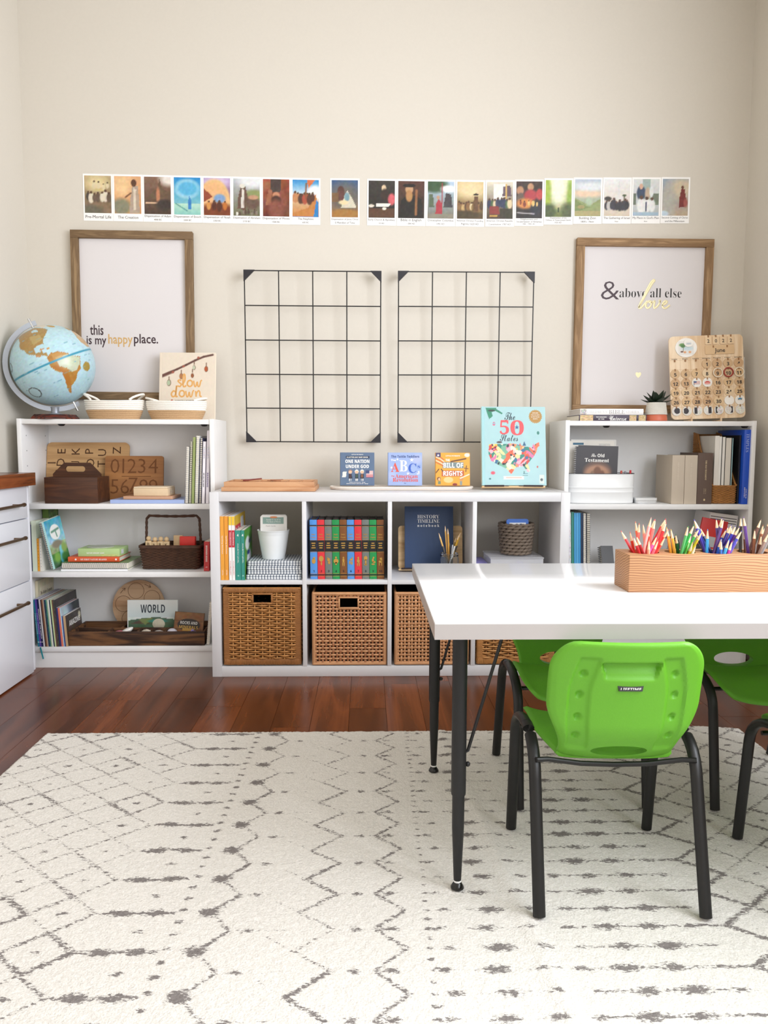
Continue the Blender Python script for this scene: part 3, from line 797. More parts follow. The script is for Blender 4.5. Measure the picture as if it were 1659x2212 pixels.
# foot (x, y) and point (x, y, z) of each pencil, in tenths of a millimetre, worked out so that they lean clear of one another
PENS = [[int(a) / 10000 for a in p.split(',')] for p in '13337,-12362,12599,-12287,7530;13279,-12586,12793,-12615,7420;13194,-12054,12893,-12101,7480;13369,-12590,12874,-12597,7440;13063,-12331,12960,-12510,7370;13168,-12676,13161,-12676,7350;13277,-12100,13043,-12042,7730;13265,-12482,13198,-12155,7670;13079,-12055,13005,-12421,7730;13364,-12487,13266,-12267,7610;13069,-12430,13405,-12409,7820;12923,-12568,13300,-12411,7870;12921,-12310,13509,-12098,7790;13041,-12245,13705,-12333,7790;13303,-12182,13368,-12049,7580;12920,-12425,13399,-12574,7430;12992,-12506,13459,-12516,7320;13140,-12220,13647,-12466,7400;13092,-12140,13750,-12408,7580;12951,-12204,13749,-12201,7820;13110,-12523,13679,-12413,7750;14028,-12239,13722,-12308,7620;14089,-12311,13832,-12309,7570;14125,-12061,13908,-12164,7520;13852,-12495,14154,-12573,7670;13972,-12497,14316,-12163,7640;13748,-12422,14352,-12449,7690;13904,-12106,14516,-12370,7590;14088,-12407,14289,-12537,7280;13974,-12631,14363,-12559,7200;14037,-12126,14579,-12411,7530;14187,-12252,13948,-12323,7450;13883,-12625,14345,-12304,7450;14965,-12348,14438,-12206,7800;15049,-12468,14571,-11958,7740;15182,-12232,14951,-12297,7830;14732,-12331,14699,-12411,7580;14812,-12373,15004,-12524,7380;14935,-12673,14924,-12666,7350;14845,-12570,15143,-12625,7370;14661,-12464,15116,-12351,7830;14972,-12045,15186,-12105,7840;14865,-12097,15199,-12600,7720;15115,-12360,15282,-12227,7630;14691,-12541,15356,-12497,7680;14662,-12258,15292,-12137,7540;15065,-12624,15424,-12139,7610;14800,-12439,15465,-12591,7570;14861,-12482,15463,-12489,7460;14853,-12210,15437,-12533,7660;14930,-12583,15216,-12632,7320;15148,-12157,14511,-12076,7500;15171,-12460,14591,-12210,7600;15930,-12263,15623,-12304,7880;15641,-12245,15745,-11932,7830;15807,-12284,15806,-12017,7510;15811,-12474,15890,-12358,7570;16001,-12094,16087,-12375,7690;15867,-12079,16137,-12664,7890;15646,-12134,16220,-12023,7790;15894,-12422,15973,-12526,7450;15631,-12496,16070,-12686,7520;15771,-12064,16243,-12162,7570;15722,-12366,16410,-12389,7680'.split(';')]
for hi, (lst, gname) in enumerate(((RED, 'red and orange pencils in the block'), (GRN, 'green and yellow pencils in the block'), (BLU, 'blue and purple pencils in the block'), (BRN, 'brown and grey pencils in the block'))):
    hx = BX0 + HX[hi]; hy = BY0 + BD / 2
    for i in range(len(lst)):
        tx, tz, col, nm = lst[i]
        bxx, byy, tx, ty, tz = PENS.pop(0); zb = BZ0 + 0.0135
        art = 'an' if nm[0] in 'aeiou' else 'a'
        pencil((bxx, byy, zb), (tx, ty, tz), col, '%s coloured pencil standing in the %s hole of the pine block' % (nm, ('first', 'second', 'third', 'fourth')[hi]), gname)

# ================================================================== BOOK BUILDERS
# book space: x thickness, y depth (spine at y=0), z height
def book(name, label, cat, loc, rot, w, d, h, col, kind='hard', rough=0.45, group=None, page=None, spine_col=None, back_col=None):
    if rot[1] > 0: loc = (loc[0], loc[1], loc[2] + w * math.sin(R(rot[1])) + 0.0002)      # a leaning book stands on its lower edge
    t = T(name, label, cat, loc, rot, group)
    cm = mat(col, rough, var=0.03, scale=30, name='cover')
    pg = page or PAGES
    if kind == 'hard':
        th = 0.0024
        c = MB().box(0, th, 0.001, d, 0, h, 0.0006).box(w - th, w, 0.001, d, 0, h, 0.0006)
        sp = MB().grid(lambda u, v: (w * u, -0.0022 * math.sin(math.pi * u), h * v), 6, 1).grid(lambda u, v: (w * u, 0.0022 - 0.0022 * math.sin(math.pi * u), h * v), 6, 1, flip=True)
        sp.box(0, w, 0.0, 0.002, 0, h)
        if spine_col is None: c.add(sp.v, sp.f); P('cover', c, cm, t)
        else:
            P('cover', c, cm, t); P('spine', sp, mat(spine_col, rough, var=0.03, name='cover'), t)
        P('page_block', MB().box(th, w - th, 0.003, d - 0.003, 0.0025, h - 0.0025), pg, t, 0)
    elif kind == 'soft':
        th = min(0.0006, w * 0.2)
        c = MB().box(0, th, 0, d, 0, h).box(w - th, w, 0, d, 0, h)
        if spine_col is None: c.box(0, w, -0.0004, 0.0004, 0, h); P('cover', c, cm, t, 0)
        else:
            P('cover', c, cm, t, 0); P('spine', MB().box(0, w, -0.0005, 0.0004, 0, h), mat(spine_col, rough, var=0.03, name='cover'), t, 0)
        P('page_block', MB().box(th, w - th, 0.0006, d - 0.0005, 0.0005, h - 0.0005), pg, t, 0)
    elif kind == 'spiral':
        P('cover', MB().box(0, 0.0008, 0.004, d, 0, h).box(w - 0.0008, w, 0.004, d, 0, h), cm, t, 0)
        P('page_block', MB().box(0.001, w - 0.001, 0.005, d - 0.001, 0.001, h - 0.001), pg, t, 0)
        s = MB(); n = max(6, int(h / 0.0085)); r = w * 0.5
        for i in range(n):
            z = 0.006 + (h - 0.012) * i / (n - 1)
            s.tube([(w / 2 + r * math.cos(a), 0.004 + r * math.sin(a), z) for a in [2 * math.pi * k / 10 for k in range(10)]], 0.0011, 5, closed=True)
        P('wire_binding', s, mat(back_col or '#d9d9dc', 0.3, 0.8 if back_col is None else 0.0, name='binding'), t)
    return t
GOLD = mat('#c79a4a', 0.4, 0.35, var=0.1, scale=300, name='gold_foil')
INK = mat('#26211f', 0.6, name='ink')
INKW = mat('#f6f4f0', 0.6, name='white_ink')
def col_of(h, rough=0.5): return mat(h, rough, var=0.0, name='ink')
# a book that shows its front: covers face -y (rot z -90), spine towards -x
def front_book(name, label, loc, w, h, thick, col, lean=8, kind='hard', rotz=0, group=None, page=None, spine_col=None, roll=0, cat='book', **k):
    t = book(name, label, cat, loc, (0, 0, 0), thick, w, h, col, kind, group=group, page=page, spine_col=spine_col, **k)
    M_ = Matrix.Rotation(R(rotz), 4, 'Z') @ Matrix.Rotation(R(-lean), 4, 'X') @ Matrix.Rotation(R(roll), 4, 'Y') @ Matrix.Rotation(R(-90), 4, 'Z')
    t.rotation_euler = M_.to_euler()
    return t
def lying(name, label, loc, w, d, h, col, kind='hard', rotz=0, group=None, cat='book', **k):
    """spine to -y, thickness upward; loc is the front corner at +x end (length runs towards -x)"""
    t = book(name, label, cat, loc, (0, 0, 0), w, d, h, col, kind, group=group, **k)
    t.rotation_euler = (Matrix.Rotation(R(rotz), 4, 'Z') @ Matrix.Rotation(R(-90), 4, 'Y')).to_euler()
    return t

# ================================================================== GLOBE
t = T('globe', 'blue desk globe in a silver half ring on a dark wooden base', 'globe', (-0.687, 0.205, 1.0605), (0, 0, 22))
gz, gr = 0.2265, 0.1665
TILT = R(25.5)
ax = Vector((-math.sin(TILT), 0, math.cos(TILT)))
# base: octagonal plinth with sloping rim
oct_ = lambda r: [(r * math.cos(R(22.5 + 45 * k)), r * math.sin(R(22.5 + 45 * k))) for k in range(8)]
b_ = MB(); lv = [(0.102, 0.0), (0.102, 0.005), (0.088, 0.020), (0.0, 0.020)]
vs = [(x_, y_ * .8, z_) for r_, z_ in lv[:3] for x_, y_ in oct_(r_)]
b_.add(vs, [tuple(range(7, -1, -1)), tuple(range(16, 24))] + [(j * 8 + k, j * 8 + (k + 1) % 8, j * 8 + 8 + (k + 1) % 8, j * 8 + 8 + k) for j in range(2) for k in range(8)])
P('base', b_, wood('#2b0f09', '#6b2c1b', 'X', 2.0, 0.25, name='mahogany'), t, 0)
SILV = mat('#a3a8b0', 0.42, 0.55, var=0.05, scale=120, name='silver')
P('stem', MB().lathe([(0.028, 0.020), (0.026, 0.024), (0.0165, 0.027), (0.0165, 0.046), (0.0185, 0.052)], 24), SILV, t)
mr_ = gr * 1.115
m_ = MB()
for k in range(61):
    th = math.pi + math.pi * k / 60
    c_, s_ = math.cos(th - math.pi / 2), math.sin(th - math.pi / 2)
prof = [(-0.0125, -0.004), (0.0075, -0.004), (0.0075, 0.004), (-0.0125, 0.004)]
px_ = Vector((math.cos(TILT), 0, math.sin(TILT)))
pts = []
for k in range(-2, 63):
    a = math.pi * k / 60
    rad = (ax * math.cos(a) - px_ * math.sin(a))
    pts.append(rad)
vs = []; fs = []
for p in pts:
    for pr, py in prof: vs.append(Vector((0, 0, gz)) + p * (mr_ + pr) + Vector((0, py, 0)))
for i in range(len(pts) - 1):
    for k in range(4): fs.append((i * 4 + k, i * 4 + (k + 1) % 4, i * 4 + 4 + (k + 1) % 4, i * 4 + 4 + k))
fs += [(3, 2, 1, 0), tuple((len(pts) - 1) * 4 + k for k in range(4))]
P('meridian_ring', MB().add(vs, fs), SILV, t)
for sgn in (1, -1):
    q0 = Vector((0, 0, gz)) + ax * sgn * (gr + 0.001); q1 = Vector((0, 0, gz)) + ax * sgn * (mr_ + 0.022)
    P('pole_pin', MB().tube([q0, q1], 0.0055, 12), mat('#d6d8db', 0.15, 0.95, name='chrome'), t)
# globe map: colours over longitude and latitude
gw, gh = 260, 132
A = Art(gw, gh, '#a3cfdf', asp=2.0)
A.grad('#b3dae8', '#c6e6ef', clip=False).noise(0.03, 60, 4)
ll = lambda pts: [((lo + 255) % 360 / 360, (la + 90) / 180) for lo, la in pts]     # seam at 105E, out of view
LAND = [([(lo + 7, la) for lo, la in [(-168, 66), (-156, 71), (-125, 70), (-95, 72), (-80, 73), (-62, 60), (-56, 52), (-65, 45), (-75, 38), (-81, 31), (-80, 25.5), (-83, 29), (-90, 29.5), (-97, 27), (-97, 20), (-91, 18.5), (-87, 21), (-88, 16), (-83, 14), (-83, 9.5), (-78, 8.5), (-84, 9), (-94, 15.5), (-105, 20), (-110, 24), (-114, 31), (-121, 35), (-124, 42), (-124, 48), (-135, 58), (-150, 60), (-162, 56), (-165, 62)]], '#b08f55'),
        ([(-88, 62), (-85, 57), (-75, 55), (-72, 52), (-70, 57), (-71, 62), (-79, 65)], '#bfe0ea'),
        ([(-55, 60), (-44, 60), (-22, 70), (-20, 80), (-35, 83), (-60, 81), (-68, 76), (-54, 68)], '#e8dfd0'),
        ([(-79, 8.5), (-72, 12), (-62, 10.5), (-51, 4), (-48, -1), (-35, -6), (-39, -15), (-41, -22), (-48, -26), (-53, -34), (-58, -38), (-65, -42), (-68, -50), (-70, -55), (-74, -51), (-73, -40), (-71, -28), (-70, -18), (-76, -14), (-81, -5), (-80, 1)], '#b9853c'),
        ([(-69, 4), (-52, 3), (-45, -2), (-36, -7), (-40, -15), (-48, -22), (-56, -22), (-62, -14), (-70, -8)], '#c9d3b8'),
        ([(-84, 21), (-75, 20), (-77, 22), (-82, 23)], '#d08f4f'), ([(-74, 18), (-69, 18.5), (-70, 20), (-73, 20)], '#cf9a5a'),
        ([(-17, 14), (-16, 22), (-10, 30), (-5, 36), (10, 37), (20, 32), (33, 31), (43, 12), (51, 11), (40, -5), (40, -16), (33, -26), (20, -35), (12, -18), (9, 4), (-8, 4.5)], '#c9a878'),
        ([(-9, 37), (-9, 43), (0, 47), (3, 51), (8, 56), (18, 60), (30, 70), (60, 70), (60, 40), (28, 40), (15, 40)], '#cdb27c'),
        ([(-180, -90), (179.9, -90), (179.9, -78), (-180, -76)], '#eee9e2')]
A2 = []
for pl, c_ in LAND: A.poly(ll(pl), c_)
rr = np.random.RandomState(2)
A.noise(0.11, 110, 9)
A.poly(ll([(-118, 50), (-105, 50), (-98, 34), (-105, 32), (-114, 36)]), '#b58d4e', 0.7); A.poly(ll([(-93, 50), (-73, 46), (-71, 36), (-89, 32)]), '#c6b47c', 0.6)
A.poly(ll([(-72, -6), (-62, -20), (-64, -40), (-72, -38), (-70, -18), (-79, -6)]), '#b9752f', 0.75)
A.poly(ll([(-72, 10), (-60, 9), (-52, 4), (-60, 2), (-72, 2)]), '#c99a55', 0.7); A.poly(ll([(-92, 17), (-84, 15), (-86, 12), (-91, 14)]), '#c97f3c', 0.8)
A.rect(0, 1, 0.4945, 0.5055, '#3c9bb8')
for lo, la, c_ in ((-128, -28, '#3f3f40'), (-30, 58, '#c19a45'), (-28, -22, '#a98e3c'), (-150, 18, '#3f3f40')):
    (cx, cz), = ll([(lo, la)])
    A.ell(cx, cz, 0.034 if la == -28 else 0.022, 0.05 if la == -28 else .036, c_, 0.05)
    if c_ == '#3f3f40': A.ell(cx, cz, 0.029 if la == -28 else 0.017, 0.043 if la == -28 else .028, '#b9dde8', 0.05)
for i in range(70):
    lo, la = rr.uniform(-180, 0), rr.uniform(-50, 55); (cx, cz), = ll([(lo, la)])
    A.line([(cx, cz), (cx + rr.uniform(.006, .02), cz)], 0.0022, '#7fb2c6')
for lat in (23.5, -23.5): A.rect(0, 1, (lat + 90) / 180 - 0.0016, (lat + 90) / 180 + 0.0016, '#8fbfd2')
for pl, c_ in LAND[:1] + LAND[3:4]:
    pass
LO = (A.X * 360 - 255); LA = A.Z * 180 - 90
lon = np.radians(LO + 74.0); lat = np.radians(LA)          # 74W faces the room
ex = np.array([math.cos(TILT), 0, math.sin(TILT)]); ey = np.array([0, -1, 0]); ez = np.array(ax)
n_ = (np.cos(lat) * np.sin(lon))[..., None] * ex + (np.cos(lat) * np.cos(lon))[..., None] * ey + np.sin(lat)[..., None] * ez
v = (n_.reshape(-1, 3) * gr + np.array([0, 0, gz]))
idx = np.arange((gh - 1) * (gw - 1)); a_ = idx // (gw - 1) * gw + idx % (gw - 1)
me = bpy.data.meshes.new('sphere'); me.from_pydata(v.tolist(), [], np.stack([a_, a_ + 1, a_ + gw + 1, a_ + gw], 1).tolist()); me.update(); me.shade_smooth()
finish_print(me, A.a.reshape(-1, 3), t, 'globe_sphere', 0.28)

# ================================================================== FRAMED SIGNS
FRW = wood('#735b40', '#a08562', 'Z', 5.0, 0.7, name='rustic_frame', rings=2)
FRW2 = wood('#886a4a', '#b5946e', 'Z', 5.0, 0.7, name='rustic_frame_light', rings=2)
def sign(label, cx, cz, w, h, rot, wd, m_):
    t = T('framed_sign', label, 'framed sign', (cx, YB - 0.0005, cz), (0, rot, 0))
    d = 0.028
    for n, x0, x1, z0, z1 in (('top_rail', -w / 2, w / 2, h / 2 - wd, h / 2), ('bottom_rail', -w / 2, w / 2, -h / 2, -h / 2 + wd)):
        P(n, MB().box(x0, x1, -d, 0, z0, z1, 0.0012), wood('#735b40', '#a08562', 'X', 5.0, 0.7, name='rustic_frame', rings=2) if m_ is FRW else wood('#886a4a', '#b5946e', 'X', 5.0, 0.7, name='rustic_frame_light', rings=2), t)
    for x0 in (-w / 2, w / 2 - wd): P('side_stile', MB().box(x0, x0 + wd, -d, 0, -h / 2 + wd + .0004, h / 2 - wd - .0004, 0.0012), m_, t)
    P('canvas', MB().box(-w / 2 + wd, w / 2 - wd, -0.012, -0.004, -h / 2 + wd, h / 2 - wd), mat('#dcd8d9', 0.8, var=0.01, scale=300, name='canvas'), t, 0)
    return t
s = sign('framed sign with brown and tan lettering, above the globe', -0.409, 1.526, 0.537, 0.741, 0.45, 0.034, FRW)
dk = col_of('#3d2a33'); tan = col_of('#d2ab6d')
X0, Z0, Y0 = -0.409, 1.526, -0.012
text('this', s, (-0.575 - X0, Y0, 1.465 - Z0), 0.060, 0.046, dk, bold=0.013)
text('is my', s, (-0.577 - X0, Y0, 1.413 - Z0), 0.088, 0.050, dk, bold=0.013)
text('happy', s, (-0.470 - X0, Y0, 1.419 - Z0), 0.109, 0.056, tan, bold=0.013)
text('place.', s, (-0.356 - X0, Y0, 1.422 - Z0), 0.108, 0.055, dk, bold=0.013)
s = sign('framed sign with black serif words and a pale gold word, behind the calendar', 1.889, 1.494, 0.620, 0.777, 0.15, 0.035, FRW2)
X0, Z0 = 1.889, 1.494
text('&', s, (1.738 - X0, Y0, 1.655 - Z0), 0.084, 0.081, dk, 'ital', thin=-0.012)
text('above', s, (1.842 - X0, Y0, 1.645 - Z0), 0.123, 0.041, INK, 'serifthin')
text('all else', s, (1.993 - X0, Y0, 1.646 - Z0), 0.143, 0.041, INK, 'serifthin')
PG = mat('#e9dcae', 0.35, 0.2, var=0.05, name='pale_gold')
lov = MB()
def stroke(mb, pts, r, sc, ox, oz, y=-0.0135):
    P3 = [Vector((ox + a * sc, y, oz + b * sc)) for a, b in pts]
    out = []
    for i in range(len(P3) - 1):
        p0, p1, p2, p3 = P3[max(i - 1, 0)], P3[i], P3[i + 1], P3[min(i + 2, len(P3) - 1)]
        for k in range(6):
            u = k / 6
            out.append(0.5 * ((2 * p1) + (-p0 + p2) * u + (2 * p0 - 5 * p1 + 4 * p2 - p3) * u * u + (-p0 + 3 * p1 - 3 * p2 + p3) * u ** 3))
    out.append(P3[-1])
    mb.tube(out, r, 6, sx=0.15 if False else 1, sy=1, M=Matrix.Translation((0, y, 0)) @ Matrix.Diagonal((1, 0.12, 1, 1)) @ Matrix.Translation((0, -y, 0)))
    return mb
# "love" drawn as one ribbon of script
stroke(lov, [(0.02, .02), (.3, .55), (.62, 1.12), (.72, 1.24), (.66, 1.28), (.5, 1.08), (.25, .55), (.05, .12), (.06, .01), (.16, .04), (.3, .2), (.42, .34)], 0.0042, 0.098, 1.868 - X0, 1.577 - Z0)
stroke(lov, [(.50, .33), (.38, .24), (.36, .08), (.46, .01), (.58, .10), (.62, .28), (.52, .33), (.54, .26), (.68, .28), (.76, .33), (.74, .15), (.76, .01), (.92, .12), (1.02, .33), (.98, .36), (1.02, .28)], 0.0042, 0.098, 1.868 - X0, 1.577 - Z0)
stroke(lov, [(1.10, .14), (1.28, .22), (1.34, .31), (1.26, .34), (1.14, .22), (1.16, .05), (1.30, .02), (1.48, .16)], 0.0042, 0.098, 1.868 - X0, 1.577 - Z0)
P('lettering', lov, PG, s)
text('♥', s, (1.880 - X0, Y0, 1.277 - Z0), 0.026, 0.026, PG)

# ================================================================== WIRE GRIDS ON THE WALL
WIRE = mat('#1b1a1c', 0.45, var=0.1, name='black_wire')
def wire_grid(label, x0, rot):
    t = T('wire_grid', label, 'wall grid', (x0, 0.392, 0.969), (1.6, rot, 0))
    w, h = 0.603, 0.752
    fr = MB()
    for k in range(5): P('wire', MB().tube([(w * k / 4, 0, 0), (w * k / 4, 0, h)], 0.0026, 6), WIRE, t)
    for k in range(6): P('wire', MB().tube([(0, -0.003, h * k / 5), (w, -0.003, h * k / 5)], 0.0026, 6), WIRE, t)
    for cx, sx in ((0, 1), (w, -1)):
        for cz, sz in ((0, 1), (h, -1)):
            pl = [(cx - sx * .003, cz - sz * .003), (cx + sx * 0.046, cz - sz * .003), (cx + sx * 0.042, cz + sz * .002), (cx + sx * .002, cz + sz * 0.042), (cx - sx * .003, cz + sz * 0.046)]
            if sx * sz < 0: pl = pl[::-1]
            P('corner_plate', MB().prism(pl, -0.007, 0.004), mat('#211f26', 0.5, var=0.2, scale=200, name='black_felt'), t)
            P('standoff', MB().lathe([(0.006, 0), (0.006, 0.030 + (0.014 if sz > 0 else 0.0))], 12, M=Matrix.Translation((cx + sx * .012, 0.004, cz + sz * .012 - (0.004 if sz < 0 else 0))) @ Matrix.Rotation(R(-90), 4, 'X')), mat('#e8e6e0', 0.4, name='white_plastic'), t)
    return t
wire_grid('black wire wall grid next to the brown and tan lettered sign', 0.0935, 0.1)
wire_grid('black wire wall grid partly behind the large pale blue book', 0.778, -0.1)

# ================================================================== TIMELINE CARDS
GREYT = col_of('#4a4644')
def c01(A): A.grad('#6d5a45', '#c8b184', clip=False).ell(.45, .78, .4, .2, '#e9d7a3', .9).rect(.35, .75, .58, .66, '#d8c689').people(4, .3, .95, .72, .16, ['#efe3c2', '#e6d6ae'], 1).ell(.3, .05, .8, .33, '#8c735a', .5).people(7, .05, .98, .42, .22, ['#4b423c', '#e8ddc8', '#6b5647'], 2).ell(.2, .02, .5, .2, '#6f6a58', .6)
def c02(A): A.grad('#d79a63', '#eab184', clip=False).ell(.3, .75, .35, .3, '#f6cf9b', 1).ell(.25, .18, .35, .22, '#8d8a72', .5).poly([(.55, 0), (.95, 0), (.93, .35), (.88, .75), (.68, .75), (.6, .4)], '#b7a391').poly([(.7, .1), (.8, .1), (.82, .65), (.72, .7)], '#e2d3bf').ell(.73, .82, .1, .1, '#5d3a28', .2).line([(.62, .55), (.42, .44)], .02, '#7d5237')
def c03(A): A.grad('#4d3a2e', '#8d6a58', clip=False).ell(.95, .95, .35, .18, '#f0e8df', .8).poly([(.1, .4), (.35, .62), (.5, .7), (.58, .95), (.66, .7), (.9, .6), (1, .4)], '#6b5540').ell(.52, .5, .07, .22, '#c98663', .6).rect(.05, .5, .28, .32, '#d9b495').ell(.75, .25, .3, .15, '#3d332c', .4)
def c04(A): A.grad('#a9dcd2', '#1f8fd4', clip=False).ell(.5, .7, .45, .25, '#c8ecf6', .35).ell(.52, .7, .4, .2, '#5db9e4', .5).grad('#8fcfc4', '#bfe6d2', 0, .3).poly([(.52, .15), (.66, .15), (.64, .4), (.58, .5), (.54, .4)], '#3a86c8').line([(.05, .3), (.5, .1)], .012, '#3e8f8d')
def c05(A): A.grad('#8a4b2b', '#a58fc4', clip=False).ell(.5, .9, .6, .15, '#d9bfe0', .9).ell(.4, .35, .6, .62, '#efc98b', .12).ell(.38, .35, .55, .55, '#eeb983', .3).ell(.6, .45, .22, .12, '#7fa3cf', .4).poly([(0, .72), (.35, .5), (0, .35)], '#9c4a34').ell(.5, .12, .7, .2, '#7d3d1e', .5).people(4, .1, .9, .25, .2, ['#c7742e', '#5a2d1d', '#d9984f'], 3)
def c06(A): A.grad('#6b6a4c', '#c2c6cf', clip=False).ell(.7, .95, .5, .2, '#eceef0', .8).ell(.8, .55, .4, .15, '#8f9b62', .5).poly([(.15, .2), (.45, .15), (.55, .5), (.45, .8), (.28, .8), (.18, .5)], '#6d5244').poly([(.28, .2), (.42, .2), (.42, .7), (.32, .72)], '#e3dcd3').ell(.34, .8, .1, .06, '#e9e2d8', .3).ell(.7, .35, .3, .18, '#6a5346', .4).ell(.75, .5, .2, .06, '#c99a7a', .4).people(8, .1, .95, .08, .1, ['#efece4', '#57483c', '#8a7f72'], 4)
def c07(A): A.grad('#6b3527', '#a0543f', clip=False).noise(.25, 5, 6).rect(.3, .68, .65, 1, '#4a3c37').poly([(.1, .3), (.3, .3), (.35, .7), (.22, .75)], '#a4684a').poly([(.7, .3), (.9, .3), (.8, .72), (.66, .7)], '#8d4d3a').ell(.5, .56, .14, .1, '#c88b6c', .3).ell(.5, .44, .18, .12, '#4a2a22', .4).ell(.5, .2, .3, .25, '#8d5242', .5)
def c08(A): A.grad('#c9843f', '#f2f5f7', clip=False).grad('#dce9f2', '#2f8fd2', .6, 1).poly([(.55, 1), (.85, 1), (.6, .75)], '#d9784a').ell(.85, .65, .3, .2, '#f4f6f5', .5).poly([(0, .1), (.6, .25), (.9, .65), (.95, 0), (0, 0)], '#c98546').grad('#2a7fc4', '#79b9dd', 0, .02).poly([(.8, 0), (1, 0), (1, .4), (.9, .45)], '#2f86c9').people(8, .05, .8, .5, .22, ['#c98a5d', '#5c3a2c', '#e2c29a', '#b4553f'], 5).line([(.5, .5), (.52, .9)], .02, '#8d5b38')
def c09(A): A.grad('#9c6f42', '#3f5f8a', clip=False).ell(.5, .55, .45, .35, '#6f6a62', .9).ell(.35, .72, .13, .12, '#5a3a35', .2).ell(.35, .58, .18, .14, '#6b453f', .3).poly([(.35, .25), (.95, .25), (.75, .55), (.6, .72), (.5, .62), (.42, .4)], '#d9d3bd').ell(.58, .55, .1, .12, '#7fa2ad', .3).ell(.5, .1, .6, .12, '#a97a3d', .5).ell(.45, .4, .18, .06, '#efd9ac', .4).rect(0, .25, .4, .65, '#7d5f42')
def c10(A): A.grad('#231f1c', '#3a352e', clip=False).rect(0, 1, 0, .25, '#5d3f2b').ell(.58, .8, .09, .09, '#e3caa4', .2).ell(.62, .62, .16, .16, '#3a2a22', .4).ell(.88, .5, .14, .16, '#d8656c', .4).poly([(.28, .3), (.75, .3), (.85, .38), (.3, .38)], '#efeae0').ell(.1, .32, .12, .04, '#e6ddcb', .3).ell(.6, .25, .08, .04, '#f0e9dc', .3)
def c11(A): A.grad('#2c251e', '#5d3a2e', clip=False).poly([(.05, 0), (.95, 0), (.9, .5), (.7, .62), (.3, .62), (.1, .45)], '#221e19').ell(.42, .78, .15, .13, '#c79c76', .2).ell(.42, .88, .24, .05, '#1d1815', .2).ell(.42, .6, .13, .16, '#b98a56', .3).line([(.7, .75), (.68, .1)], .03, '#9d6a42')
def c12(A): A.grad('#7d7a6c', '#b8d3ea', clip=False).ell(.25, .9, .5, .2, '#3f5a3c', .5).ell(.8, .8, .3, .1, '#eef2f5', .5).poly([(.6, .3), (.95, .3), (.9, .65), (.7, .7)], '#4a4548').poly([(.3, .12), (.55, .12), (.55, .4), (.42, .55), (.32, .4)], '#b23b48').line([(.55, .4), (.55, .95)], .014, '#a03a44').ell(.4, .57, .06, .05, '#c99a7a', .3).poly([(.05, .3), (.25, .3), (.2, .65), (.05, .65)], '#5a6a52').rect(0, 1, 0, .12, '#8d8878')
def c13(A): A.grad('#5d4a2e', '#d9bd84', clip=False).ell(.5, .8, .6, .25, '#ecd7a8', .9).people(10, .02, .98, .32, .2, ['#5a452e', '#c9a871', '#8d6a42', '#e6d2a8'], 6).poly([(.6, .2), (.8, .2), (.8, .62), (.65, .62)], '#6b4e34').ell(.72, .66, .1, .03, '#2e241b', .2).ell(.3, .1, .6, .12, '#4e4028', .5)
def c14(A): A.grad('#4a3a2a', '#e6e0cc', clip=False).rect(.25, .75, .5, .95, '#f2efe6').poly([(.6, .6), (.95, .6), (.9, .9), (.62, .88)], '#6a5560').rect(.72, .76, .55, .95, '#d9b26a').people(8, .05, .95, .42, .2, ['#3a3f5a', '#e6d2a8', '#a8433d', '#2d2a2c', '#4f6a4a'], 7).poly([(.1, .12), (.5, .12), (.45, .35), (.12, .35)], '#8d3a35').rect(.5, 1, 0, .28, '#3d3a2a').rect(.1, .4, .05, .09, '#c9a04e')
def c15(A): A.grad('#2b2626', '#4a3a36', clip=False).ell(.15, .75, .14, .12, '#b98a6a', .3).ell(.18, .55, .16, .14, '#6a5a52', .3).ell(.55, .85, .12, .1, '#c99a76', .3).ell(.55, .62, .25, .16, '#b5434a', .4).ell(.9, .65, .14, .15, '#c2494a', .4).ell(.35, .4, .35, .14, '#d98f4d', .5).ell(.75, .25, .2, .2, '#30303a', .4).line([(.05, .15), (.7, .12)], .015, '#b9b4b8').people(5, .1, .9, .4, .12, ['#d9a04e', '#e8c27a', '#8d4a35'], 8)
def c16(A): A.grad('#6f7a3a', '#eef0b8', clip=False).ell(.5, .75, .32, .45, '#fbfbe2', .9).ell(.05, .6, .15, .6, '#a8bf4a', .8).ell(.95, .55, .12, .5, '#9ab84e', .8).ell(.1, .15, .3, .2, '#4a5a32', .6).ell(.9, .15, .3, .22, '#55603a', .6).rect(.47, .53, .12, .26, '#3a4a2a').noise(.1, 12, 3)
def c17(A): A.grad('#9aa36a', '#c3cfe0', clip=False).ell(.5, .62, .6, .12, '#efd2b4', .7).ell(.6, .8, .6, .12, '#e6ebef', .7).poly([(0, .5), (.4, .35), (.6, .3), (1, .48), (1, 0), (0, 0)], '#93a066').poly([(0, .45), (.35, .3), (.6, .25), (0, .1)], '#7d8f52').ell(.55, .4, .12, .12, '#b9cdb0', .8).ell(.25, .25, .14, .05, '#a89a62', .4).rect(0, 1, 0, .14, '#b0a670')
def c18(A): A.grad('#d9c9b4', '#f4f5f6', clip=False).poly([(.5, .5), (.64, .5), (.62, .75), (.57, .98), (.53, .75)], '#e3e2e2').rect(.42, .75, .45, .56, '#e9e6e2').ell(.15, .47, .14, .06, '#3a352e', .4).line([(.78, .4), (.78, .55)], .014, '#5a5a42').ell(.78, .56, .08, .03, '#4a5a3a', .4).rect(.05, .95, .2, .28, '#2d2b2e').people(9, .05, .95, .28, .22, ['#2b292c', '#4a3a35', '#c9c4c0', '#35323a'], 9)
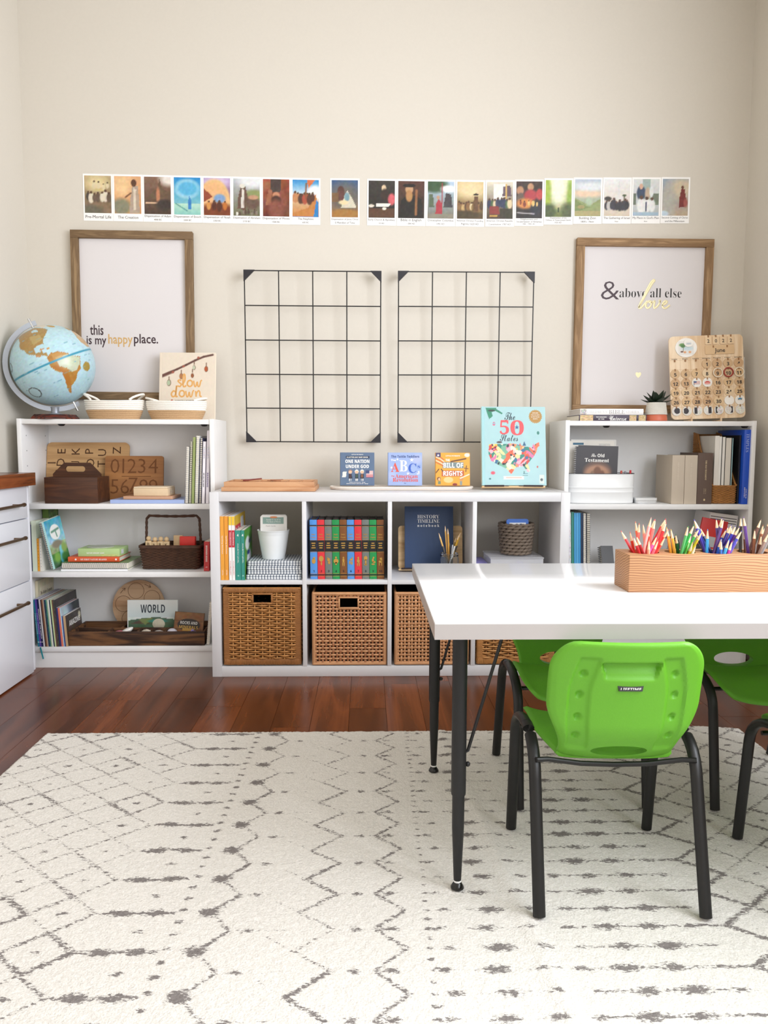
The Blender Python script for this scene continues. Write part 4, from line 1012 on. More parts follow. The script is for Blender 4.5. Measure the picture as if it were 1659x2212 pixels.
def c19(A): A.grad('#b9bec0', '#e4e8e6', clip=False).rect(.35, .65, .45, 1, '#a9bcb6').rect(0, .12, .3, .6, '#6d7a68').rect(.75, 1, .3, .6, '#77826f').ell(.3, .62, .17, .2, '#3f4f68', .25).ell(.3, .8, .07, .08, '#dcb298', .2).ell(.55, .6, .1, .18, '#c9b29a', .3).ell(.7, .66, .08, .14, '#e9ecec', .3).people(3, .2, .85, .28, .36, ['#f3f3f1', '#eef0ee'], 10).ell(.5, .25, .04, .14, '#4a4f6a', .3).rect(0, 1, 0, .1, '#a9c3d6')
def c20(A): A.grad('#c3ad92', '#8fa5bf', clip=False).ell(.75, .75, .5, .3, '#d6c6ac', .9).ell(.2, .3, .25, .6, '#b9b6ac', .9).poly([(.66, .22), (.85, .24), (.92, .45), (.85, .72), (.72, .72), (.66, .5)], '#7d2f2d').ell(.77, .77, .05, .05, '#6b3a2a', .3).ell(.9, .35, .08, .12, '#a45a52', .6).ell(.05, .05, .2, .08, '#c9dcea', .5)
CARDS = [('Pre-Mortal Life', '', c01, 'a crowd on pale clouds'), ('The Creation', '', c02, 'a robed figure against an orange sky'), ('Dispensation of Adam', '4000 BC', c03, 'a dark brown crag'), ('Dispensation of Enoch', '3300 BC', c04, 'a bright blue oval sky'),
         ('Dispensation of Noah', '2350 BC', c05, 'a rainbow over brown ground'), ('Dispensation of Abraham', '2150 BC', c06, 'a cloaked figure among stones'), ('Dispensation of Moses', '1500 BC', c07, 'a red brown figure lifting a dark slab'), ('The Nephites', '600 BC', c08, 'a crowded wooden ship'),
         ('Dispensation of Jesus Christ', '0 Meridian of Time', c09, 'a seated couple by night'),
         ('Early Church & Apostasy', '50 AD', c10, 'a mask over a dark desk'), ('Bible in English', '1384 AD', c11, 'a bearded man in black'), ('Christopher Columbus', '1492 AD', c12, 'a red figure with banners'), ('American Christian Founding', 'Pilgrims 1620 AD', c13, 'sepia walkers under a tan sky'),
         ('American Christian Republic', 'Constitution 1787 AD', c14, 'a hall full of people'), ('Enlightenment and', 'Secularization of America', c15, 'red coats on black'), ('Dispensation of the', 'Fullness of Times Joseph Smith', c16, 'a sunlit green grove'), ('Building Zion', "1800's - Now", c17, 'pale hills under a pink sky'),
         ('The Gathering of Israel', 'Now', c18, 'a pale spire and a dark crowd'), ("My Place in God's Plan", 'Now', c19, 'a family in white'), ('Second Coming of Christ', 'and the Millennium', c20, 'a figure in dark red')]
CARDP = mat('#f8f7f5', 0.5, var=0.0, name='card')
cw, chh = 0.1305, 0.2015
for i, (l1, l2, fn, desc) in enumerate(CARDS):
    if i < 8: x0 = -0.6195 + i * 0.1312; zt = 2.1465 - (i + .5) / 8 * 0.010; rot = 0.5
    elif i == 8: x0 = 0.4725; zt = 2.137; rot = 0.0
    else:
        k = i - 9; x0 = 0.6375 + k * 0.1322; zt = 2.1365 + 0.0125 * sstep(4, 7, k) + 0.008 * (k / 10) - 0.004 * math.sin(math.pi * k / 10); rot = 0.3 if k < 4 else -0.3
    t = T('timeline_card', 'printed timeline card on the wall picturing %s' % desc, 'card', (x0, YB - 0.0012 - 0.0003 * (i % 2), zt), (0, rot, 0), 'timeline cards on the wall')
    P('paper', MB().box(0, cw, -0.0003, 0.0003, -chh, 0), CARDP, t, 0)
    A = Art(34, 46, '#888888', 0.68); fn(A); A.noise(0.10, 14, i)
    A.put(t, (0.0065, -0.0004, -0.0078 - 0.160), (1, 0, 0), (0, 0, 1), 0.117, 0.160, 0.35)
    fit = lambda s, hh: min(0.119, hh * len(s) * 0.52)
    if not l2: text(l1, t, (cw / 2, -0.0004, -0.184), fit(l1, 0.0145), None, GREYT)
    elif i == 14 or i == 15:
        text(l1, t, (cw / 2, -0.0004, -0.173), 0.075, None, GREYT); text(l2, t, (cw / 2, -0.0004, -0.1825), 0.113, None, GREYT); text("1800 - 1900's AD" if i == 14 else '1820 AD', t, (cw / 2, -0.0004, -0.1925), 0.055 if i == 14 else 0.032, None, GREYT)
    else:
        text(l1, t, (cw / 2, -0.0004, -0.1775), fit(l1, 0.0112), None, GREYT); text(l2, t, (cw / 2, -0.0004, -0.1915), fit(l2, 0.0095), None, GREYT)

# ================================================================== ON TOP OF THE FIRST BOOKCASE
ROPEW = mat('#f2eee6', 0.85, var=0.10, scale=260, bump=0.6, name='cotton_rope')
JUTE = mat('#c2a079', 0.9, var=0.22, scale=260, bump=0.7, name='jute_rope')
def ell_ring(a, b, z, n=48, ph=0): return [(a * math.cos(2 * math.pi * k / n + ph), b * math.sin(2 * math.pi * k / n + ph), z) for k in range(n)]
def rope_basket(label, x, y, a, rot, sag):
    t = T('rope_basket', label, 'basket', (x, y, 1.0605), (0, 0, rot), 'rope baskets on the bookcase')
    n, r = 10, 0.0046; lo, hi = MB(), MB()
    for i in range(n):
        f = i / (n - 1); k = 0.83 + 0.17 * math.sin(f * math.pi / 2)
        pts = ell_ring(a * k, a * 0.60 * k, r + i * 0.0076)
        if i >= 5: pts = [(px, py, pz + sag * 0.010 * (f - .45) * (px / a) ** 2) for px, py, pz in pts]
        (lo if i < 5 else hi).tube(pts, r, 8, closed=True)
    P('base', MB().lathe([(0.0, 0.002), (a * 0.83, 0.002), (a * 0.83, 0.006), (0.0, 0.006)], 40, ey=0.6), JUTE, t)
    P('jute_wall', lo, JUTE, t, label='tan jute rope coils'); P('cotton_wall', hi, ROPEW, t, label='white cotton rope coils')
    zt = r + (n - 1) * 0.0076
    for s_ in (-1, 1):
        pts = []
        for k in range(13):
            u = k / 12; ang = (u - .5) * 1.7
            lift = math.sin(math.pi * u)
            pts.append((s_ * a * (math.cos(ang) * (1.0 + 0.02 * lift)), a * 0.6 * math.sin(ang), zt + 0.004 + sag * 0.004 + 0.026 * lift ** 0.7 * sag))
        P('handle', MB().tube(pts, r, 8), ROPEW, t)
    return t
rope_basket('white and jute rope basket beside the globe', -0.4350, 0.200, 0.121, 0, 1.0)
rope_basket('white and jute rope basket before the cream book with a branch', -0.177, 0.22, 0.124, 3, 0.5)

t = front_book('picture_book', 'cream hardcover with a branch and chrysalises, upright behind a rope basket', (-0.281, 0.330, 1.0605), 0.246, 0.302, 0.016, '#e9dcca', 9)
W_, th = 0.246, 0.016
A = Art(100, 124, '#ecdfcd', 0.815)
A.noise(0.03, 30, 2)
A.line([(.0, .66), (.12, .70), (.28, .755), (.45, .82), (.62, .89), (.78, .945), (.95, .975)], 0.014, '#5d3a33').line([(0, .65), (.2, .72)], 0.02, '#6b433b')
for x_, z_, c_, s_ in ((.13, .55, '#b3c4a4', 1.1), (.36, .65, '#b77a4a', 1), (.57, .66, '#9c5a34', .8), (.60, .78, '#c9d3b8', .8), (.83, .76, '#b4572f', 1)):
    A.ell(x_, z_, .036 * s_, .045 * s_, '#7a5a45', .2).ell(x_ - .004, z_, .029 * s_, .037 * s_, c_, .3); A.line([(x_, z_ + .05), (x_, z_ + .09)], .007, '#7a5a45')
for x_, z_ in ((.2, .71), (.4, .80), (.68, .93)): A.ell(x_, z_, .025, .018, '#a65a48', .4)
A.poly([(.1, .23), (.2, .31), (.22, .2), (.14, .17)], '#c0583a').ell(.12, .25, .05, .03, '#5a3a30', .4)
A.put(t, (th + 0.0002, 0.012, 0.002), (0, 1, 0), (0, 0, 1), W_ - 0.013, 0.298)
sd = MB()
def spts(pts, ox, oz, sc): return [(x_ * sc + ox, z_ * sc + oz) for x_, z_ in pts]
def sidestroke(mb, pts, r):
    P3 = [Vector((th + 0.0006, a, b)) for a, b in pts]; out = []
    for i in range(len(P3) - 1):
        p0, p1, p2, p3 = P3[max(i - 1, 0)], P3[i], P3[i + 1], P3[min(i + 2, len(P3) - 1)]
        for k in range(5):
            u = k / 5
            out.append(0.5 * ((2 * p1) + (-p0 + p2) * u + (2 * p0 - 5 * p1 + 4 * p2 - p3) * u * u + (-p0 + 3 * p1 - 3 * p2 + p3) * u ** 3))
    out.append(P3[-1])
    mb.tube(out, r, 6, M=Matrix.Translation((th + 0.0006, 0, 0)) @ Matrix.Diagonal((0.12, 1, 1, 1)) @ Matrix.Translation((-th - 0.0006, 0, 0)))
sc_ = 0.037
GS = {'s': [(.5, .75), (.3, .85), (.12, .7), (.3, .5), (.5, .3), (.35, .05), (.05, .12)], 'l': [(.0, .2), (.3, .8), (.3, 1.4), (.15, 1.5), (.08, .9), (.12, .1), (.35, .05), (.45, .2)],
      'o': [(.45, .8), (.15, .7), (.05, .3), (.3, .05), (.6, .2), (.62, .6), (.42, .8)], 'w': [(0, .75), (.12, .1), (.28, .1), (.42, .6), (.52, .1), (.7, .1), (.85, .7), (1.0, .8)],
      'd': [(.55, .6), (.3, .75), (.05, .4), (.2, .05), (.5, .2), (.62, .8), (.66, 1.4), (.58, .6), (.6, .08), (.8, .1)], 'n': [(.02, .75), (.1, .05), (.12, .4), (.35, .78), (.52, .6), (.55, .15), (.75, .1)]}
for word, ox, oz in (('slow', 0.078, 0.148), ('down', 0.052, 0.102)):
    x_ = ox
    for chh_ in word:
        sidestroke(sd, spts(GS[chh_], x_, oz, sc_), 0.0036); x_ += sc_ * {'s': .62, 'l': .55, 'o': .8, 'w': 1.15, 'd': .95, 'n': .8}[chh_]
P('lettering', sd, col_of('#d9a45f'), t)
text('50 MINDFUL MOMENTS IN NATURE', t, (th + 0.0006, 0.135, 0.086), 0.13, 0.0065, INK, basis=SIDE)

# ================================================================== ON TOP OF THE SECOND BOOKCASE
t = lying('story_book', 'dark purple book with gold ornaments, lower of two beneath the wall sign', (1.832, 0.17, 1.0605), 0.026, 0.20, 0.290, '#3a2c3f')
for x0, x1 in ((0.004, 0.060), (0.216, 0.246), (0.256, 0.286)):
    A = Art(40, 16, '#c9ad7c', 2.4); A.noise(.35, 9, int(x0 * 1000)); 
    A.put(t, (0.001, -0.0022, 0.290 - x0), (0, 0, -1), (1, 0, 0), x1 - x0, 0.024)
text('Universe', t, (0.0125, -0.0022, 0.290 - 0.166), 0.074, 0.021, INKW, 'script', SPINE)
text('THE WONDERS', t, (0.0165, -0.0022, 0.290 - 0.095), 0.045, 0.0045, INKW, 'bold', SPINE); text('OF THE', t, (0.008, -0.0022, 0.290 - 0.095), 0.026, 0.0045, INKW, 'bold', SPINE)
t = lying('story_book', 'white storybook with grey spine lettering, upper of two beneath the wall sign', (1.820, 0.175, 1.087), 0.0255, 0.19, 0.272, '#f2f0ee', page=mat('#cfc8c2', .85, var=.1, scale=300, name='page_block'))
lg = col_of('#a9a6a6')
text("CHILDREN'S", t, (0.0125, -0.0022, 0.272 - 0.072), 0.085, 0.0105, col_of('#c9c6c6'), 'serifthin', SPINE); text('BIBLE', t, (0.0128, -0.0022, 0.272 - 0.157), 0.068, 0.016, lg, 'serifthin', SPINE); text('STORIES', t, (0.0125, -0.0022, 0.272 - 0.224), 0.056, 0.0105, col_of('#c9c6c6'), 'serifthin', SPINE)
A = Art(20, 20, '#b9b4ae', 1); A.noise(.6, 6, 3); A.put(t, (0.001, -0.0022, 0.272 - 0.002), (0, 0, -1), (1, 0, 0), 0.024, 0.023)

t = T('potted_succulent', 'dark green succulent in a white and terracotta pot beside the calendar', 'plant', (1.8865, 0.205, 1.0605))
pot = P('pot', MB().lathe([(0.043, 0.0), (0.047, 0.003), (0.0465, 0.012), (0.0435, 0.028), (0.043, 0.0285)], 40), mat('#c8694c', 0.45, var=0.05, name='terracotta_glaze'), t, label='glossy terracotta lower band')
hb = MB()
def hr(u, v):
    w = 2 * math.pi * u; z = 0.0285 + 0.052 * v; r_ = 0.0455 - 0.0075 * v
    zz = (u * 34) % 1; r_ += 0.0007 * (1 if ((v * 9 + abs(zz - .5) * 1.6) % 1) < .5 else -0.6)
    return (r_ * math.cos(w), r_ * math.sin(w), z)
hb.grid(hr, 204, 40)
P('pot_wall', hb, mat('#d9d5cc', 0.7, var=0.05, name='bisque'), t, label='white upper wall pressed with a herringbone pattern')
P('soil', MB().lathe([(0.0, 0.074), (0.0375, 0.074), (0.0365, 0.0725), (0.0, 0.0725)], 24), mat('#2a2019', 0.95, var=.3, name='soil'), t)
lm_ = mat('#1b2a1c', 0.45, var=0.25, scale=60, name='succulent_leaf')
rs = random.Random(5)
for i in range(13):
    a = i * 2.4; el = 0.10 + 1.15 * (i / 13) ** 1.2; L = 0.070 - 0.014 * (i / 13) + rs.uniform(-.006, .006)
    d0 = Vector((math.cos(a) * math.cos(el), math.sin(a) * math.cos(el), math.sin(el)))
    pts = [Vector((0, 0, 0.076)) + d0 * (L * k / 6) + Vector((0, 0, (0.010 * (k / 6) ** 2) * (1 if el < .8 else .4))) for k in range(7)]
    wd_ = [0.008, 0.0125, 0.016, 0.0165, 0.013, 0.0075, 0.0006]
    P('leaf', MB().tube(pts, wd_, 8, sx=0.28, sy=1.0, up=(0, 0, 1)), lm_, t)

# calendar
cal = T('perpetual_calendar', 'pale wooden perpetual calendar board with hanging tiles, leaning before the wall sign', 'calendar', (2.1425, 0.262, 1.0755), (-6, -2.0, -3))
CW, CH = 0.322, 0.368
BIRCH = wood('#dbbb94', '#efd9bb', 'Z', 2.0, 0.55, name='birch_ply', rings=2.5, bump=0.05)
P('board', MB().prism(rbox(None, CW, CH, 0.020, 0, CH / 2), 0, 0.008), BIRCH, cal)
st_ = T('calendar_stand', 'small pale wooden easel feet holding the calendar board up', 'stand', (2.1425, 0.262, 1.0605))
for fx in (-0.082, 0.048):
    P('foot', MB().prism([(fx - 0.003, 0.0), (fx + 0.003, 0.0), (fx + 0.003, 0.022), (fx - 0.003, 0.022)], -0.020, -0.012).prism([(fx - 0.003, 0.0), (fx + 0.003, 0.0), (fx + 0.003, 0.0085), (fx - 0.003, 0.0085)], -0.012, 0.06), BIRCH, st_)
LNW = mat('#b8966c', 0.7, name='etched_line')
colx = [-0.1395 + 0.0462 * i for i in range(7)]
gx0 = -0.161
ln = MB()
for i in range(1, 7): ln.box(gx0 + 0.046 * i - .0003, gx0 + 0.046 * i + .0003, -0.0003, 0.0003, 0.012, 0.270)
for z_ in [0.2705, 0.262] + [0.262 - 0.0416 * k for k in range(1, 6)]: ln.box(gx0 + 0.002, -gx0 - 0.002, -0.0003, 0.0003, z_ - .0003, z_ + .0003)
P('etched_lines', ln, LNW, cal, 0)
for i, dn in enumerate(('Sunday', 'Monday', 'Tuesday', 'Wednesday', 'Thursday', 'Friday', 'Saturday')): text(dn, cal, (colx[i], 0, 0.2665), min(0.036, 0.0042 * len(dn)), 0.0055, INK, 'bold')
PEG = mat('#9a6f45', 0.5, var=0.1, name='peg_wood')
def peg(x_, z_): P('peg', MB().prism([(x_ - .0025, z_), (x_ + .0025, z_), (x_ + .0025, z_ + .009), (x_ - .0025, z_ + .009)], -0.0062, 0.0), PEG, cal)
MC = Matrix.Translation((2.1425, 0.262, 1.0755)) @ Euler((R(-6), R(-2.0), R(-3))).to_matrix().to_4x4()
def hang(name, label, cat, x_, z_, group=None):
    t = T(name, label, cat, group=group); t.matrix_world = MC @ Matrix.Translation((x_, -0.0006, z_)); return t
tones = ['#d8b78c', '#c9a47c', '#dfc29a', '#e3caa6', '#cfae86']
def rowz(r_): return 0.246 - 0.0412 * r_
day = 1
for r_ in range(6):
    for c_ in range(7):
        x_, z_ = colx[c_], rowz(r_) - 0.004
        peg(x_, z_ + 0.0125)
        if r_ == 0 and c_ < 3: continue
        tint = rng.choice(tones)
        if r_ == 5:
            nm = ('new moon sliver', 'thin waxing crescent', 'half moon lit on its far side', 'half moon dark on its far side', 'nearly full moon with a dark edge', 'gibbous moon', 'full moon')[c_]
            t = hang('moon_disc', 'moon disc on the lowest calendar row, %s' % nm, 'disc', x_, z_, 'moon phase discs on the calendar')
            P('disc', MB().prism(disc(0.0205, 0, 0, 28), -0.003, -0.0004), mat('#e3dfd6', 0.6, name='white_disc'), t)
            A = Art(26, 26, '#ece9e2', 1); A.noise(.28, 8, c_); D = '#2a2228'
            if c_ == 0: A.ell(.6, .55, .46, .46, D, .08)
            elif c_ == 1: A.ell(.33, .5, .42, .46, D, .08)
            elif c_ == 2: A.rect(0, .48, 0, 1, D)
            elif c_ == 3: A.rect(.5, 1, 0, 1, D)
            elif c_ == 4: A.rect(0, .3, 0, 1, D).ell(.62, .5, .45, .5, '#d9d5d0', .1).noise(.5, 8, 44)
            elif c_ == 5: A.rect(.6, 1, 0, 1, D).ell(.38, .52, .44, .5, '#e2ded8', .1).noise(.2, 8, 45)
            A.put(t, (-0.0143, -0.0031, -0.0143), (1, 0, 0), (0, 0, 1), 0.0286, 0.0286)
            continue
        if (r_, c_) in ((4, 5), (4, 6)):
            t = hang('picture_disc', 'white disc %s after the thirtieth on the calendar' % ('nearly blank' if c_ == 5 else 'with a small blue car'), 'disc', x_, z_)
            P('disc', MB().prism(disc(0.021, 0, 0, 28), -0.0034, -0.0004), mat('#f1eee8', .55, name='white_disc'), t)
            if c_ == 6:
                A = Art(20, 14, '#f1eee8', 1.5); A.ell(.5, .5, .45, .2, '#3f86b4', .2).ell(.5, .68, .22, .18, '#4d94bd', .2).ell(.25, .3, .1, .12, '#2b3440', .2).ell(.75, .3, .1, .12, '#2b3440', .2)
                A.put(t, (-0.0105, -0.0035, -0.002), (1, 0, 0), (0, 0, 1), 0.021, 0.014)
            continue
        if day in (14, 15):
            t = hang('picture_disc', 'white disc with a %s in the third week of the calendar' % ('small flag' if day == 14 else 'red present'), 'disc', x_, z_)
            P('disc', MB().prism(disc(0.0205, 0, 0, 28), -0.0034, -0.0004), mat('#f1eee8', .55, name='white_disc'), t)
            A = Art(30, 22, '#f1eee8', 1.36)
            if day == 14:
                for k in range(7): A.rect(.1, .98, .25 + k * .09, .25 + k * .09 + .045, '#d0574f')
                A.rect(.1, .48, .55, .9, '#3e5f97').line([(.06, 0), (.06, .95)], .05, '#2a2a2c')
            else: A.ell(.5, .5, .4, .34, '#d8493f', .2).ell(.5, .3, .4, .16, '#f0a79d', .3).rect(.2, .8, .48, .56, '#f3d9cf')
            A.put(t, (-0.0145, -0.0035, -0.012), (1, 0, 0), (0, 0, 1), 0.029, 0.021)
            day += 1; continue
        t = hang('date_disc', 'round wooden date disc numbered %s on the calendar' % ('one two three four five six seven eight nine ten eleven twelve thirteen fourteen fifteen sixteen seventeen eighteen nineteen twenty twenty-one twenty-two twenty-three twenty-four twenty-five twenty-six twenty-seven twenty-eight twenty-nine thirty'.split()[day - 1]), 'disc', x_, z_, 'date discs on the calendar')
        P('disc', MB().prism(disc(0.0205, 0, 0, 28), -0.003, -0.0004), mat(tint, 0.6, var=0.06, scale=150, name='disc_wood'), t)
        text(str(day), t, (0, -0.0031, -0.0035), None, 0.0155, INK, 'bold', bold=0.008)
        if day in (9, 10, 11):
            q = hang('marker_ring', 'thin %s marker ring hung over disc %s of the calendar' % (('pale wooden', 'red', 'cream')[day - 9], ('nine', 'ten', 'eleven')[day - 9]), 'ring', x_, z_)
            P('ring', MB().tube([(0.0195 * math.cos(a), -0.0062, 0.0195 * math.sin(a)) for a in [2 * math.pi * k / 28 for k in range(28)]], 0.0028 if day == 10 else .0022, 6, closed=True), mat('#9c2f28' if day == 10 else '#efe4cf', .4, name='ring'), q)
        day += 1
for i, (n_, x_) in enumerate(zip('2022', (0.0095, 0.0425, 0.0740, 0.1075))):
    t = hang('year_tile', 'small wooden year tile, %s of four digits at the calendar top' % ('first', 'second', 'third', 'last')[i], 'tile', x_, 0.3445, 'year tiles on the calendar')
    P('tile', MB().prism(rbox(None, 0.028, 0.036, 0.004), -0.003, -0.0004), mat('#e4c8a2', .6, name='disc_wood'), t); text(n_, t, (0, -0.0031, -0.003), None, 0.0155, INK, 'sans', bold=0.012); peg(x_, 0.358)
t = hang('month_tile', 'wooden plaque with the month name under the year tiles', 'tile', 0.058, 0.303)
P('tile', MB().prism(rbox(None, 0.127, 0.040, 0.004), -0.003, -0.0004), mat('#d9b88e', .6, name='disc_wood'), t); text('June', t, (0.0, -0.0031, -0.006), 0.046, None, INK, 'sans', bold=0.012); peg(0.03, 0.312); peg(0.09, 0.312)
t = hang('season_disc', 'large white disc with a palm tree and starfish at the calendar top', 'disc', -0.088, 0.316)
P('disc', MB().prism(disc(0.0475, 0, 0, 40, 0.0425), -0.003, -0.0004), mat('#f1eee8', .55, name='white_disc'), t)
A = Art(44, 40, '#f1eee8', 1.1); A.ell(.6, .45, .4, .14, '#cfe3ea', .8).line([(.3, .2), (.33, .45), (.28, .7)], .02, '#7d6a4d').ell(.26, .72, .2, .12, '#6d9a55', .5).ell(.3, .62, .14, .1, '#4f8045', .5).ell(.22, .22, .09, .06, '#6a4438', .3).ell(.42, .18, .09, .08, '#e8a877', .4).ell(.75, .18, .09, .08, '#e8a877', .4)
A.put(t, (-0.034, -0.0031, -0.031), (1, 0, 0), (0, 0, 1), 0.066, 0.060)
t = hang('weather_disc', 'small white disc over the palm tree disc on the calendar', 'disc', -0.078, 0.337)
P('disc', MB().prism(disc(0.0205, 0, 0, 28, 0.0185), -0.007, -0.0042), mat('#f3f0ea', .55, name='white_disc'), t)
A = Art(20, 12, '#f3f0ea', 1.6); A.ell(.5, .4, .45, .25, '#c3ccd2', .6); A.put(t, (-0.012, -0.0071, -0.010), (1, 0, 0), (0, 0, 1), 0.024, 0.013)
t = T('paper_holder', 'clear plastic strip sticking out behind the calendar board', 'holder', (2.3185, 0.315, 1.255), (-4, -2, 0))
P('strip', MB().box(-0.012, 0.006, 0, 0.002, 0, 0.095, 0.0008), glass_mat('#f2f4f4', 0.15, 1.4, 'clear_plastic', 0.35), t)

# ================================================================== FIRST BOOKCASE, UPPER SHELF (z = 0.706)
S1, S2, S3 = 0.7065, 0.4165, 0.0935
WAL = wood('#3b1f10', '#6f4224', 'X', 2.2, 0.5, name='walnut_box', rings=2, stops=(.2, .85))
GROOVE = mat('#4f3018', 0.8, var=0.2, name='carved_groove')
def leaning(name, label, cat, loc, lean, rotz=0, roll=0):
    t = T(name, label, cat, (loc[0], loc[1], loc[2] + 0.0145 * math.sin(R(lean)) + 0.0003))
    t.rotation_euler = (Matrix.Rotation(R(rotz), 4, 'Z') @ Matrix.Rotation(R(-lean), 4, 'X') @ Matrix.Rotation(R(roll), 4, 'Y')).to_euler(); return t
t = leaning('letter_tracing_board', 'light wood tracing board carved with letters, behind the handled box', 'tracing board', (-0.615, 0.334, S1), 10)
P('board', MB().prism(rbox(None, 0.366, 0.258, 0.022, 0, 0.129), 0, 0.012), wood('#a98050', '#cfa674', 'X', 1.5, 0.55, name='oak_board', rings=3, stops=(.2, .8)), t)
for ch_, x_, z_ in (('E', -.118, .218), ('K', -.055, .218), ('P', .005, .218), ('U', .063, .212), ('Z', .128, .222), ('D', -.120, .168), ('J', -.055, .168), ('O', .012, .165), ('C', -.125, .118), ('I', -.160, .165), ('I', -.055, .118), ('T', .062, .160)):
    text(ch_, t, (x_, 0.0, z_), None, 0.036, GROOVE, rot=90, name='carved_letter')
t = leaning('number_tracing_board', 'wood tracing board carved with figures, behind the stacked cards', 'tracing board', (-0.400, 0.314, S1), 8)
P('board', MB().prism(rbox(None, 0.258, 0.197, 0.010, 0, 0.0985), 0, 0.012), wood('#8f5e34', '#ad7843', 'X', 1.5, 0.55, name='beech_board', rings=2, stops=(.2, .8)), t)
for ch_, x_, z_ in (('0', -.085, .152), ('1', -.048, .152), ('2', -.010, .152), ('3', .034, .152), ('4', .084, .152), ('5', -.085, .060), ('6', -.040, .060), ('7', -.003, .068), ('8', .042, .060), ('9', .085, .060)):
    text(ch_, t, (x_, 0.0, z_), None, 0.064, mat('#6d421f', .8, name='carved_groove'), thin=-0.010, name='carved_figure')
P('carved_line', MB().box(-.055, .075, -0.0004, 0.0004, .104, .107), mat('#6d421f', .8, name='carved_groove'), t, 0)

t = T('handled_box', 'dark brown wooden box with a tall slotted handle, before the tracing boards', 'wooden box', (-0.722, 0.150, S1))
bw, bd, bh = 0.222, 0.150, 0.110
def panel(n, *a): P(n, MB().box(*a, 0.0008), WAL, t)
panel('front_panel', 0, bw, 0, 0.008, 0, bh); panel('rear_panel', 0, bw, bd - 0.008, bd, 0, bh)
panel('side_panel', 0, 0.008, 0.0083, bd - 0.0083, 0, bh); panel('side_panel', bw - 0.008, bw, 0.0083, bd - 0.0083, 0, bh); panel('base_panel', 0.0085, bw - 0.0085, 0.0085, bd - 0.0085, 0.002, 0.008)
hp = MB().prism([(0.009, 0.01), (bw - 0.009, 0.01), (bw - 0.009, 0.122), (bw - 0.055, 0.170), (0.058, 0.170), (0.009, 0.122)], 0.070, 0.080).mesh('handle_panel', 0)
hp = apply_boolean(hp, MB().prism(rbox(None, 0.085, 0.024, 0.0115, 0.105, 0.143), 0, 0.2).mesh('c', 0))
P('handle_panel', hp, WAL, t)

SIL = mat('#d9d7d2', .5, name='grey_ink')
t = lying('exercise_book', 'thin blue and white booklet lying at the bottom of the stacked cards', (-0.138, 0.155, S1), 0.0155, 0.19, 0.312, '#9fb1dc', 'soft', page=mat('#f3f3f6', .8, name='page_block'))
t = T('card_tray', 'flat pink tinted wooden card box, middle of the stack by the tracing board', 'box', (-0.398, 0.165, S1 + 0.0165))
P('box_body', MB().box(0, 0.208, 0, 0.15, 0, 0.013, 0.001), mat('#c69a7c', .5, var=.08, name='pink_wood'), t)
t = T('card_box', 'pale wooden box with a sliding lid, topmost of the stack by the tracing board', 'box', (-0.357, 0.175, S1 + 0.0305), (0, 0, -2))
P('box_body', MB().box(0, 0.147, 0, 0.105, 0, 0.033, 0.001), mat('#dcc3a0', .55, var=.05, scale=80, name='pale_wood'), t)
P('lid', MB().box(0.001, 0.146, 0.001, 0.104, 0.0335, 0.0385, 0.001), mat('#e6d3b6', .55, var=.05, scale=80, name='pale_wood'), t)
A = Art(20, 8, '#e6d3b6', 2.5); A.noise(.3, 7, 2); A.put(t, (0.1472, 0.03, 0.006), (0, 1, 0), (0, 0, 1), 0.05, 0.022)
SPG = 'spiral bound books beside the cream box'
for x_, w_, h_, c_, bc, lb, kd, ln_ in ((-0.134, 0.012, 0.240, '#cfcfd2', '#cfd0d4', 'grey wire bound book, outermost of the row beside the pale box', 'spiral', 2.6),
        (-0.119, 0.010, 0.262, '#4a4f3c', '#6d6f66', 'dark olive wire bound book in the row beside the pale box', 'spiral', 2.6), (-0.1065, 0.010, 0.280, '#93a064', None, 'moss green thin book in the row beside the pale box', 'soft', 2.6),
        (-0.0935, 0.013, 0.286, '#f0f1ee', '#d9dbe0', 'white wire bound book in the row beside the pale box', 'spiral', 2.6), (-0.0765, 0.010, 0.276, '#3a4170', '#2b2c3a', 'navy wire bound book in the row beside the pale box', 'spiral', 2.4),
        (-0.063, 0.011, 0.262, '#f2eef4', None, 'white book with black spine lettering in the row beside the pale box', 'soft', 2.4), (-0.0465, 0.012, 0.308, '#ece6ee', None, 'tallest pale lilac book with purple spine marks, against the bookcase side', 'soft', 2.2)):
    t = book('workbook', lb, 'book', (x_, 0.150, S1), (0, ln_, 0), w_, 0.20, h_, c_, kd, group=SPG, back_col=bc)
    if kd == 'soft' and x_ > -.08:
        text('WE ON THE MAP' if x_ < -.05 else 'READING', t, (w_ / 2, -0.0006, 0.10), 0.06, w_ * .5, INK if x_ < -.05 else col_of('#5a3f86'), 'bold', SPINE)
        A = Art(6, 30, '#e8e2ee', .2); A.noise(.6, 4, 2); A.put(t, (w_ * .25, -0.0006, 0.19), (1, 0, 0), (0, 0, 1), w_ * .5, 0.05)

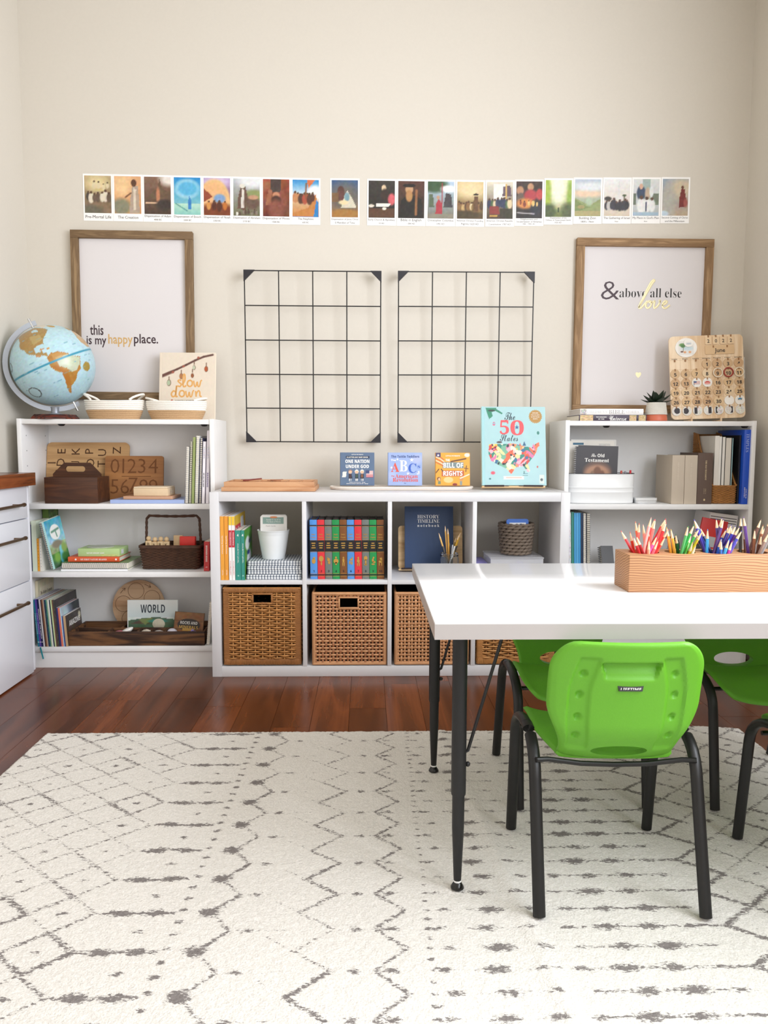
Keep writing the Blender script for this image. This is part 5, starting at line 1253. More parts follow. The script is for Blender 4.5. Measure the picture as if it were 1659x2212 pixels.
# ---------------- middle shelf
t = T('grass_print_box', 'green leafy printed box standing at the back of the middle shelf', 'box', (-0.795, 0.293, S2 + 0.1505))
A = Art(40, 24, '#5d7a34', 1.7); A.noise(.4, 12, 6)
P('box_body', MB().box(0, 0.026, 0, 0.105, 0, 0.105, 0.0008), mat('#6d8a3f', .5, name='leaf_green'), t); A.put(t, (0.026, 0.0, 0.0), (0, 1, 0), (0, 0, 1), 0.105, 0.105)
P('box_stand', MB().box(0, 0.026, 0, 0.105, -0.15, -0.0003), mat('#cfd5e6', .5, name='lower_box'), t, label='pale blue lower part')
for x_, w_, d_, h_, c_, lb, sp in ((-0.7975, 0.010, 0.128, 0.20, '#2c2f5c', 'dark navy booklet, outermost of the upright books on the middle shelf', 4), (-0.7855, 0.020, 0.130, 0.215, '#dbe4cf', 'pale green upright book next to the navy booklet', 5),
        (-0.7645, 0.009, 0.125, 0.140, '#e8a13a', 'thin orange book with a dotted spine on the middle shelf', 6), (-0.7545, 0.010, 0.125, 0.142, '#e8e4da', 'thin cream book with brown marks next to the orange one', 7)):
    t = book('slim_book', lb, 'book', (x_, 0.155, S2), (0, 0, 0), w_, d_, h_, c_, 'soft', group='upright slim books on the middle shelf')
    if 'orange' in lb:
        for k in range(9): P('printed_dot', MB().prism(disc(0.0011, w_ / 2, 0.02 + k * 0.013, 8), -0.0009, -0.0005), INK, t, 0)
t = front_book('nature_journal', 'spiral bound journal with a blue and green landscape cover, tilted', (-0.716, 0.165, S2 + 0.0045), 0.100, 0.212, 0.014, '#a9d0cf', 0, 'spiral', rotz=62, roll=-14, back_col='#55555f')
A = Art(56, 100, '#7fbccb', .53)
A.grad('#3f6a4a', '#4d8d4a', 0, .3).grad('#8d9a72', '#b9c9a8', .3, .5).grad('#a8d8e6', '#3fa0bd', .5, 1).noise(.3, 9, 8).ell(.5, .72, .3, .16, '#f2f5f2', .12).line([(.3, .74), (.72, .77)], .022, '#6d9a86').line([(.52, .76), (.56, .62)], .016, '#6d9a86').ell(.45, .47, .3, .08, '#8a8372', .5).ell(.62, .3, .12, .12, '#7fd0dd', .4).ell(.55, .15, .1, .12, '#58b6cf', .5).ell(.3, .2, .18, .1, '#7fae4e', .6).ell(.75, .16, .2, .1, '#3f7a3a', .6).ell(.8, .35, .15, .1, '#8fae5e', .6)
A.put(t, (0.0142, 0.014, 0.0), (0, 1, 0), (0, 0, 1), 0.086, 0.212)
t = lying('thin_book', 'white thin book, lowest of the stack in the middle of the middle shelf', (-0.386, 0.160, S2), 0.007, 0.19, 0.283, '#f3f3f5', 'soft')
t = lying('spiral_notebook', 'thick white spiral bound book, second from the bottom of the middle shelf stack', (-0.386, 0.163, S2 + 0.0079), 0.026, 0.20, 0.283, '#7f9a6a', 'spiral', back_col='#8c8c99')
t = lying('story_book', 'orange hardcover with white spine lettering in the middle shelf stack', (-0.424, 0.172, S2 + 0.0375), 0.021, 0.16, 0.218, '#d3572b')
text('MY FIRST NATURE READER', t, (0.0105, -0.0022, 0.109), 0.112, 0.0068, INKW, 'serif', SPINE)
for z_ in (0.014, 0.185): P('printed_ornament', MB().prism(disc(0.004, 0.0105, z_, 10), -0.0026, -0.0022), INKW, t, 0)
t = T('card_game_box', 'light green card box, topmost of the middle shelf stack', 'box', (-0.603, 0.182, S2 + 0.0590), (0, 0, -1))
P('box_body', MB().box(0, 0.178, 0, 0.115, 0, 0.034, 0.001), mat('#b3cf8d', .5, var=.03, name='light_green'), t)
text('NATURE MEMORY GAME', t, (0.075, 0.0, 0.015), 0.075, 0.006, INKW, 'bold')
A = Art(30, 6, '#c9dc8a', 4); A.noise(.25, 9, 3); A.put(t, (0.1, 0.0, 0.001), (1, 0, 0), (0, 0, 1), 0.07, 0.009)
A = Art(10, 10, '#f3f3f3', 1); A.noise(.3, 6, 3); A.put(t, (0.1782, 0.02, 0.008), (0, 1, 0), (0, 0, 1), 0.03, 0.02)
t = T('round_card', 'round grey printed card lying on the light green box', 'card', (-0.525, 0.235, S2 + 0.0935))
P('card', MB().lathe([(0.058, 0), (0.058, 0.0025)], 36, ey=0.85), mat('#b9bfae', .6, var=.2, scale=90, name='printed_card'), t)

# woven containers
def weave_box(mb, w, d, z0, z1, r, step, rad=0.012, flare=0.0, amp=0.0022, stakes=22, gap=None):
    """strands wound round a rectangle, in front of and behind upright stakes"""
    i = 0; z = z0
    def path(s_, k):
        ww, dd = w / 2 + flare * k, d / 2 + flare * k
        out = rbox(None, 2 * ww, 2 * dd, rad)
        return out
    while z < z1:
        k = (z - z0) / max(z1 - z0, 1e-6)
        o = path(0, k); Ls = [0]
        for a, b in zip(o, o[1:] + o[:1]): Ls.append(Ls[-1] + math.hypot(b[0] - a[0], b[1] - a[1]))
        n = stakes * 4; pts = []
        for q in range(n):
            s_ = Ls[-1] * q / n
            j = max(jj for jj in range(len(o)) if Ls[jj] <= s_); f = (s_ - Ls[j]) / max(Ls[j + 1] - Ls[j], 1e-9)
            a, b = o[j], o[(j + 1) % len(o)]
            nx_, ny_ = (b[1] - a[1]), -(b[0] - a[0]); l_ = math.hypot(nx_, ny_) or 1
            off = amp * math.cos(2 * math.pi * stakes * q / n / 2 + math.pi * i) * 1.0
            pts.append((a[0] + (b[0] - a[0]) * f + nx_ / l_ * off, a[1] + (b[1] - a[1]) * f + ny_ / l_ * off, z + rng.uniform(-.0006, .0006)))
        mb.tube(pts, r, 5, closed=True); z += step; i += 1
    return mb
DKW = mat('#4d3222', 0.65, var=0.5, scale=45, bump=0.3, name='dark_seagrass')
t = T('handled_basket', 'dark brown woven basket with an arched handle, holding wooden blocks', 'basket', (-0.2145, 0.262, S2), (0, 0, 0))
wv = weave_box(MB(), 0.236, 0.130, 0.006, 0.096, 0.0036, 0.0058, 0.014, 0.010, 0.0030, 44)
P('weave', wv, DKW, t, 60)
P('base', MB().box(-0.114, 0.114, -0.062, 0.062, 0.002, 0.008), DKW, t, 0)
rm = MB()
for zz in (0.097, 0.102): rm.tube([(a, b, zz) for a, b in rbox(None, 0.262, 0.156, 0.02)], 0.0050, 6, closed=True)
P('rim', rm, DKW, t)
hd = []
for k in range(61):
    u = k / 60
    if u < .36: p = (-0.121 + .006 * u / .36, 0.06 + 0.158 * u / .36)
    elif u > .64: p = (0.121 - .006 * (1 - u) / .36, 0.06 + 0.158 * (1 - u) / .36)
    else: p = (-0.108 + 0.216 * (u - .36) / .28, 0.228 - 0.003 * math.cos((u - .5) / .14 * math.pi / 2))
    hd.append((p[0], 0.0, p[1]))
P('handle', MB().tube(hd, [0.0058 + 0.0009 * math.sin(k * 2.1) for k in range(61)], 8), DKW, t)
BEECH = mat('#d9bd92', 0.55, var=0.06, scale=60, name='beech')
fl_ = MB()
for i, (x_, lt, hz) in enumerate(((-0.097, 'B', 0.0), (-0.070, 'A', -0.004), (-0.045, 'R', -0.002), (-0.020, 'K', -0.003))):
    q = T('peg_figure', 'wooden peg figure with a round head on a lettered cube, %s in the dark basket' % ('outermost', 'second', 'third', 'last')[i], 'toy', (-0.2145 + x_, 0.222, S2 + 0.0945 + hz), (0, 0, rng.uniform(-10, 10)), 'peg figures in the dark basket')
    P('cube', MB().box(-0.0125, 0.0125, -0.0125, 0.0125, 0, 0.028, 0.0015), BEECH, q); P('head', MB().ball((0, 0, 0.0375), 0.0105, n=16), BEECH, q)
    text(lt, q, (0, -0.0125, 0.014), None, 0.013, mat('#5a4026', .7, name='burnt_letter'), bold=.01)
q = T('wooden_tile', 'pale wooden tile standing behind the peg figures in the dark basket', 'block', (-0.192, 0.248, S2 + 0.09), (-5, 0, 0)); P('tile', MB().box(-0.02, 0.02, 0, 0.01, 0, 0.052, 0.001), BEECH, q)
q = T('red_block', 'bright red block at the far end of the dark basket', 'block', (-0.148, 0.230, S2 + 0.088), (-6, 0, -3)); P('block', MB().box(-0.034, 0.034, 0, 0.024, 0, 0.052, 0.003), mat('#e0322a', .4, var=.03, name='red_paint'), q)
for i, zz in enumerate((0, 1)):
    pass
q = T('basket_filler', 'pale wooden tray inside the dark basket under the peg figures', 'tray', (-0.2145, 0.262, S2 + 0.009)); P('tray', MB().box(-0.100, 0.100, -0.048, 0.048, 0, 0.078, 0.002), mat('#7a5a3d', .7, var=.1, name='filler_wood'), q)
t = book('reader', 'red reader set with white spine lettering, against the bookcase side on the middle shelf', 'book', (-0.060, 0.150, S2), (0, 1.5, 0), 0.022, 0.15, 0.127, '#c4383a', 'soft')
text('BEGINNER BOOKS', t, (0.011, -0.0006, 0.075), 0.07, 0.007, INKW, 'bold', SPINE)
for z_ in (0.018,): text('1', t, (0.011, -0.0006, z_), None, 0.008, INKW, 'bold', SPINE)

# ---------------- bottom shelf
t = book('old_folio', 'tall worn cream folio standing behind the magazines on the lowest shelf', 'book', (-0.7985, 0.20, S3), (0, 0, 0), 0.012, 0.16, 0.272, '#cfc5a8', 'soft')
A = Art(40, 40, '#d3caae', .6); A.noise(.15, 8, 3).rect(.1, .95, .70, .88, '#e2dac2').noise(.1, 20, 5); A.ell(.5, .5, .2, .1, '#a89a7a', .4)
A.put(t, (0.0121, 0.0, 0.0), (0, 1, 0), (0, 0, 1), 0.16, 0.272); text('Die kleine Leonore', t, (0.0126, 0.08, 0.215), 0.12, 0.016, col_of('#5d5340'), 'serif', SIDE)
MAGS = [('#2a7f96', 'teal', .204), ('#5b49a3', 'violet', .206), ('#1f1d52', 'navy', .206), ('#cfcdd0', 'pale grey', .205), ('#3b2a25', 'very dark brown', .204), ('#8d5a45', 'rust brown', .204), ('#b9a58e', 'tan', .203),
        ('#1e3350', 'midnight blue', .203), ('#2f7268', 'sea green', .203), ('#a9b89a', 'sage', .203), ('#e6e6de', 'off white', .203), ('#26324a', 'slate blue', .203), ('#bfcf9a', 'pale lime', .203), ('#6a4a35', 'cocoa brown', .203), ('#3f3a38', 'charcoal', .203)]
x_ = -0.7680
for i, (c_, nm, h_) in enumerate(MAGS):
    w_ = (.0072, .0074, .0076, .0062, .0040, .0046, .0040, .0055, .005, .0045, .0044, .0046, .0055, .0050, .0072)[i]
    t = book('magazine', 'thin %s magazine in the leaning row on the lowest shelf' % nm, 'magazine', (x_, 0.135, S3), (0, -4.0, 0), w_, 0.235, h_, c_, 'soft', group='magazines on the lowest shelf', page=mat('#efeeea', .8, name='page_block'))
    if i in (0, 1, 2): P('printed_dot', MB().prism(disc(0.0021, w_ / 2, 0.02, 12), -0.0009, -0.0005), INKW, t, 0)
    if i == 2: text('WONDERS OF THE WORLD', t, (w_ / 2, -0.0006, 0.10), 0.13, .0035, INKW, 'bold', SPINE)
    elif i in (0, 1): text('FIRST LESSONS', t, (w_ / 2, -0.0006, 0.10), 0.09, .0032, col_of('#a9cfe0' if i == 0 else '#b9a8e0'), 'bold', SPINE)
    elif i in (7, 8, 11, 14):
        A = Art(4, 40, c_, .05); A.noise(.5, 3, i + 3); A.put(t, (w_ * .15, -0.0006, 0.01), (1, 0, 0), (0, 0, 1), w_ * .7, h_ - .02)
    if i == 14:
        A = Art(40, 40, '#3d3937', 1.1); A.noise(.12, 9, 4); A.put(t, (w_ + .0001, 0.0, 0.0), (0, 1, 0), (0, 0, 1), .235, h_); text('ULTIMATE', t, (w_ + .0007, .115, .155), .17, .022, SIL, 'sans', SIDE)
    x_ += w_ + 0.0006
for c_, nm, w_, d_, h_, cover in (('#2a2860', 'indigo', .0075, .20, .168, None), ('#d8735c', 'coral', .008, .20, .167, None), ('#b9d4e2', 'pale blue', .0035, .20, .167, 'ice'), ('#2d4a8a', 'royal blue', .005, .17, .132, None), ('#b99a74', 'tan spined', .010, .17, .132, 'amazing')):
    t = book('magazine', '%s short magazine nearest the compartment tray on the lowest shelf' % nm, 'magazine', (x_, 0.137, S3), (0, -4.0, 0), w_, d_, h_, c_, 'soft', group='magazines on the lowest shelf', page=mat('#efeeea', .8, name='page_block'))
    if cover == 'ice':
        A = Art(40, 34, '#7d8a93', 1.2); A.grad('#39434c', '#2c333b', clip=False).ell(.1, .8, .4, .4, '#b9cdd8', .8).ell(.6, .6, .2, .14, '#8d9aa2', .2).ell(.6, .55, .2, .14, '#3f4a52', .3).noise(.15, 10, 6)
        A.put(t, (w_ + .0001, 0, 0), (0, 1, 0), (0, 0, 1), d_, h_)
    elif cover == 'amazing':
        A = Art(40, 34, '#4a403a', 1.2); A.grad('#4d3a2a', '#4a4542', clip=False).noise(.15, 10, 7).ell(.88, .8, .08, .12, '#d9d3b8', .1)
        A.put(t, (w_ + .0001, 0, 0), (0, 1, 0), (0, 0, 1), d_, h_); text('AMAZING', t, (w_ + .0007, .09, .092), .12, .024, INKW, 'bold', SIDE)
    x_ += w_ + .0006
t = T('ribbon_bookmark', 'teal ribbon bookmark hanging down over the lowest shelf edge', 'bookmark', (-0.7445, 0.1285, S3 - 0.0515), (0, -12, 0))
P('ribbon', MB().box(-0.003, 0.003, -0.0014, -0.0004, 0, 0.052), mat('#1f8a96', .6, name='ribbon'), t, 0)
t = leaning('cycle_board', 'round wooden board with hollow circles and arrows, behind the tray', 'wooden board', (-0.4065, 0.352, S3), 6)
P('board', MB().prism(disc(0.118, 0, 0.125, 56), 0, 0.010), wood('#b78f6a', '#d3b08c', 'X', 1.2, .6, name='birch_board', rings=3), t)
ring_m = mat('#6a4a32', .8, name='etched_line')
for a in (100, 30, 172, -42, 236):
    cx_, cz_ = 0.070 * math.cos(R(a)), 0.125 + 0.070 * math.sin(R(a))
    P('hollow_ring', MB().tube([(cx_ + .036 * math.cos(w), -0.0002, cz_ + .036 * math.sin(w)) for w in [2 * math.pi * k / 32 for k in range(32)]], .0009, 5, closed=True), ring_m, t)
for a in (66, 136, -6):
    p_ = [(0.101 * math.cos(R(a + o)), -0.0003, 0.125 + 0.101 * math.sin(R(a + o))) for o in (9, 5, 0, -5, -9)]
    ar = MB().tube(p_, .0011, 5); e_ = Vector(p_[-1]); dr = Vector((math.sin(R(a - 9)), 0, -math.cos(R(a - 9))))
    for s_ in (1, -1): ar.tube([e_, e_ - dr * .011 + Vector((math.cos(R(a)), 0, math.sin(R(a)))) * .007 * s_], .0011, 5)
    P('arrow', ar, ring_m, t)
t = front_book('picture_book', 'pale book with big dark title above painted hills, standing in the tray', (-0.428, 0.275, S3 + 0.021), 0.221, 0.150, 0.012, '#e6ece8', 5)
A = Art(60, 40, '#e4ece8', 1.45); A.grad('#d3e2e2', '#eef1ec', .5, 1).poly([(0, .4), (.3, .47), (.6, .5), (1, .42), (1, 0), (0, 0)], '#4d6a4e').poly([(.05, .3), (.25, .42), (.45, .3)], '#5d4a3a').poly([(.2, .45), (.5, .47), (.35, .25)], '#7d8a4e').ell(.6, .38, .2, .05, '#3f9a86', .5).noise(.12, 12, 3, 0, .5)
A.put(t, (0.0121, 0.004, 0.001), (0, 1, 0), (0, 0, 1), .215, .147); text('WORLD', t, (.0126, .112, .112), .108, .037, col_of('#2f3a44'), 'bold', SIDE); 
TRW = wood('#2e1a0d', '#6f4a2a', 'X', 2.0, .7, name='old_tray', rings=5)
t = T('compartment_tray', 'old dark wooden tray with dividers, full of shells and stones', 'tray', (-0.642, 0.145, S3))
tw, td, thh = 0.580, 0.200, 0.061
for n_, a in (('front_board', (0, tw, 0, .009, 0, thh)), ('rear_board', (0, tw, td - .009, td, 0, thh)), ('end_board', (0, .009, .0093, td - .0093, 0, thh)), ('end_board', (tw - .009, tw, .0093, td - .0093, 0, thh)), ('base_board', (.0095, tw - .0095, .0095, td - .0095, .002, .010)), ('divider', (.0095, tw - .0095, .095, .103, .0102, .055)),
              ('divider', (.155, .163, .0095, .0948, .0102, .055)), ('divider', (.28, .288, .0095, .0948, .0102, .055)), ('divider', (.40, .408, .0095, .0948, .0102, .055)), ('divider', (.19, .198, .1032, td - .0095, .0102, .055)), ('divider', (.448, .456, .1032, td - .0095, .0102, .055))):
    P(n_, MB().box(*a, .0008), TRW, t)
for lb, x_, y_, z_, rx, ry, rz, c_, ro in (('pink fan shell in the second tray compartment', .205, .050, .034, .038, .028, .020, '#d87d8a', 0), ('white shell leaning on the pink one in the tray', .232, .055, .052, .030, .020, .011, '#e9e6df', 25), ('beige wedge shaped stone in the tray', .315, .045, .044, .024, .02, .015, '#cbbfae', 15),
        ('pale grey agate in the tray beside the wedge stone', .372, .05, .038, .026, .022, .016, '#b9b2ac', 0), ('large sand coloured flat shell standing behind the divider', .352, .128, .062, .034, .012, .030, '#c9c3ad', 0), ('lilac white shell before the mineral book', .432, .040, .044, .024, .02, .022, '#d3cfda', 0)):
    q = T('shell' if 'shell' in lb else 'stone', lb, 'shell' if 'shell' in lb else 'stone', (-0.642 + x_, 0.145 + y_, S3 + z_), (0, -ro, 0))
    mb_ = MB().ball((0, 0, 0), rx, ry, rz, 20)
    mb_.v = [(a * (1 + .05 * math.sin(9 * math.atan2(c, a))), b, c) for a, b, c in mb_.v] if 'shell' in lb else [(a + rng.uniform(-.002, .002), b + rng.uniform(-.002, .002), c + rng.uniform(-.002, .002)) for a, b, c in mb_.v]
    P('body', mb_, mat(c_, .5, var=.18, scale=70, name='shell'), q, 60 if 'shell' in lb else 20)
q = T('amethyst', 'small cluster of violet crystals before the mineral book', 'stone', (-0.122, 0.185, S3 + .036))
for i in range(9):
    a = rng.uniform(0, 6.28); d_ = rng.uniform(0, .022); h_ = rng.uniform(.012, .022)
    P('crystal', MB().lathe([(.006, 0), (.006, h_), (.0, h_ + .006)], 6, (d_ * math.cos(a), d_ * .6 * math.sin(a), 0)), mat('#8f82c9', .2, var=.2, name='violet_crystal'), q, 0)
t = front_book('mineral_guide', 'brown wooden look book about rocks standing tilted in the tray', (-0.212, 0.212, S3 + .0205), .128, .112, .010, '#6a4526', 12, roll=4)
A = Art(44, 40, '#8a5a30', 1.1); A.noise(.18, 10, 3)
for k in range(1, 6): A.rect(0, 1, k / 6 - .008, k / 6 + .008, '#5d3a1e')
A.ell(.5, .52, .40, .24, '#241a17', .08).rect(.3, .7, .28, .36, '#c99a45')
A.put(t, (.0101, .002, .001), (0, 1, 0), (0, 0, 1), .124, .109); text('ROCKS AND', t, (.0106, .064, .066), .075, .013, SIL, 'bold', SIDE); text('MINERALS', t, (.0106, .064, .047), .082, .013, col_of('#c9a04e'), 'bold', SIDE)
t = book('notebook', 'white wire bound notebook wedged between the tray and the bookcase side', 'notebook', (-0.0555, .150, S3), (0, 5.0, 0), .012, .17, .186, '#eceae6', 'spiral', back_col='#e4e2de')

# ================================================================== CUBE SHELF: TOP
KT = 0.7655
t = T('sorting_tray', 'pale wooden sorting tray in two tiers at the end of the low unit', 'tray', (0.040, 0.045, KT))
PINE = wood('#ad7850', '#cd9d74', 'X', 1.6, .5, name='pink_beech', rings=3)
P('base_frame', MB().box(0, .385, 0, .245, 0, .017, .0012), PINE, t)
for n_, a in (('front_rail', (.010, .379, .006, .013, .0173, .038)), ('rear_rail', (.010, .379, .232, .239, .0173, .038)), ('end_rail', (.010, .017, .0132, .2318, .0173, .038)), ('end_rail', (.372, .379, .0132, .2318, .0173, .038))): P(n_, MB().box(*a, .0006), PINE, t)
for k in range(1, 6): P('divider', MB().box(.017 + .0592 * k - .002, .017 + .0592 * k + .002, .0132, .2318, .0173, .035), PINE, t, 0)
P('long_divider', MB().box(.0172, .3718, .120, .124, .0173, .0355), PINE, t, 0)
q = T('wooden_pen', 'dark red stick lying across the sorting tray', 'stick', (0.150, 0.165, KT + .0425), (0, 0, 0)); P('stick', MB().box(-.04, .04, -.004, .004, -.003, .003, .001, M=Matrix.Rotation(R(18), 4, 'Z') @ Matrix.Rotation(R(-5), 4, 'Y')), mat('#7d2f22', .5, name='dark_red_wood'), q)
for lb, x_, y_, a, ax_ in (('thin brown wooden arrow lying on the sorting tray, pointing at the board books', .245, .14, -14, 1), ('flat brown wooden piece crossing the arrow on the sorting tray', .255, .15, 40, 1), ('dark wooden offcut in the rear row of the sorting tray', .12, .235, 15, 1)):
    q = T('wooden_piece', lb, 'stick', (x_, y_, KT + .0395 + (.0032 if 'crossing' in lb else 0))); P('stick', MB().box(-.03, .03, -.004, .004, -.0012, .0012, .0005, M=Matrix.Rotation(R(a), 4, 'Z')), mat('#9a5c3a', .5, var=.1, name='brown_wood'), q)
t = T('platter', 'long pale oval wooden board under the three small board books', 'board', (0.787, 0.215, KT))
P('board_body', MB().prism([(-.2 + .09 * math.cos(R(a)) * 1.2, .085 * math.sin(R(a))) for a in range(90, 271, 12)] + [(.2 + .09 * math.cos(R(a)) * 1.2, .085 * math.sin(R(a))) for a in range(-90, 91, 12)], -.010, -.0004, M=Matrix.Rotation(R(-90), 4, 'X')), mat('#dcd0c6', .55, var=.06, scale=25, name='whitewashed_wood'), t)
P('rim', MB().tube([(-.2 + .09 * math.cos(R(a)) * 1.2, .085 * math.sin(R(a)), .0095) for a in range(90, 271, 12)] + [(.2 + .09 * math.cos(R(a)) * 1.2, .085 * math.sin(R(a)), .0095) for a in range(-90, 91, 12)], .0042, 6, closed=True), mat('#ece5dc', .5, name='pale_rim'), t)
KB = KT + .0138
t = front_book('board_book', 'slate blue board book with three painted people on the oval board', (.522, .222, KB), .147, .143, .016, '#5b7090', 7)
A = Art(74, 72, '#5f7594', 1.02); A.rect(.16, .86, .82, .89, '#27324a').noise(.03, 9, 1)
for x_, s_, c_ in ((.29, '#a88478', '#4a3038'), (.48, '#f2efe8', '#3f5a4a'), (.64, '#f0eee9', '#8d5a3a')):
    A.ell(x_, .42, .058, .062, s_, .1).ell(x_, .40, .05, .045, '#f0c2a0', .1).poly([(x_ - .055, .2), (x_ + .055, .2), (x_ + .05, .34), (x_ - .05, .34)], '#2b2f3f').ell(x_, .29, .03, .06, c_, .2).rect(x_ - .035, x_ - .012, .14, .2, '#e9e6e0').rect(x_ + .012, x_ + .035, .14, .2, '#e9e6e0')
A.poly([(.05, .25), (.16, .24), (.18, .41), (.07, .41)], '#f2efe8')
for k in range(5): A.rect(.76, .96, .25 + k * .04, .27 + k * .04, '#c9485a').rect(.76, .96, .27 + k * .04, .29 + k * .04, '#f0e9e6')
A.rect(.74, .86, .36, .46, '#3f4a7a')
A.put(t, (.0161, .0005, .0005), (0, 1, 0), (0, 0, 1), .146, .142)
for s_, z_, w_, h_ in (('LITTLE PATRIOTS', .134, .05, .0036), ('A LATTER-DAY BABY BOOK', .1222, .092, .0055), ('ONE NATION', .1045, .104, .015), ('UNDER GOD', .0825, .100, .015), ('Written by', .0135, .07, .004), ('Illustrated by', .0075, .095, .004)): text(s_, t, (.0166, .0735, z_), w_, h_, INKW, 'bold', SIDE, bold=.01 if h_ > .01 else 0)
t = front_book('board_book', 'pale blue alphabet board book in the middle of the oval board', (.729, .222, KB), .147, .143, .016, '#93aee6', 7)
A = Art(74, 72, '#a3b9ea', 1.02); A.noise(.04, 6, 2).ell(.85, .8, .14, .14, '#b9c4ee', .8).ell(.1, .3, .12, .14, '#b3c2ec', .8); A.put(t, (.0161, .0005, .0005), (0, 1, 0), (0, 0, 1), .146, .142)
rd, bl = col_of('#e2543f'), col_of('#3a62c0')
for s_, y_, z_, w_, h_, m_, st2 in (('The Tuttle Toddlers', .0735, .126, .122, .011, col_of('#28407f'), 'bold'), ('The', .022, .110, .022, .009, INKW, 'bold'), ('A', .030, .079, .036, .040, rd, 'serif'), ('B', .066, .085, .034, .048, INKW, 'serif'), ('C', .105, .075, .035, .042, bl, 'serif'), ('s', .133, .081, .012, .012, bl, 'serif'), ('of', .130, .052, .012, .009, INKW, 'bold'), ('The', .020, .041, .014, .006, rd, 'bold'),
                   ('American', .079, .0405, .098, .017, rd, 'serif'), ('Revolution', .0745, .0245, .110, .017, rd, 'serif'), ('by', .0735, .0095, .008, .005, col_of('#28407f'), 'bold'), ('★', .102, .112, .018, .018, INKW, 'sans'), ('★', .040, .114, .012, .012, INKW, 'sans'), ('★', .014, .078, .012, .012, INKW, 'sans'), ('★', .086, .052, .015, .015, INKW, 'sans'), ('★', .132, .060, .010, .010, INKW, 'sans')): text(s_, t, (.0166, y_, z_), w_, h_, m_, st2, SIDE)
t = front_book('board_book', 'yellow board book with a striped flag corner on the oval board', (.935, .222, KB), .149, .143, .016, '#eba83c', 7)
A = Art(74, 72, '#f2ad3c', 1.02); A.rect(.2, .82, .525, .71, '#7d8f90').rect(.17, .83, .275, .455, '#c8622f')
for k in range(5): A.line([(0, .93 - k * .055), (.14, .86 - k * .055), (.24, .78 - k * .05)], .011, '#f3ece2' if k % 2 else '#c9473f')
A.poly([(0, 1), (.14, 1), (.14, .86), (0, .88)], '#46406a').ell(.07, .92, .03, .03, '#e9e4ee', .2).ell(.92, .93, .08, .06, '#f6efdf', .3).line([(.45, .73), (.88, .82)], .02, '#5a3422').line([(.88, .42), (.9, .6)], .011, '#5a3422').line([(.84, .53), (.95, .51)], .011, '#5a3422').line([(0, .38), (.09, .5)], .014, '#5a3422').line([(.16, .5), (.22, .42)], .014, '#4a3028').ell(.09, .2, .055, .055, '#6a3f2c', .2).ell(.1, .19, .035, .04, '#efc29a', .2).rect(.06, .14, .03, .14, '#7d8a6a').ell(.37, .17, .14, .09, '#f8d493', .15).ell(.75, .2, .06, .06, '#d8975c', .3).line([(.72, .22), (.98, .34)], .016, '#f6efe2').rect(.7, .78, .0, .14, '#8d9a98').ell(.56, .03, .07, .04, '#8d2f2c', .2)
A.put(t, (.0161, .0005, .0005), (0, 1, 0), (0, 0, 1), .148, .142)
for s_, y_, z_, w_, h_ in (('LITTLE PATRIOTS', .0745, .1290, .062, .0048), ('THE', .052, .1105, .018, .010), ('BILL OF', .0765, .0880, .086, .022), ('RIGHTS', .0745, .0525, .084, .021)): text(s_, t, (.0166, y_, z_), w_, h_, INKW, 'bold', SIDE, bold=.015)

# tall atlas on its stand
st_ = leaning('book_stand', 'wooden book rest with black page clips under the pale blue book', 'book stand', (1.2655, .190, KT), 10, 0)
OAK = wood('#b58f60', '#dcbc8e', 'X', 1.6, .5, name='bamboo', rings=3)
P('ledge', MB().box(-.136, .136, -.034, .0, .001, .009, .0012), OAK, st_); P('back_board', MB().prism(rbox(None, .268, .20, .012, 0, .117), .0003, .008), OAK, st_)
for s_ in (-1, 1): P('page_clip', MB().tube([(s_ * .125, -.0355, .0085), (s_ * .118, -.0372, .0085), (s_ * .042, -.0372, .009)], .0036, 8).tube([(s_ * .042, -.0372, .009), (s_ * .022, -.0355, .0085)], .0018, 6), mat('#2b1a1c', .35, name='black_clip'), st_)
t = front_book('picture_book', 'large pale blue hardcover with a colourful state map, on a wooden book rest', (1.131, .180, KT + .0160), .276, .340, .020, '#b9e0e2', 10)
A = Art(140, 172, '#aed6da', .805); A.noise(.03, 14, 4)
A.poly([(.02, .985), (.2, .985), (.2, .95), (.12, .93), (.14, .88), (.08, .84), (.06, .88), (.04, .93)], '#2f8a6a').poly([(.2, .97), (.3, .92), (.29, .90), (.18, .945)], '#2f8a6a').noise(.0, 3, 1).ell(.12, .95, .06, .012, '#2a3a34', .3)
USA = [(.07, .52), (.35, .525), (.47, .53), (.6, .505), (.66, .49), (.78, .48), (.84, .53), (.88, .52), (.85, .43), (.80, .36), (.70, .275), (.74, .18), (.70, .165), (.63, .24), (.50, .225), (.43, .135), (.36, .205), (.20, .265), (.10, .31), (.06, .40)]
A.poly(USA, '#e8644a')
cols = ['#ee6a44', '#f0c94a', '#2f6f9a', '#e77aa8', '#2a8a7a', '#f2dfa0', '#d5473f', '#3f4f7a', '#f0935a', '#f2b8c4', '#79b89a', '#f4ead2']
r9 = np.random.RandomState(12)
base = A.a.copy(); cellx = (A.X * 13 + .5 * np.sin(A.Z * 30)).astype(int); cellz = (A.Z * 17 + .5 * np.sin(A.X * 25)).astype(int)
tab = np.array([[A.c(cols[r9.randint(len(cols))]) for _ in range(16)] for _ in range(20)])
B = Art(140, 172, '#000000', .805); B.poly(USA, '#ffffff'); k_ = B.a[..., :1]
A.a = A.a * (1 - k_) + tab[np.clip(cellz, 0, 19), np.clip(cellx, 0, 15)] * k_
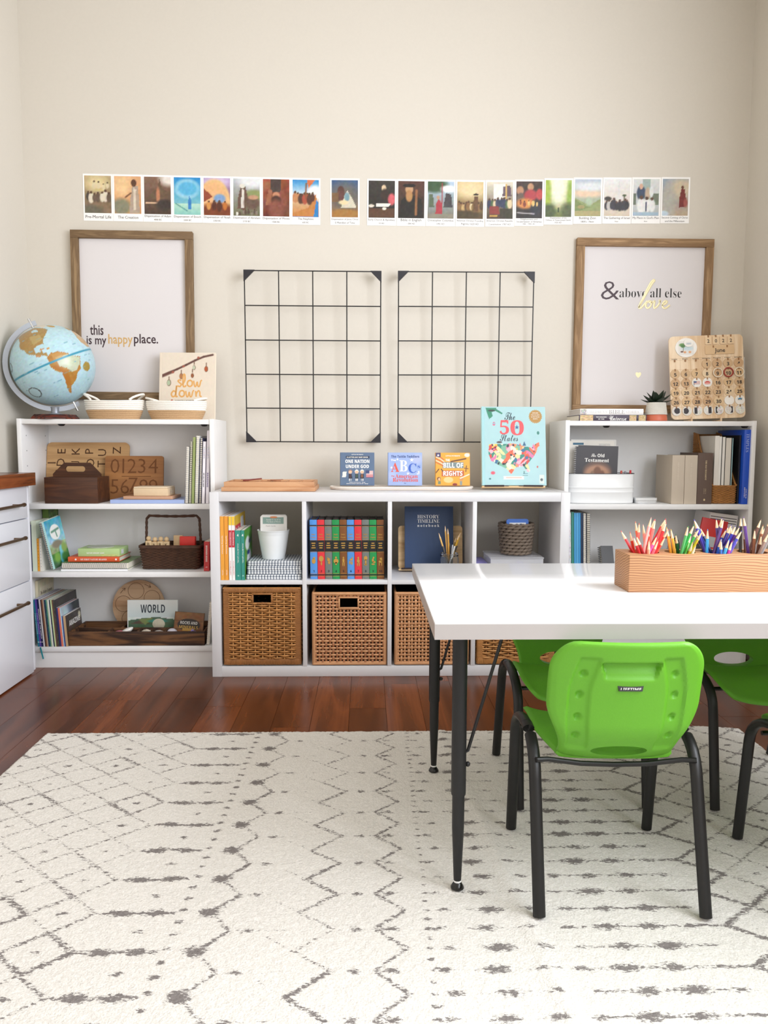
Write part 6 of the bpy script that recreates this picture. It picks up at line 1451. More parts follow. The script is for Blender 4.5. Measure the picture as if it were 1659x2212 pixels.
for i in range(46):
    x_, z_ = r9.uniform(.08, .84), r9.uniform(.2, .52)
    B2 = Art(140, 172, '#000000', .805); B2.ell(x_, z_, r9.uniform(.008, .03), r9.uniform(.006, .018), '#ffffff', .3, r9.uniform(0, 90)); m_ = (B2.a[..., 0] * (k_[..., 0] > .5))
    A.mixin(m_, cols[r9.randint(len(cols))] if i % 3 else '#2a2f3a')
A.poly([(.56, .5), (.6, .5), (.58, .54)], '#d7574a').ell(.24, .545, .045, .012, '#4a3530', .3).poly([(.62, .50), (.68, .50), (.65, .56)], '#2a5f86').poly([(.82, .46), (.9, .50), (.89, .55), (.85, .53)], '#e8734a').poly([(.78, .49), (.84, .43), (.80, .53)], '#e77aa8')
A.ell(.155, .78, .024, .024, '#d96a8a', .1).ell(.155, .785, .024, .008, '#8fb9c9', .2).ell(.88, .665, .02, .022, '#2f7f72', .15).ell(.13, .155, .035, .02, '#e0566a', .5).ell(.08, .08, .018, .01, '#2f6f72', .3).ell(.86, .232, .012, .014, '#c9564a', .4).rect(.62, .70, .145, .15, '#2f6f8a').rect(.615, .705, .12, .127, '#3a7a72').rect(.63, .65, .15, .18, '#6f9a9a')
A.poly([(.30, .075), (.64, .075), (.63, .095), (.64, .115), (.30, .115), (.31, .095)], '#f2efe6').rect(.34, .60, .088, .102, '#e4b9a8').rect(.885, .965, .02, .13, '#d6e2dd').ell(.925, .07, .022, .018, '#54646a', .2)
A.ell(.84, .875, .098, .078, '#b98a3a', .04)
for k in range(22): A.ell(.84 + .098 * math.cos(k * .2856), .875 + .078 * math.sin(k * .2856), .012, .010, '#b98a3a', .2)
A.put(t, (.0201, .012, .0008), (0, 1, 0), (0, 0, 1), .263, .341)
P('hinge_band', MB().box(.0201, .0206, .001, .0105, 0, .343), mat('#9ccbd0', .45, name='cover'), t, 0)
nv = col_of('#26343f'); pk = col_of('#ee5258')
for s_, y_, z_, w_, h_, m_, st2 in (('The', .122, .300, .046, .034, nv, 'script'), ('5', .098, .252, .040, .062, pk, 'serif'), ('0', .153, .250, .058, .066, pk, 'serif'), ('★', .152, .253, .020, .020, col_of('#2a5f92'), 'sans'), ('States', .117, .206, .078, .030, nv, 'script'),
                   ('EXPLORE', .2325, .3145, .025, .004, INKW, 'bold'), ('THE U.S.A. WITH', .2325, .306, .036, .004, INKW, 'bold'), ('50 FACT-FILLED', .2325, .2975, .036, .004, INKW, 'bold'), ('MAPS!', .2325, .289, .02, .004, INKW, 'bold')): text(s_, t, (.0206, y_, z_), w_, h_, m_, st2, SIDE)

# ================================================================== CUBE SHELF: UPPER CUBBIES
KS = 0.4035
def kbook(lb, x_, w_, d_, h_, c_, sp=None, y_=.012, lean=0, grp='workbooks in the first cubby', cover_art=None):
    t = book('workbook', lb, 'book', (x_, y_, KS), (0, lean, 0), w_, d_, h_, c_, 'soft', group=grp, spine_col=sp, page=mat('#f2f0ec', .8, name='page_block')); return t
for i, (x_, c_) in enumerate(((.0395, '#e9a13b'), (.0560, '#e79a35'))):
    t = kbook(('first', 'second')[i] + ' orange workbook from the side of the low unit', x_, .0150, .27, .262, c_); text('Spelling Workout', t, (.0075, -.0006, .145), .075, .0050, INKW, 'bold', SPINE); text('LEVEL', t, (.0075, -.0006, .03), .022, .004, INKW, 'sans', SPINE)
for i, x_ in enumerate((.0735, .0862)):
    t = kbook(('white and red workbook with yellow top, next to the orange ones', 'white and red workbook with yellow top, showing its pink cover')[i], x_, .0115, .27, .262, '#f3f0ee'); P('yellow_band', MB().box(.0004, .0111, -.0011, -.0006, .226, .2615), mat('#efc53a', .5, name='yellow'), t, 0); P('red_band', MB().box(.0004, .0111, -.0011, -.0006, .135, .205), mat('#c9283c', .5, name='red'), t, 0)
    text('Vocabulary', t, (.0058, -.0012, .170), .055, .0055, INKW, 'bold', SPINE); text('VOCABULARY', t, (.0058, -.0006, .05), .06, .004, col_of('#c9485a'), 'sans', SPINE)
    if i: A = Art(50, 44, '#f4f1ee', 1.05); A.rect(0, 1, .84, 1, '#efc53a').poly([(.05, .62), (.75, .62), (.75, .86), (.05, .86)], '#d32f45').rect(.85, 1, 0, 1, '#e9bb35').rect(.55, .8, .72, .95, '#eef0f4').noise(.06, 9, 2); A.put(t, (.0116, 0, .0), (0, 1, 0), (0, 0, 1), .27, .262); text('Spelling', t, (.0121, .085, .195), .11, .035, INKW, 'bold', SIDE)
for i, (x_, w_) in enumerate(((.0995, .0225), (.1235, .0135))):
    t = kbook(('thick teal maths workbook in the first cubby', 'thin teal workbook with a green painted cover in the first cubby')[i], x_, w_, .20, .205, '#2f8d80', y_=.010); text('4', t, (w_ / 2, -.0006, .185), .007, .010, INKW, 'bold'); text('MATH MAMMOTH' if False else 'FOURTH LEVEL', t, (w_ / 2, -.0006, .11), .08, .0045, INKW, 'sans', SPINE); P('printed_dot', MB().prism(disc(.003, w_ / 2, .018, 12), -.0009, -.0005), mat('#9cc9be', .5, name='pale_teal'), t, 0)
    if i: A = Art(40, 44, '#4f9a3c', .95); A.noise(.25, 7, 5).ell(.4, .7, .3, .14, '#e9edf0', .3).ell(.6, .35, .3, .2, '#e4e9f2', .3).ell(.5, .5, .16, .05, '#2d3f8a', .4).ell(.7, .72, .15, .05, '#3a4a6a', .5); A.put(t, (.0136, 0, 0), (0, 1, 0), (0, 0, 1), .20, .205)
# checked notebooks
m, nt, b = _new('gingham|')
tc = _nd(nt, 'ShaderNodeTexCoord'); sp_ = _nd(nt, 'ShaderNodeSeparateXYZ'); nt.links.new(tc.outputs['Object'], sp_.inputs[0])
def stripe(sock, f):
    a = _nd(nt, 'ShaderNodeMath', operation='MULTIPLY'); a.inputs[1].default_value = f; nt.links.new(sock, a.inputs[0])
    c = _nd(nt, 'ShaderNodeMath', operation='FRACT'); nt.links.new(a.outputs[0], c.inputs[0])
    d = _nd(nt, 'ShaderNodeMath', operation='LESS_THAN'); d.inputs[1].default_value = .42; nt.links.new(c.outputs[0], d.inputs[0]); return d.outputs[0]
zy = _nd(nt, 'ShaderNodeMath', operation='ADD'); nt.links.new(sp_.outputs[2], zy.inputs[0]); nt.links.new(sp_.outputs[1], zy.inputs[1])
s1 = stripe(zy.outputs[0], 95); s3 = stripe(sp_.outputs[0], 82)
ad = _nd(nt, 'ShaderNodeMath', operation='ADD'); nt.links.new(s1, ad.inputs[0]); nt.links.new(s3, ad.inputs[1])
cr = _nd(nt, 'ShaderNodeValToRGB'); cr.color_ramp.elements[0].color = (*lin('#eef0f1'), 1); cr.color_ramp.elements[1].color = (*lin('#2a3342'), 1); e_ = cr.color_ramp.elements.new(.5); e_.color = (*lin('#8a93a0'), 1)
mu = _nd(nt, 'ShaderNodeMath', operation='MULTIPLY'); mu.inputs[1].default_value = .5; nt.links.new(ad.outputs[0], mu.inputs[0]); nt.links.new(mu.outputs[0], cr.inputs[0]); nt.links.new(cr.outputs[0], b.inputs['Base Color']); b.inputs['Roughness'].default_value = .5
GING = m
z = KS
for i, w_ in enumerate((.0195, .0175, .0165, .0195)):
    L = .226 - .003 * i
    t = T('checked_notebook', 'checked notebook in the first cubby, %s from the bottom of its stack' % ('first', 'second', 'third', 'fourth and top one')[i], 'notebook', (.1405 + .0015 * i + (.003 if i == 1 else 0), .022 + .004 * i, z), (0, 0, (-.8, .5, -.6, .4)[i]), 'checked notebooks in the first cubby')
    hl = MB().box(0, L, 0.002, .19, 0, .0014, .0004).box(0, L, 0.002, .19, w_ - .0014, w_, .0004)
    hl.grid(lambda u, v: (L * v, .004 - .004 * math.sin(math.pi * u), w_ * u), 6, 1)
    c_ = P('cover', hl, None, t)
    c_.data.materials.append(GING); P('page_block', MB().box(.002, L - .002, .006, .186, .0016, w_ - .0016), mat('#e8ecf0', .8, name='page_block'), t, 0)
    P('elastic_band', MB().box(-.0004, L * .985, .0036, .0048, -.0001, .0012), BLACK, t, 0)
    z += w_ + .0002
t = T('ribbed_cup', 'ribbed white metal cup standing on the checked notebooks', 'cup', (.2425, .118, z))
pr = [(.0, .001), (.047, .001), (.0475, .003)]
for k in range(15): pr += [(.0478 + .0155 * (k / 15) ** .9, .010 + k * .0064), (.0492 + .0155 * (k / 15) ** .9, .0132 + k * .0064)]
pr += [(.065, .112), (.067, .119), (.0685, .121), (.0672, .1222), (.064, .116), (.047, .004), (0, .004)]
P('cup_body', MB().lathe(pr, 48), mat('#e6eaec', .3, var=.01, name='enamel'), t)
for i, (dy, h_, w_) in enumerate(((.022, .178, .108), (.014, .174, .104), (.006, .176, .112))):
    q = T('flash_card', 'tall white flash card in the ribbed cup, %s' % ('rearmost', 'middle one', 'front one with a grey green title panel')[i], 'card', (.2425, .118 + dy - .006, z + .0055), (-4, 0, (1, -2, 0)[i]), 'flash cards in the ribbed cup')
    P('paper', MB().prism([(-.031, 0), (.031, 0), (w_ / 2 - .003, .105), (w_ / 2, .115), (w_ / 2, h_ - .006), (w_ / 2 - .006, h_), (-w_ / 2 + .006, h_), (-w_ / 2, h_ - .006), (-w_ / 2, .115), (-w_ / 2 + .003, .105)], -.0006, .0006), mat('#f0eeea', .5, name='card'), q, 0)
    if i == 2:
        P('title_panel', MB().box(-.046, .042, -.0011, -.0006, .140, .168), mat('#8aa69e', .5, name='grey_green'), q, 0); P('orange_flash', MB().prism(disc(.016, 0, .168, 20, .004), -.0015, -.0011), mat('#d98a5a', .5, name='orange'), q, 0)
        text('Reader 5: 1st of 1st', q, (0, -.0012, .158), .06, .006, INKW, 'sans'); text('The Book of Words', q, (0, -.0012, .149), .06, .006, INKW, 'sans'); text('Flash Cards', q, (-.012, -.0007, .131), .04, .005, col_of('#a09a98'), 'sans')

# ---------------- ten volume set
VC = [('#4f8fd6', 'blue'), ('#d8313c', 'red'), ('#6f7672', 'grey'), ('#1f8f4c', 'green'), ('#7a4a22', 'brown')]
def figure(k):
    m_ = MB(); r_ = random.Random(k)
    def el(x_, z_, a, c, y_=-.0012): m_.prism(disc(a, x_, z_, 14, c), y_, -.0002)
    S = [[(0, 0, .008, .011), (.002, .013, .005, .004)], [(0, .010, .0095, .012), (.001, -.010, .003, .008)], [(0, .006, .006, .007), (.002, -.006, .005, .007), (-.004, .012, .002, .004)], [(0, .0, .010, .010), (0, .015, .004, .004), (0, -.010, .004, .006)], [(0, .014, .0035, .004), (0, .003, .0045, .009), (-.003, -.012, .0018, .010), (.003, -.012, .0018, .010)],
         [(.002, .006, .007, .004), (-.004, -.006, .003, .008), (.004, -.008, .003, .008), (.006, .013, .003, .003)], [(0, .013, .004, .005), (0, .0, .006, .009), (-.003, -.013, .002, .009), (.004, -.013, .002, .009)], [(0, .012, .0075, .009), (0, -.004, .003, .012), (0, -.015, .006, .003)], [(.002, .014, .0035, .004), (-.001, .003, .004, .008), (.004, -.004, .006, .004), (0, -.013, .007, .003)], [(0, .010, .003, .005), (0, -.002, .008, .005), (-.005, -.012, .0016, .008), (.005, -.012, .0016, .008), (.005, .006, .002, .010)]][k]
    for x_, z_, a, c in S: el(x_, z_, a, c)
    return m_
x_ = .4040
for i in range(10):
    c_, nm = VC[i % 5]; w_ = .0292
    t = book('encyclopedia_volume', 'thick %s volume of the gold stamped set, %s half of the row' % (nm, 'numbered one to five,' if i < 5 else 'numbered six to ten, second'), 'book', (x_, .030 + rng.uniform(0, .003), KS), (0, -.6, 0), w_, .175, .246, c_, 'hard', rough=.32, group='gold stamped ten volume set', spine_col=c_, page=mat('#5c5450', .9, var=.2, scale=300, name='page_block'))
    t['label'] = 'thick %s volume numbered %s in the gold stamped set' % (nm, ('one', 'two', 'three', 'four', 'five', 'six', 'seven', 'eight', 'nine', 'ten')[i])
    t.children[0].data.materials[0] = mat('#141416' if i else '#1f4f9a', .4, name='board_black')
    def band(z0, z1, m_, n_='printed_band'): P(n_, MB().box(.0006, w_ - .0006, -.0030, -.0022, z0, z1), m_, t, 0)
    band(.2210, .2250, BLACK); band(.2185, .2197, GOLD); band(.1150, .1610, mat('#15161b', .35, name='label_black')); band(.0155, .0195, BLACK); band(.0118, .0132, GOLD); band(.0225, .0235, GOLD); band(.1622, .1632, GOLD); band(.1128, .1138, GOLD)
    text('Junior', t, (w_ / 2, -.0024, .186), .017, .007, GOLD, 'serif'); text('Classics', t, (w_ / 2, -.0024, .174), .020, .007, GOLD, 'serif')
    for k in range(3): P('gold_line', MB().box(w_ / 2 - (.0085, .006, .008)[(k + i) % 3], w_ / 2 + (.0085, .006, .008)[(k + i) % 3], -.0034, -.0030, .1285 + k * .0095, .1325 + k * .0095), GOLD, t, 0)
    P('emblem', figure(i), GOLD, t, 0).location = (w_ / 2, -.0021, .075)
    text(str(i + 1), t, (w_ / 2, -.0024, .033), None, .009, mat('#1a1a1f', .5, name='label_black'), 'bold')
    x_ += w_ + .0014

# ---------------- history notebook and jar
st_ = leaning('book_stand', 'wide wooden book rest behind the dark blue notebook', 'book stand', (.917, .225, KS), 8)
P('back_board', MB().prism(rbox(None, .283, .19, .014, 0, .102), .0003, .010), OAK, st_); P('ledge', MB().box(-.1415, .1415, -.032, 0, .001, .009, .0012), OAK, st_)
for s_ in (-1, 1): P('page_clip', MB().tube([(s_ * .130, -.0335, .009), (s_ * .122, -.0352, .009), (s_ * .05, -.0352, .0095)], .0036, 8), mat('#2b1a1c', .35, name='black_clip'), st_)
t = front_book('history_notebook', 'dark blue notebook with white title lettering on a wooden book rest', (.803, .214, KS + .0150), .212, .270, .014, '#1d3a63', 8, kind='soft')
for s_, z_, w_, h_ in (('HISTORY', .225, .096, .0155), ('TIMELINE', .2055, .096, .0155)): text(s_, t, (.0146, .103, z_), w_, h_, INKW, 'serifthin', SIDE)
text('n o t e b o o k', t, (.0146, .103, .186), .096, .012, INKW, 'serif', SIDE)
t = T('glass_jar', 'clear glass jar of pencils standing before the dark blue notebook', 'jar', (.984, .085, KS))
P('jar_body', MB().lathe([(0, .001), (.037, .001), (.040, .005), (.040, .078), (.037, .086), (.037, .088), (.0395, .0895), (.037, .0925), (.0395, .0955), (.037, .0985), (.0385, .100), (.036, .100), (.0345, .088), (.0375, .078), (.0375, .006), (0, .005)], 40), glass_mat('#fbfdfd', 0.02, 1.45, 'jar_glass'), t)
for i, (bx, by, tx, ty, tz, c_, nm) in enumerate(((.01, .0, -.045, .01, .185, '#e2b25e', 'tan pencil with a dark tip, leaning farthest towards the encyclopedia row'), (.0, .012, -.018, .012, .215, '#e8b968', 'tallest tan pencil'), (.004, .005, -.008, .0, .205, '#d9a24a', 'second tall ochre pencil'), (-.012, .0, .048, .006, .190, '#e0b02f', 'yellow pencil leaning over'), (-.01, -.01, .040, .0, .180, '#c99a2f', 'mustard pencil beside the yellow one'), (-.006, .012, .030, .012, .168, '#8d7a3a', 'olive pencil, shortest of the wooden ones'))):
    pencil((.984 + bx, .085 + by, KS + .0065), (.984 + tx, .085 + ty, KS + tz), c_, nm + ' in the glass jar', 'pencils in the glass jar')
for i, (bx, by, tx, ty, tz) in enumerate(((.012, -.01, -.030, -.01, .128), (.0, -.014, .012, -.012, .135), (-.012, -.006, .020, -.018, .130), (-.016, .004, .030, -.004, .130), (.014, .006, .002, .014, .140))):
    q = T('pen', '%s in the glass jar, %s from its side nearest the encyclopedias' % (('black pen', 'grey pen', 'silver pen', 'black marker', 'dark pen')[i], ('first', 'second', 'third', 'fourth', 'fifth')[i]), 'pen', (.984 + bx, .085 + by, KS + .0065), group='pens in the glass jar'); d = Vector((tx - bx, ty - by, tz - .0065)); q.rotation_euler = d.to_track_quat('Z', 'Y').to_euler()
    P('barrel', MB().lathe([(.0012, 0), (.004, .008), (.004, d.length), (.003, d.length + .002)], 12), mat(('#1c1c1f', '#8d8f94', '#c9ccd1', '#18181a', '#2b2b30')[i], .3, .6 if i in (1, 2) else 0, name='pen_barrel'), q)

# ---------------- round basket on a plastic bin
CLR = glass_mat('#f0f1f6', 0.12, 1.35, 'clear_plastic', 0.34)
t = T('storage_bin', 'clear plastic lidded bin holding coloured pieces, beneath the twisted round basket', 'bin', (1.158, .075, KS))
bw, bd, bh = .222, .20, .076
sh = MB()
for a in ((0, bw, 0, .002, 0, bh), (0, bw, bd - .002, bd, 0, bh), (0, .002, .0022, bd - .0022, 0, bh), (bw - .002, bw, .0022, bd - .0022, 0, bh), (.0022, bw - .0022, .0022, bd - .0022, .001, .003)): sh.box(*a)
P('bin_body', sh, CLR, t, 0); P('lid', MB().box(-.003, bw + .003, -.003, bd + .003, bh + .0003, bh + .007, .002), CLR, t)
for k in (1, 2): P('inner_rib', MB().box(bw * k / 3 - .001, bw * k / 3 + .001, .0024, .006, .004, bh - .002), CLR, t, 0)
for i, (c_, nm) in enumerate((('#e0603f', 'orange red'), ('#f0b95a', 'yellow'), ('#e8895a', 'apricot'), ('#7a6fae', 'violet'), ('#4a9a5a', 'green'), ('#d8433f', 'red'))):
    q = T('plastic_piece', '%s piece seen through the clear bin' % nm, 'toy', (1.158 + .035 + .032 * i, .075 + .04 + .01 * (i % 2), KS + .0035), (0, 0, 20 * i), 'pieces in the clear bin'); P('piece', MB().box(-.013, .013, -.012, .012, 0, .04 if i != 3 else .055, .003), mat(c_, .4, name='plastic'), q)
t = T('flat_box', 'violet flat box lying beside the clear bin', 'box', (1.096, .09, KS)); P('box_body', MB().box(0, .056, 0, .2, 0, .052, .001), mat('#8d86c4', .4, name='violet_card'), t)
t = T('twisted_basket', 'round grey brown twisted seagrass basket standing on the clear bin', 'basket', (1.281, .168, KS + .0835))
HYA = mat('#6d5f52', 0.65, var=0.35, scale=60, bump=0.4, name='water_hyacinth')
br = MB(); rows = 9
P('liner', MB().lathe([(0, .003), (.055, .003), (.068, .128), (.0665, .128), (.0535, .005), (0, .005)], 36), mat('#2d2622', .8, name='basket_lining'), t)
for r_ in range(rows):
    z_ = .010 + r_ * .0138; rad = .058 + .012 * (r_ / rows)
    for k in range(15):
        a0 = 2 * math.pi * (k + .5 * (r_ % 2)) / 15; pts = []
        for q in range(7):
            u = q / 6; a = a0 + (u - .5) * 2 * math.pi / 15 * 1.5
            pts.append(((rad + .0045 * math.sin(math.pi * u)) * math.cos(a), (rad + .0045 * math.sin(math.pi * u)) * math.sin(a), z_ + (u - .5) * .009))
        br.tube(pts, [.0012, .0050, .0068, .0072, .0068, .0050, .0012], 6)
P('weave', br, HYA, t, 60)
P('rim', MB().tube([(.0715 * math.cos(w) * (1 + .012 * math.sin(18 * w)), .0715 * math.sin(w) * (1 + .012 * math.sin(18 * w)), .1315 + .0015 * math.sin(18 * w + 1)) for w in [2 * math.pi * k / 90 for k in range(90)]], .0062, 7, closed=True), HYA, t)
q = T('letter_card_case', 'blue framed letter card standing in the twisted basket', 'card', (1.285, .150, KS + .1195), (-4, 0, 3))
P('frame', MB().prism(rbox(None, .096, .118, .010, 0, .059), 0, .010), mat('#2f6fd0', .35, name='blue_plastic'), q); P('card', MB().box(-.036, .036, -.0012, -.0002, .02, .102), mat('#f3f3f2', .5, name='card'), q, 0); text('1O', q, (0.006, -.0014, .084), .036, .028, mat('#24406f', .5, name='ink'), 'bold')

# ================================================================== CUBE SHELF: LOWER CUBBY BASKETS
WIC = [mat(c, .6, var=.3, scale=25, bump=.2, name='wicker') for c in ('#b07a42', '#c08a50', '#9a6636')]
CANE = [mat(c, .5, var=.2, scale=25, bump=.15, name='cane') for c in ('#b98357', '#c99468', '#a8704a')]
def ribbon(mb, pts, nrm, w, th_=.0012):
    """flat cane strip along pts; nrm: outward direction"""
    P3 = [Vector(p) for p in pts]; N = Vector(nrm); vs = []; fs = []
    for i, p in enumerate(P3):
        t_ = (P3[min(i + 1, len(P3) - 1)] - P3[max(i - 1, 0)]).normalized(); n2 = (N - t_ * N.dot(t_)).normalized(); s_ = t_.cross(n2)
        vs += [p + s_ * w / 2 - n2 * th_ / 2, p + s_ * w * .32 + n2 * th_, p - s_ * w * .32 + n2 * th_, p - s_ * w / 2 - n2 * th_ / 2]
    for i in range(len(P3) - 1):
        for k in range(4): fs.append((i * 4 + k, i * 4 + 4 + k, i * 4 + 4 + (k + 1) % 4, i * 4 + (k + 1) % 4))
    mb.add(vs, fs)
def panel_frames(w, d):
    return [(Vector((0, 0, 0)), Vector((1, 0, 0)), Vector((0, -1, 0)), w), (Vector((w, 0, 0)), Vector((0, 1, 0)), Vector((1, 0, 0)), d), (Vector((0, d, 0)), Vector((0, -1, 0)), Vector((-1, 0, 0)), d), (Vector((w, d, 0)), Vector((-1, 0, 0)), Vector((0, 1, 0)), w)]
def cubby_basket(x0, z0, w, d, h, kind, label, hole, tint=0):
    t = T('storage_basket', label, 'basket', (x0, .012, z0), (0, 0, 0), 'cubby baskets')
    ms = WIC if kind == 'wicker' else CANE
    UP = Vector((0, 0, 1))
    P('liner', MB().box(.008, w - .008, .008, d - .008, .004, h * .97) if False else MB().box(.007, .008, .008, d - .008, .004, h - .01).box(w - .008, w - .007, .008, d - .008, .004, h - .01).box(.008, w - .008, d - .008, d - .007, .004, h - .01).box(.008, w - .008, .008, d - .008, .003, .006), mat('#1d120b', .9, name='basket_shadow_side'), t, 0)  # near-black sheets behind the weave paint in the basket's inner shade
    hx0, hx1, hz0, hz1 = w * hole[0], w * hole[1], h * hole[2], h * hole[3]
    P('inner_shade_sheet', MB().box(.007, hx0, .007, .008, .004, h - .012).box(hx1, w - .007, .007, .008, .004, h - .012).box(hx0, hx1, .007, .008, .004, hz0).box(hx0, hx1, .007, .008, hz1, h - .012), mat('#2a190e', .9, name='basket_inner_shade'), t, 0)  # front sheet, the inside's shade put into its dark colour
    hor, ver, wrap = MB(), MB(), MB()
    for fi, (o, ux, n_, L) in enumerate(panel_frames(w, d)):
        front = fi == 0
        def pt(u, z_, off): return o + ux * u + UP * z_ + n_ * off
        if kind == 'wicker':
            ns = 9; bd_ = .024; rows_ = int((h - 2 * bd_) / .0092) + 1
            xs_ = [bd_ + .012 + (L - 2 * bd_ - .024) * k / (ns - 1) for k in range(ns)]
            for xx in xs_:
                segs = [(.010, h - .010)] if not (front and hx0 - .004 < xx < hx1 + .004) else [(.010, hz0), (hz1, h - .010)]
                for z0_, z1_ in segs: ver.tube([pt(xx, z0_, -.0005), pt(xx, (z0_ + z1_) / 2, -.0005), pt(xx, z1_, -.0005)], .0031, 6)
            for r_ in range(rows_):
                z_ = bd_ + .0046 + r_ * .0092
                def off(u): 
                    k = (u - xs_[0]) / (xs_[1] - xs_[0]); return .0052 * math.cos(math.pi * (k + r_))
                us = np.linspace(bd_ - .006, L - bd_ + .006, ns * 5)
                runs = [us] if not (front and hz0 - .003 < z_ < hz1 + .003) else [us[us < hx0], us[us > hx1]]
                for run in runs:
                    if len(run) > 2: hor.tube([pt(u, z_ + rng.uniform(-.0007, .0007), off(u)) for u in run], .0039 + rng.uniform(-.0004, .0004), 6)
            # wrapped border
            nb = int(h / .0062)
            for side in (0, 1):
                for k in range(nb):
                    z_ = .004 + k * (h - .008) / nb
                    if k % 2: wd = bd_ + rng.uniform(-.006, .010)
                    else: wd = bd_ - .004
                    a, b_ = (0, wd) if side == 0 else (L - wd, L)
                    wrap.box(0, 1, -.0035, .0058, -.0029, .0029, .0012, M=Matrix(((ux.x * (b_ - a), -n_.x, 0, pt(a, z_, 0).x), (ux.y * (b_ - a), -n_.y, 0, pt(a, z_, 0).y), (0, 0, 1, z_), (0, 0, 0, 1))), seg=1)
            nh = int(L / .0062)
            for zz0, zz1 in ((0, .026), (h - .020, h)):
                for k in range(nh):
                    u = .004 + k * (L - .008) / nh
                    wrap.box(-.0029, .0029, -.0042, .0062, zz0 + rng.uniform(0, .0015), zz1 + rng.uniform(-.0015, .001), .0012, M=Matrix(((ux.x, -n_.x, 0, pt(u, 0, 0).x), (ux.y, -n_.y, 0, pt(u, 0, 0).y), (0, 0, 1, 0), (0, 0, 0, 1))), seg=1)
        else:
            nc = 20 if L < .31 else 22; nr = 20
            for axis in (0, 1):
                for k in range(nc if axis == 0 else nr):
                    p_ = .010 + ((L if axis == 0 else h) - .020) * k / ((nc if axis == 0 else nr) - 1) + rng.uniform(-.0012, .0012)
                    full = np.linspace(.003, (h if axis == 0 else L) - .003, 70)
                    if front:
                        if axis == 0 and hx0 - .006 < p_ < hx1 + .006: runs = [full[full < hz0], full[full > hz1]]
                        elif axis == 1 and hz0 - .006 < p_ < hz1 + .006: runs = [full[full < hx0], full[full > hx1]]
                        else: runs = [full]
                    else: runs = [full]
                    per = (h - .020) / (nr - 1) if axis == 0 else (L - .020) / (nc - 1)
                    for run in runs:
                        if len(run) < 3: continue
                        pts = [pt(p_, q, .0021 * math.cos(math.pi * ((q - .010) / per + k))) if axis == 0 else pt(q, p_, -.0021 * math.cos(math.pi * ((q - .010) / per + k))) for q in run]
                        ribbon(ver if axis == 0 else hor, pts, n_, .0086 + rng.uniform(-.001, .001))
            for zz in (.004, h - .004): ribbon(wrap, [pt(0, zz, .003), pt(L / 2, zz, .003), pt(L, zz, .003)], n_, .011, .002)
            for u in (.004, L - .004): ribbon(wrap, [pt(u, 0, .0028), pt(u, h / 2, .0028), pt(u, h, .0028)], n_, .011, .002)
        if front:
            e_ = .007
            for a, b_, c_, dd in ((hx0 - e_, hx1 + e_, hz0 - e_, hz0), (hx0 - e_, hx1 + e_, hz1, hz1 + e_), (hx0 - e_, hx0, hz0, hz1), (hx1, hx1 + e_, hz0, hz1)):
                wrap.box(a, b_, -.0062, .004, c_, dd, .0015, seg=1)
    P('weave', hor, ms[tint % 3], t, 60); P('weave', ver, ms[(tint + 1) % 3], t, 60); P('border', wrap, ms[(tint + 2) % 3] if kind == 'wicker' else ms[1], t, 60)
    for zz in (h - .001,):
        P('rim', MB().tube([(0, 0, zz), (w, 0, zz), (w, d, zz), (0, d, zz)], .0045, 6, closed=True), ms[0], t)
    return t
KZ = .0475
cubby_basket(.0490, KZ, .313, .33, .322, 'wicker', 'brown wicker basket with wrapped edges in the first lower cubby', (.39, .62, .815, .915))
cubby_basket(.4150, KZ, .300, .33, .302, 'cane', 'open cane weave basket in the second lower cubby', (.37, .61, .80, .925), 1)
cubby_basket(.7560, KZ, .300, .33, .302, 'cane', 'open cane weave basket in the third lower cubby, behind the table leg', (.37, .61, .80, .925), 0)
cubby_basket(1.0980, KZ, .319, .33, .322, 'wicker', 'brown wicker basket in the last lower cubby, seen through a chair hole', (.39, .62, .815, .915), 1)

# ================================================================== SECOND BOOKCASE
TIN = mat('#eceeef', .35, var=.01, name='white_tin')
t = T('tin_caddy', 'white ribbed metal caddy holding papers and a spiral booklet', 'caddy', (1.654, .235, S1))
def ov(a, b_, z_, n=56): return [(a * math.copysign(abs(math.cos(w)) ** .55, math.cos(w)), b_ * math.copysign(abs(math.sin(w)) ** .55, math.sin(w)), z_) for w in [2 * math.pi * k / n for k in range(n)]]
lv = [(.143, .074, .001), (.145, .076, .004), (.145, .076, .046), (.1465, .0775, .049), (.145, .076, .052), (.145, .076, .066), (.1465, .0775, .069), (.145, .076, .072), (.146, .077, .125), (.1475, .0785, .127), (.146, .077, .129), (.1445, .0755, .127), (.1435, .0745, .006), (.0, .0, .006)]
vs = []; n = 56
for a, b_, z_ in lv: vs += ov(a, b_, z_)
P('tin_body', MB().add(vs, [tuple(range(n - 1, -1, -1))] + [(i * n + k, i * n + (k + 1) % n, (i + 1) * n + (k + 1) % n, (i + 1) * n + k) for i in range(len(lv) - 1) for k in range(n)]), TIN, t, 30)
P('rim', MB().tube(ov(.1462, .0772, .1285), .0016, 6, closed=True), mat('#3a3a3c', .4, name='dark_rim'), t, label='thin dark rim')
q = front_book('spiral_booklet', 'dark grey spiral booklet with a pale title, standing in the white caddy', (1.536, .222, S1 + .0130), .190, .232, .010, '#343237', 2, 'spiral', roll=1.5, back_col='#d0d0d4')
A = Art(50, 60, '#38353a', .83); A.ell(.5, .52, .36, .2, '#6a5044', .2).ell(.5, .49, .31, .16, '#b98a6c', .35).ell(.5, .5, .1, .12, '#7d5138', .3).ell(.38, .45, .06, .09, '#8d6a50', .3).ell(.62, .45, .07, .1, '#7d4f38', .3).rect(.2, .75, .91, .915, '#7d7a7c'); A.put(q, (.0101, .014, .0), (0, 1, 0), (0, 0, 1), .176, .238)
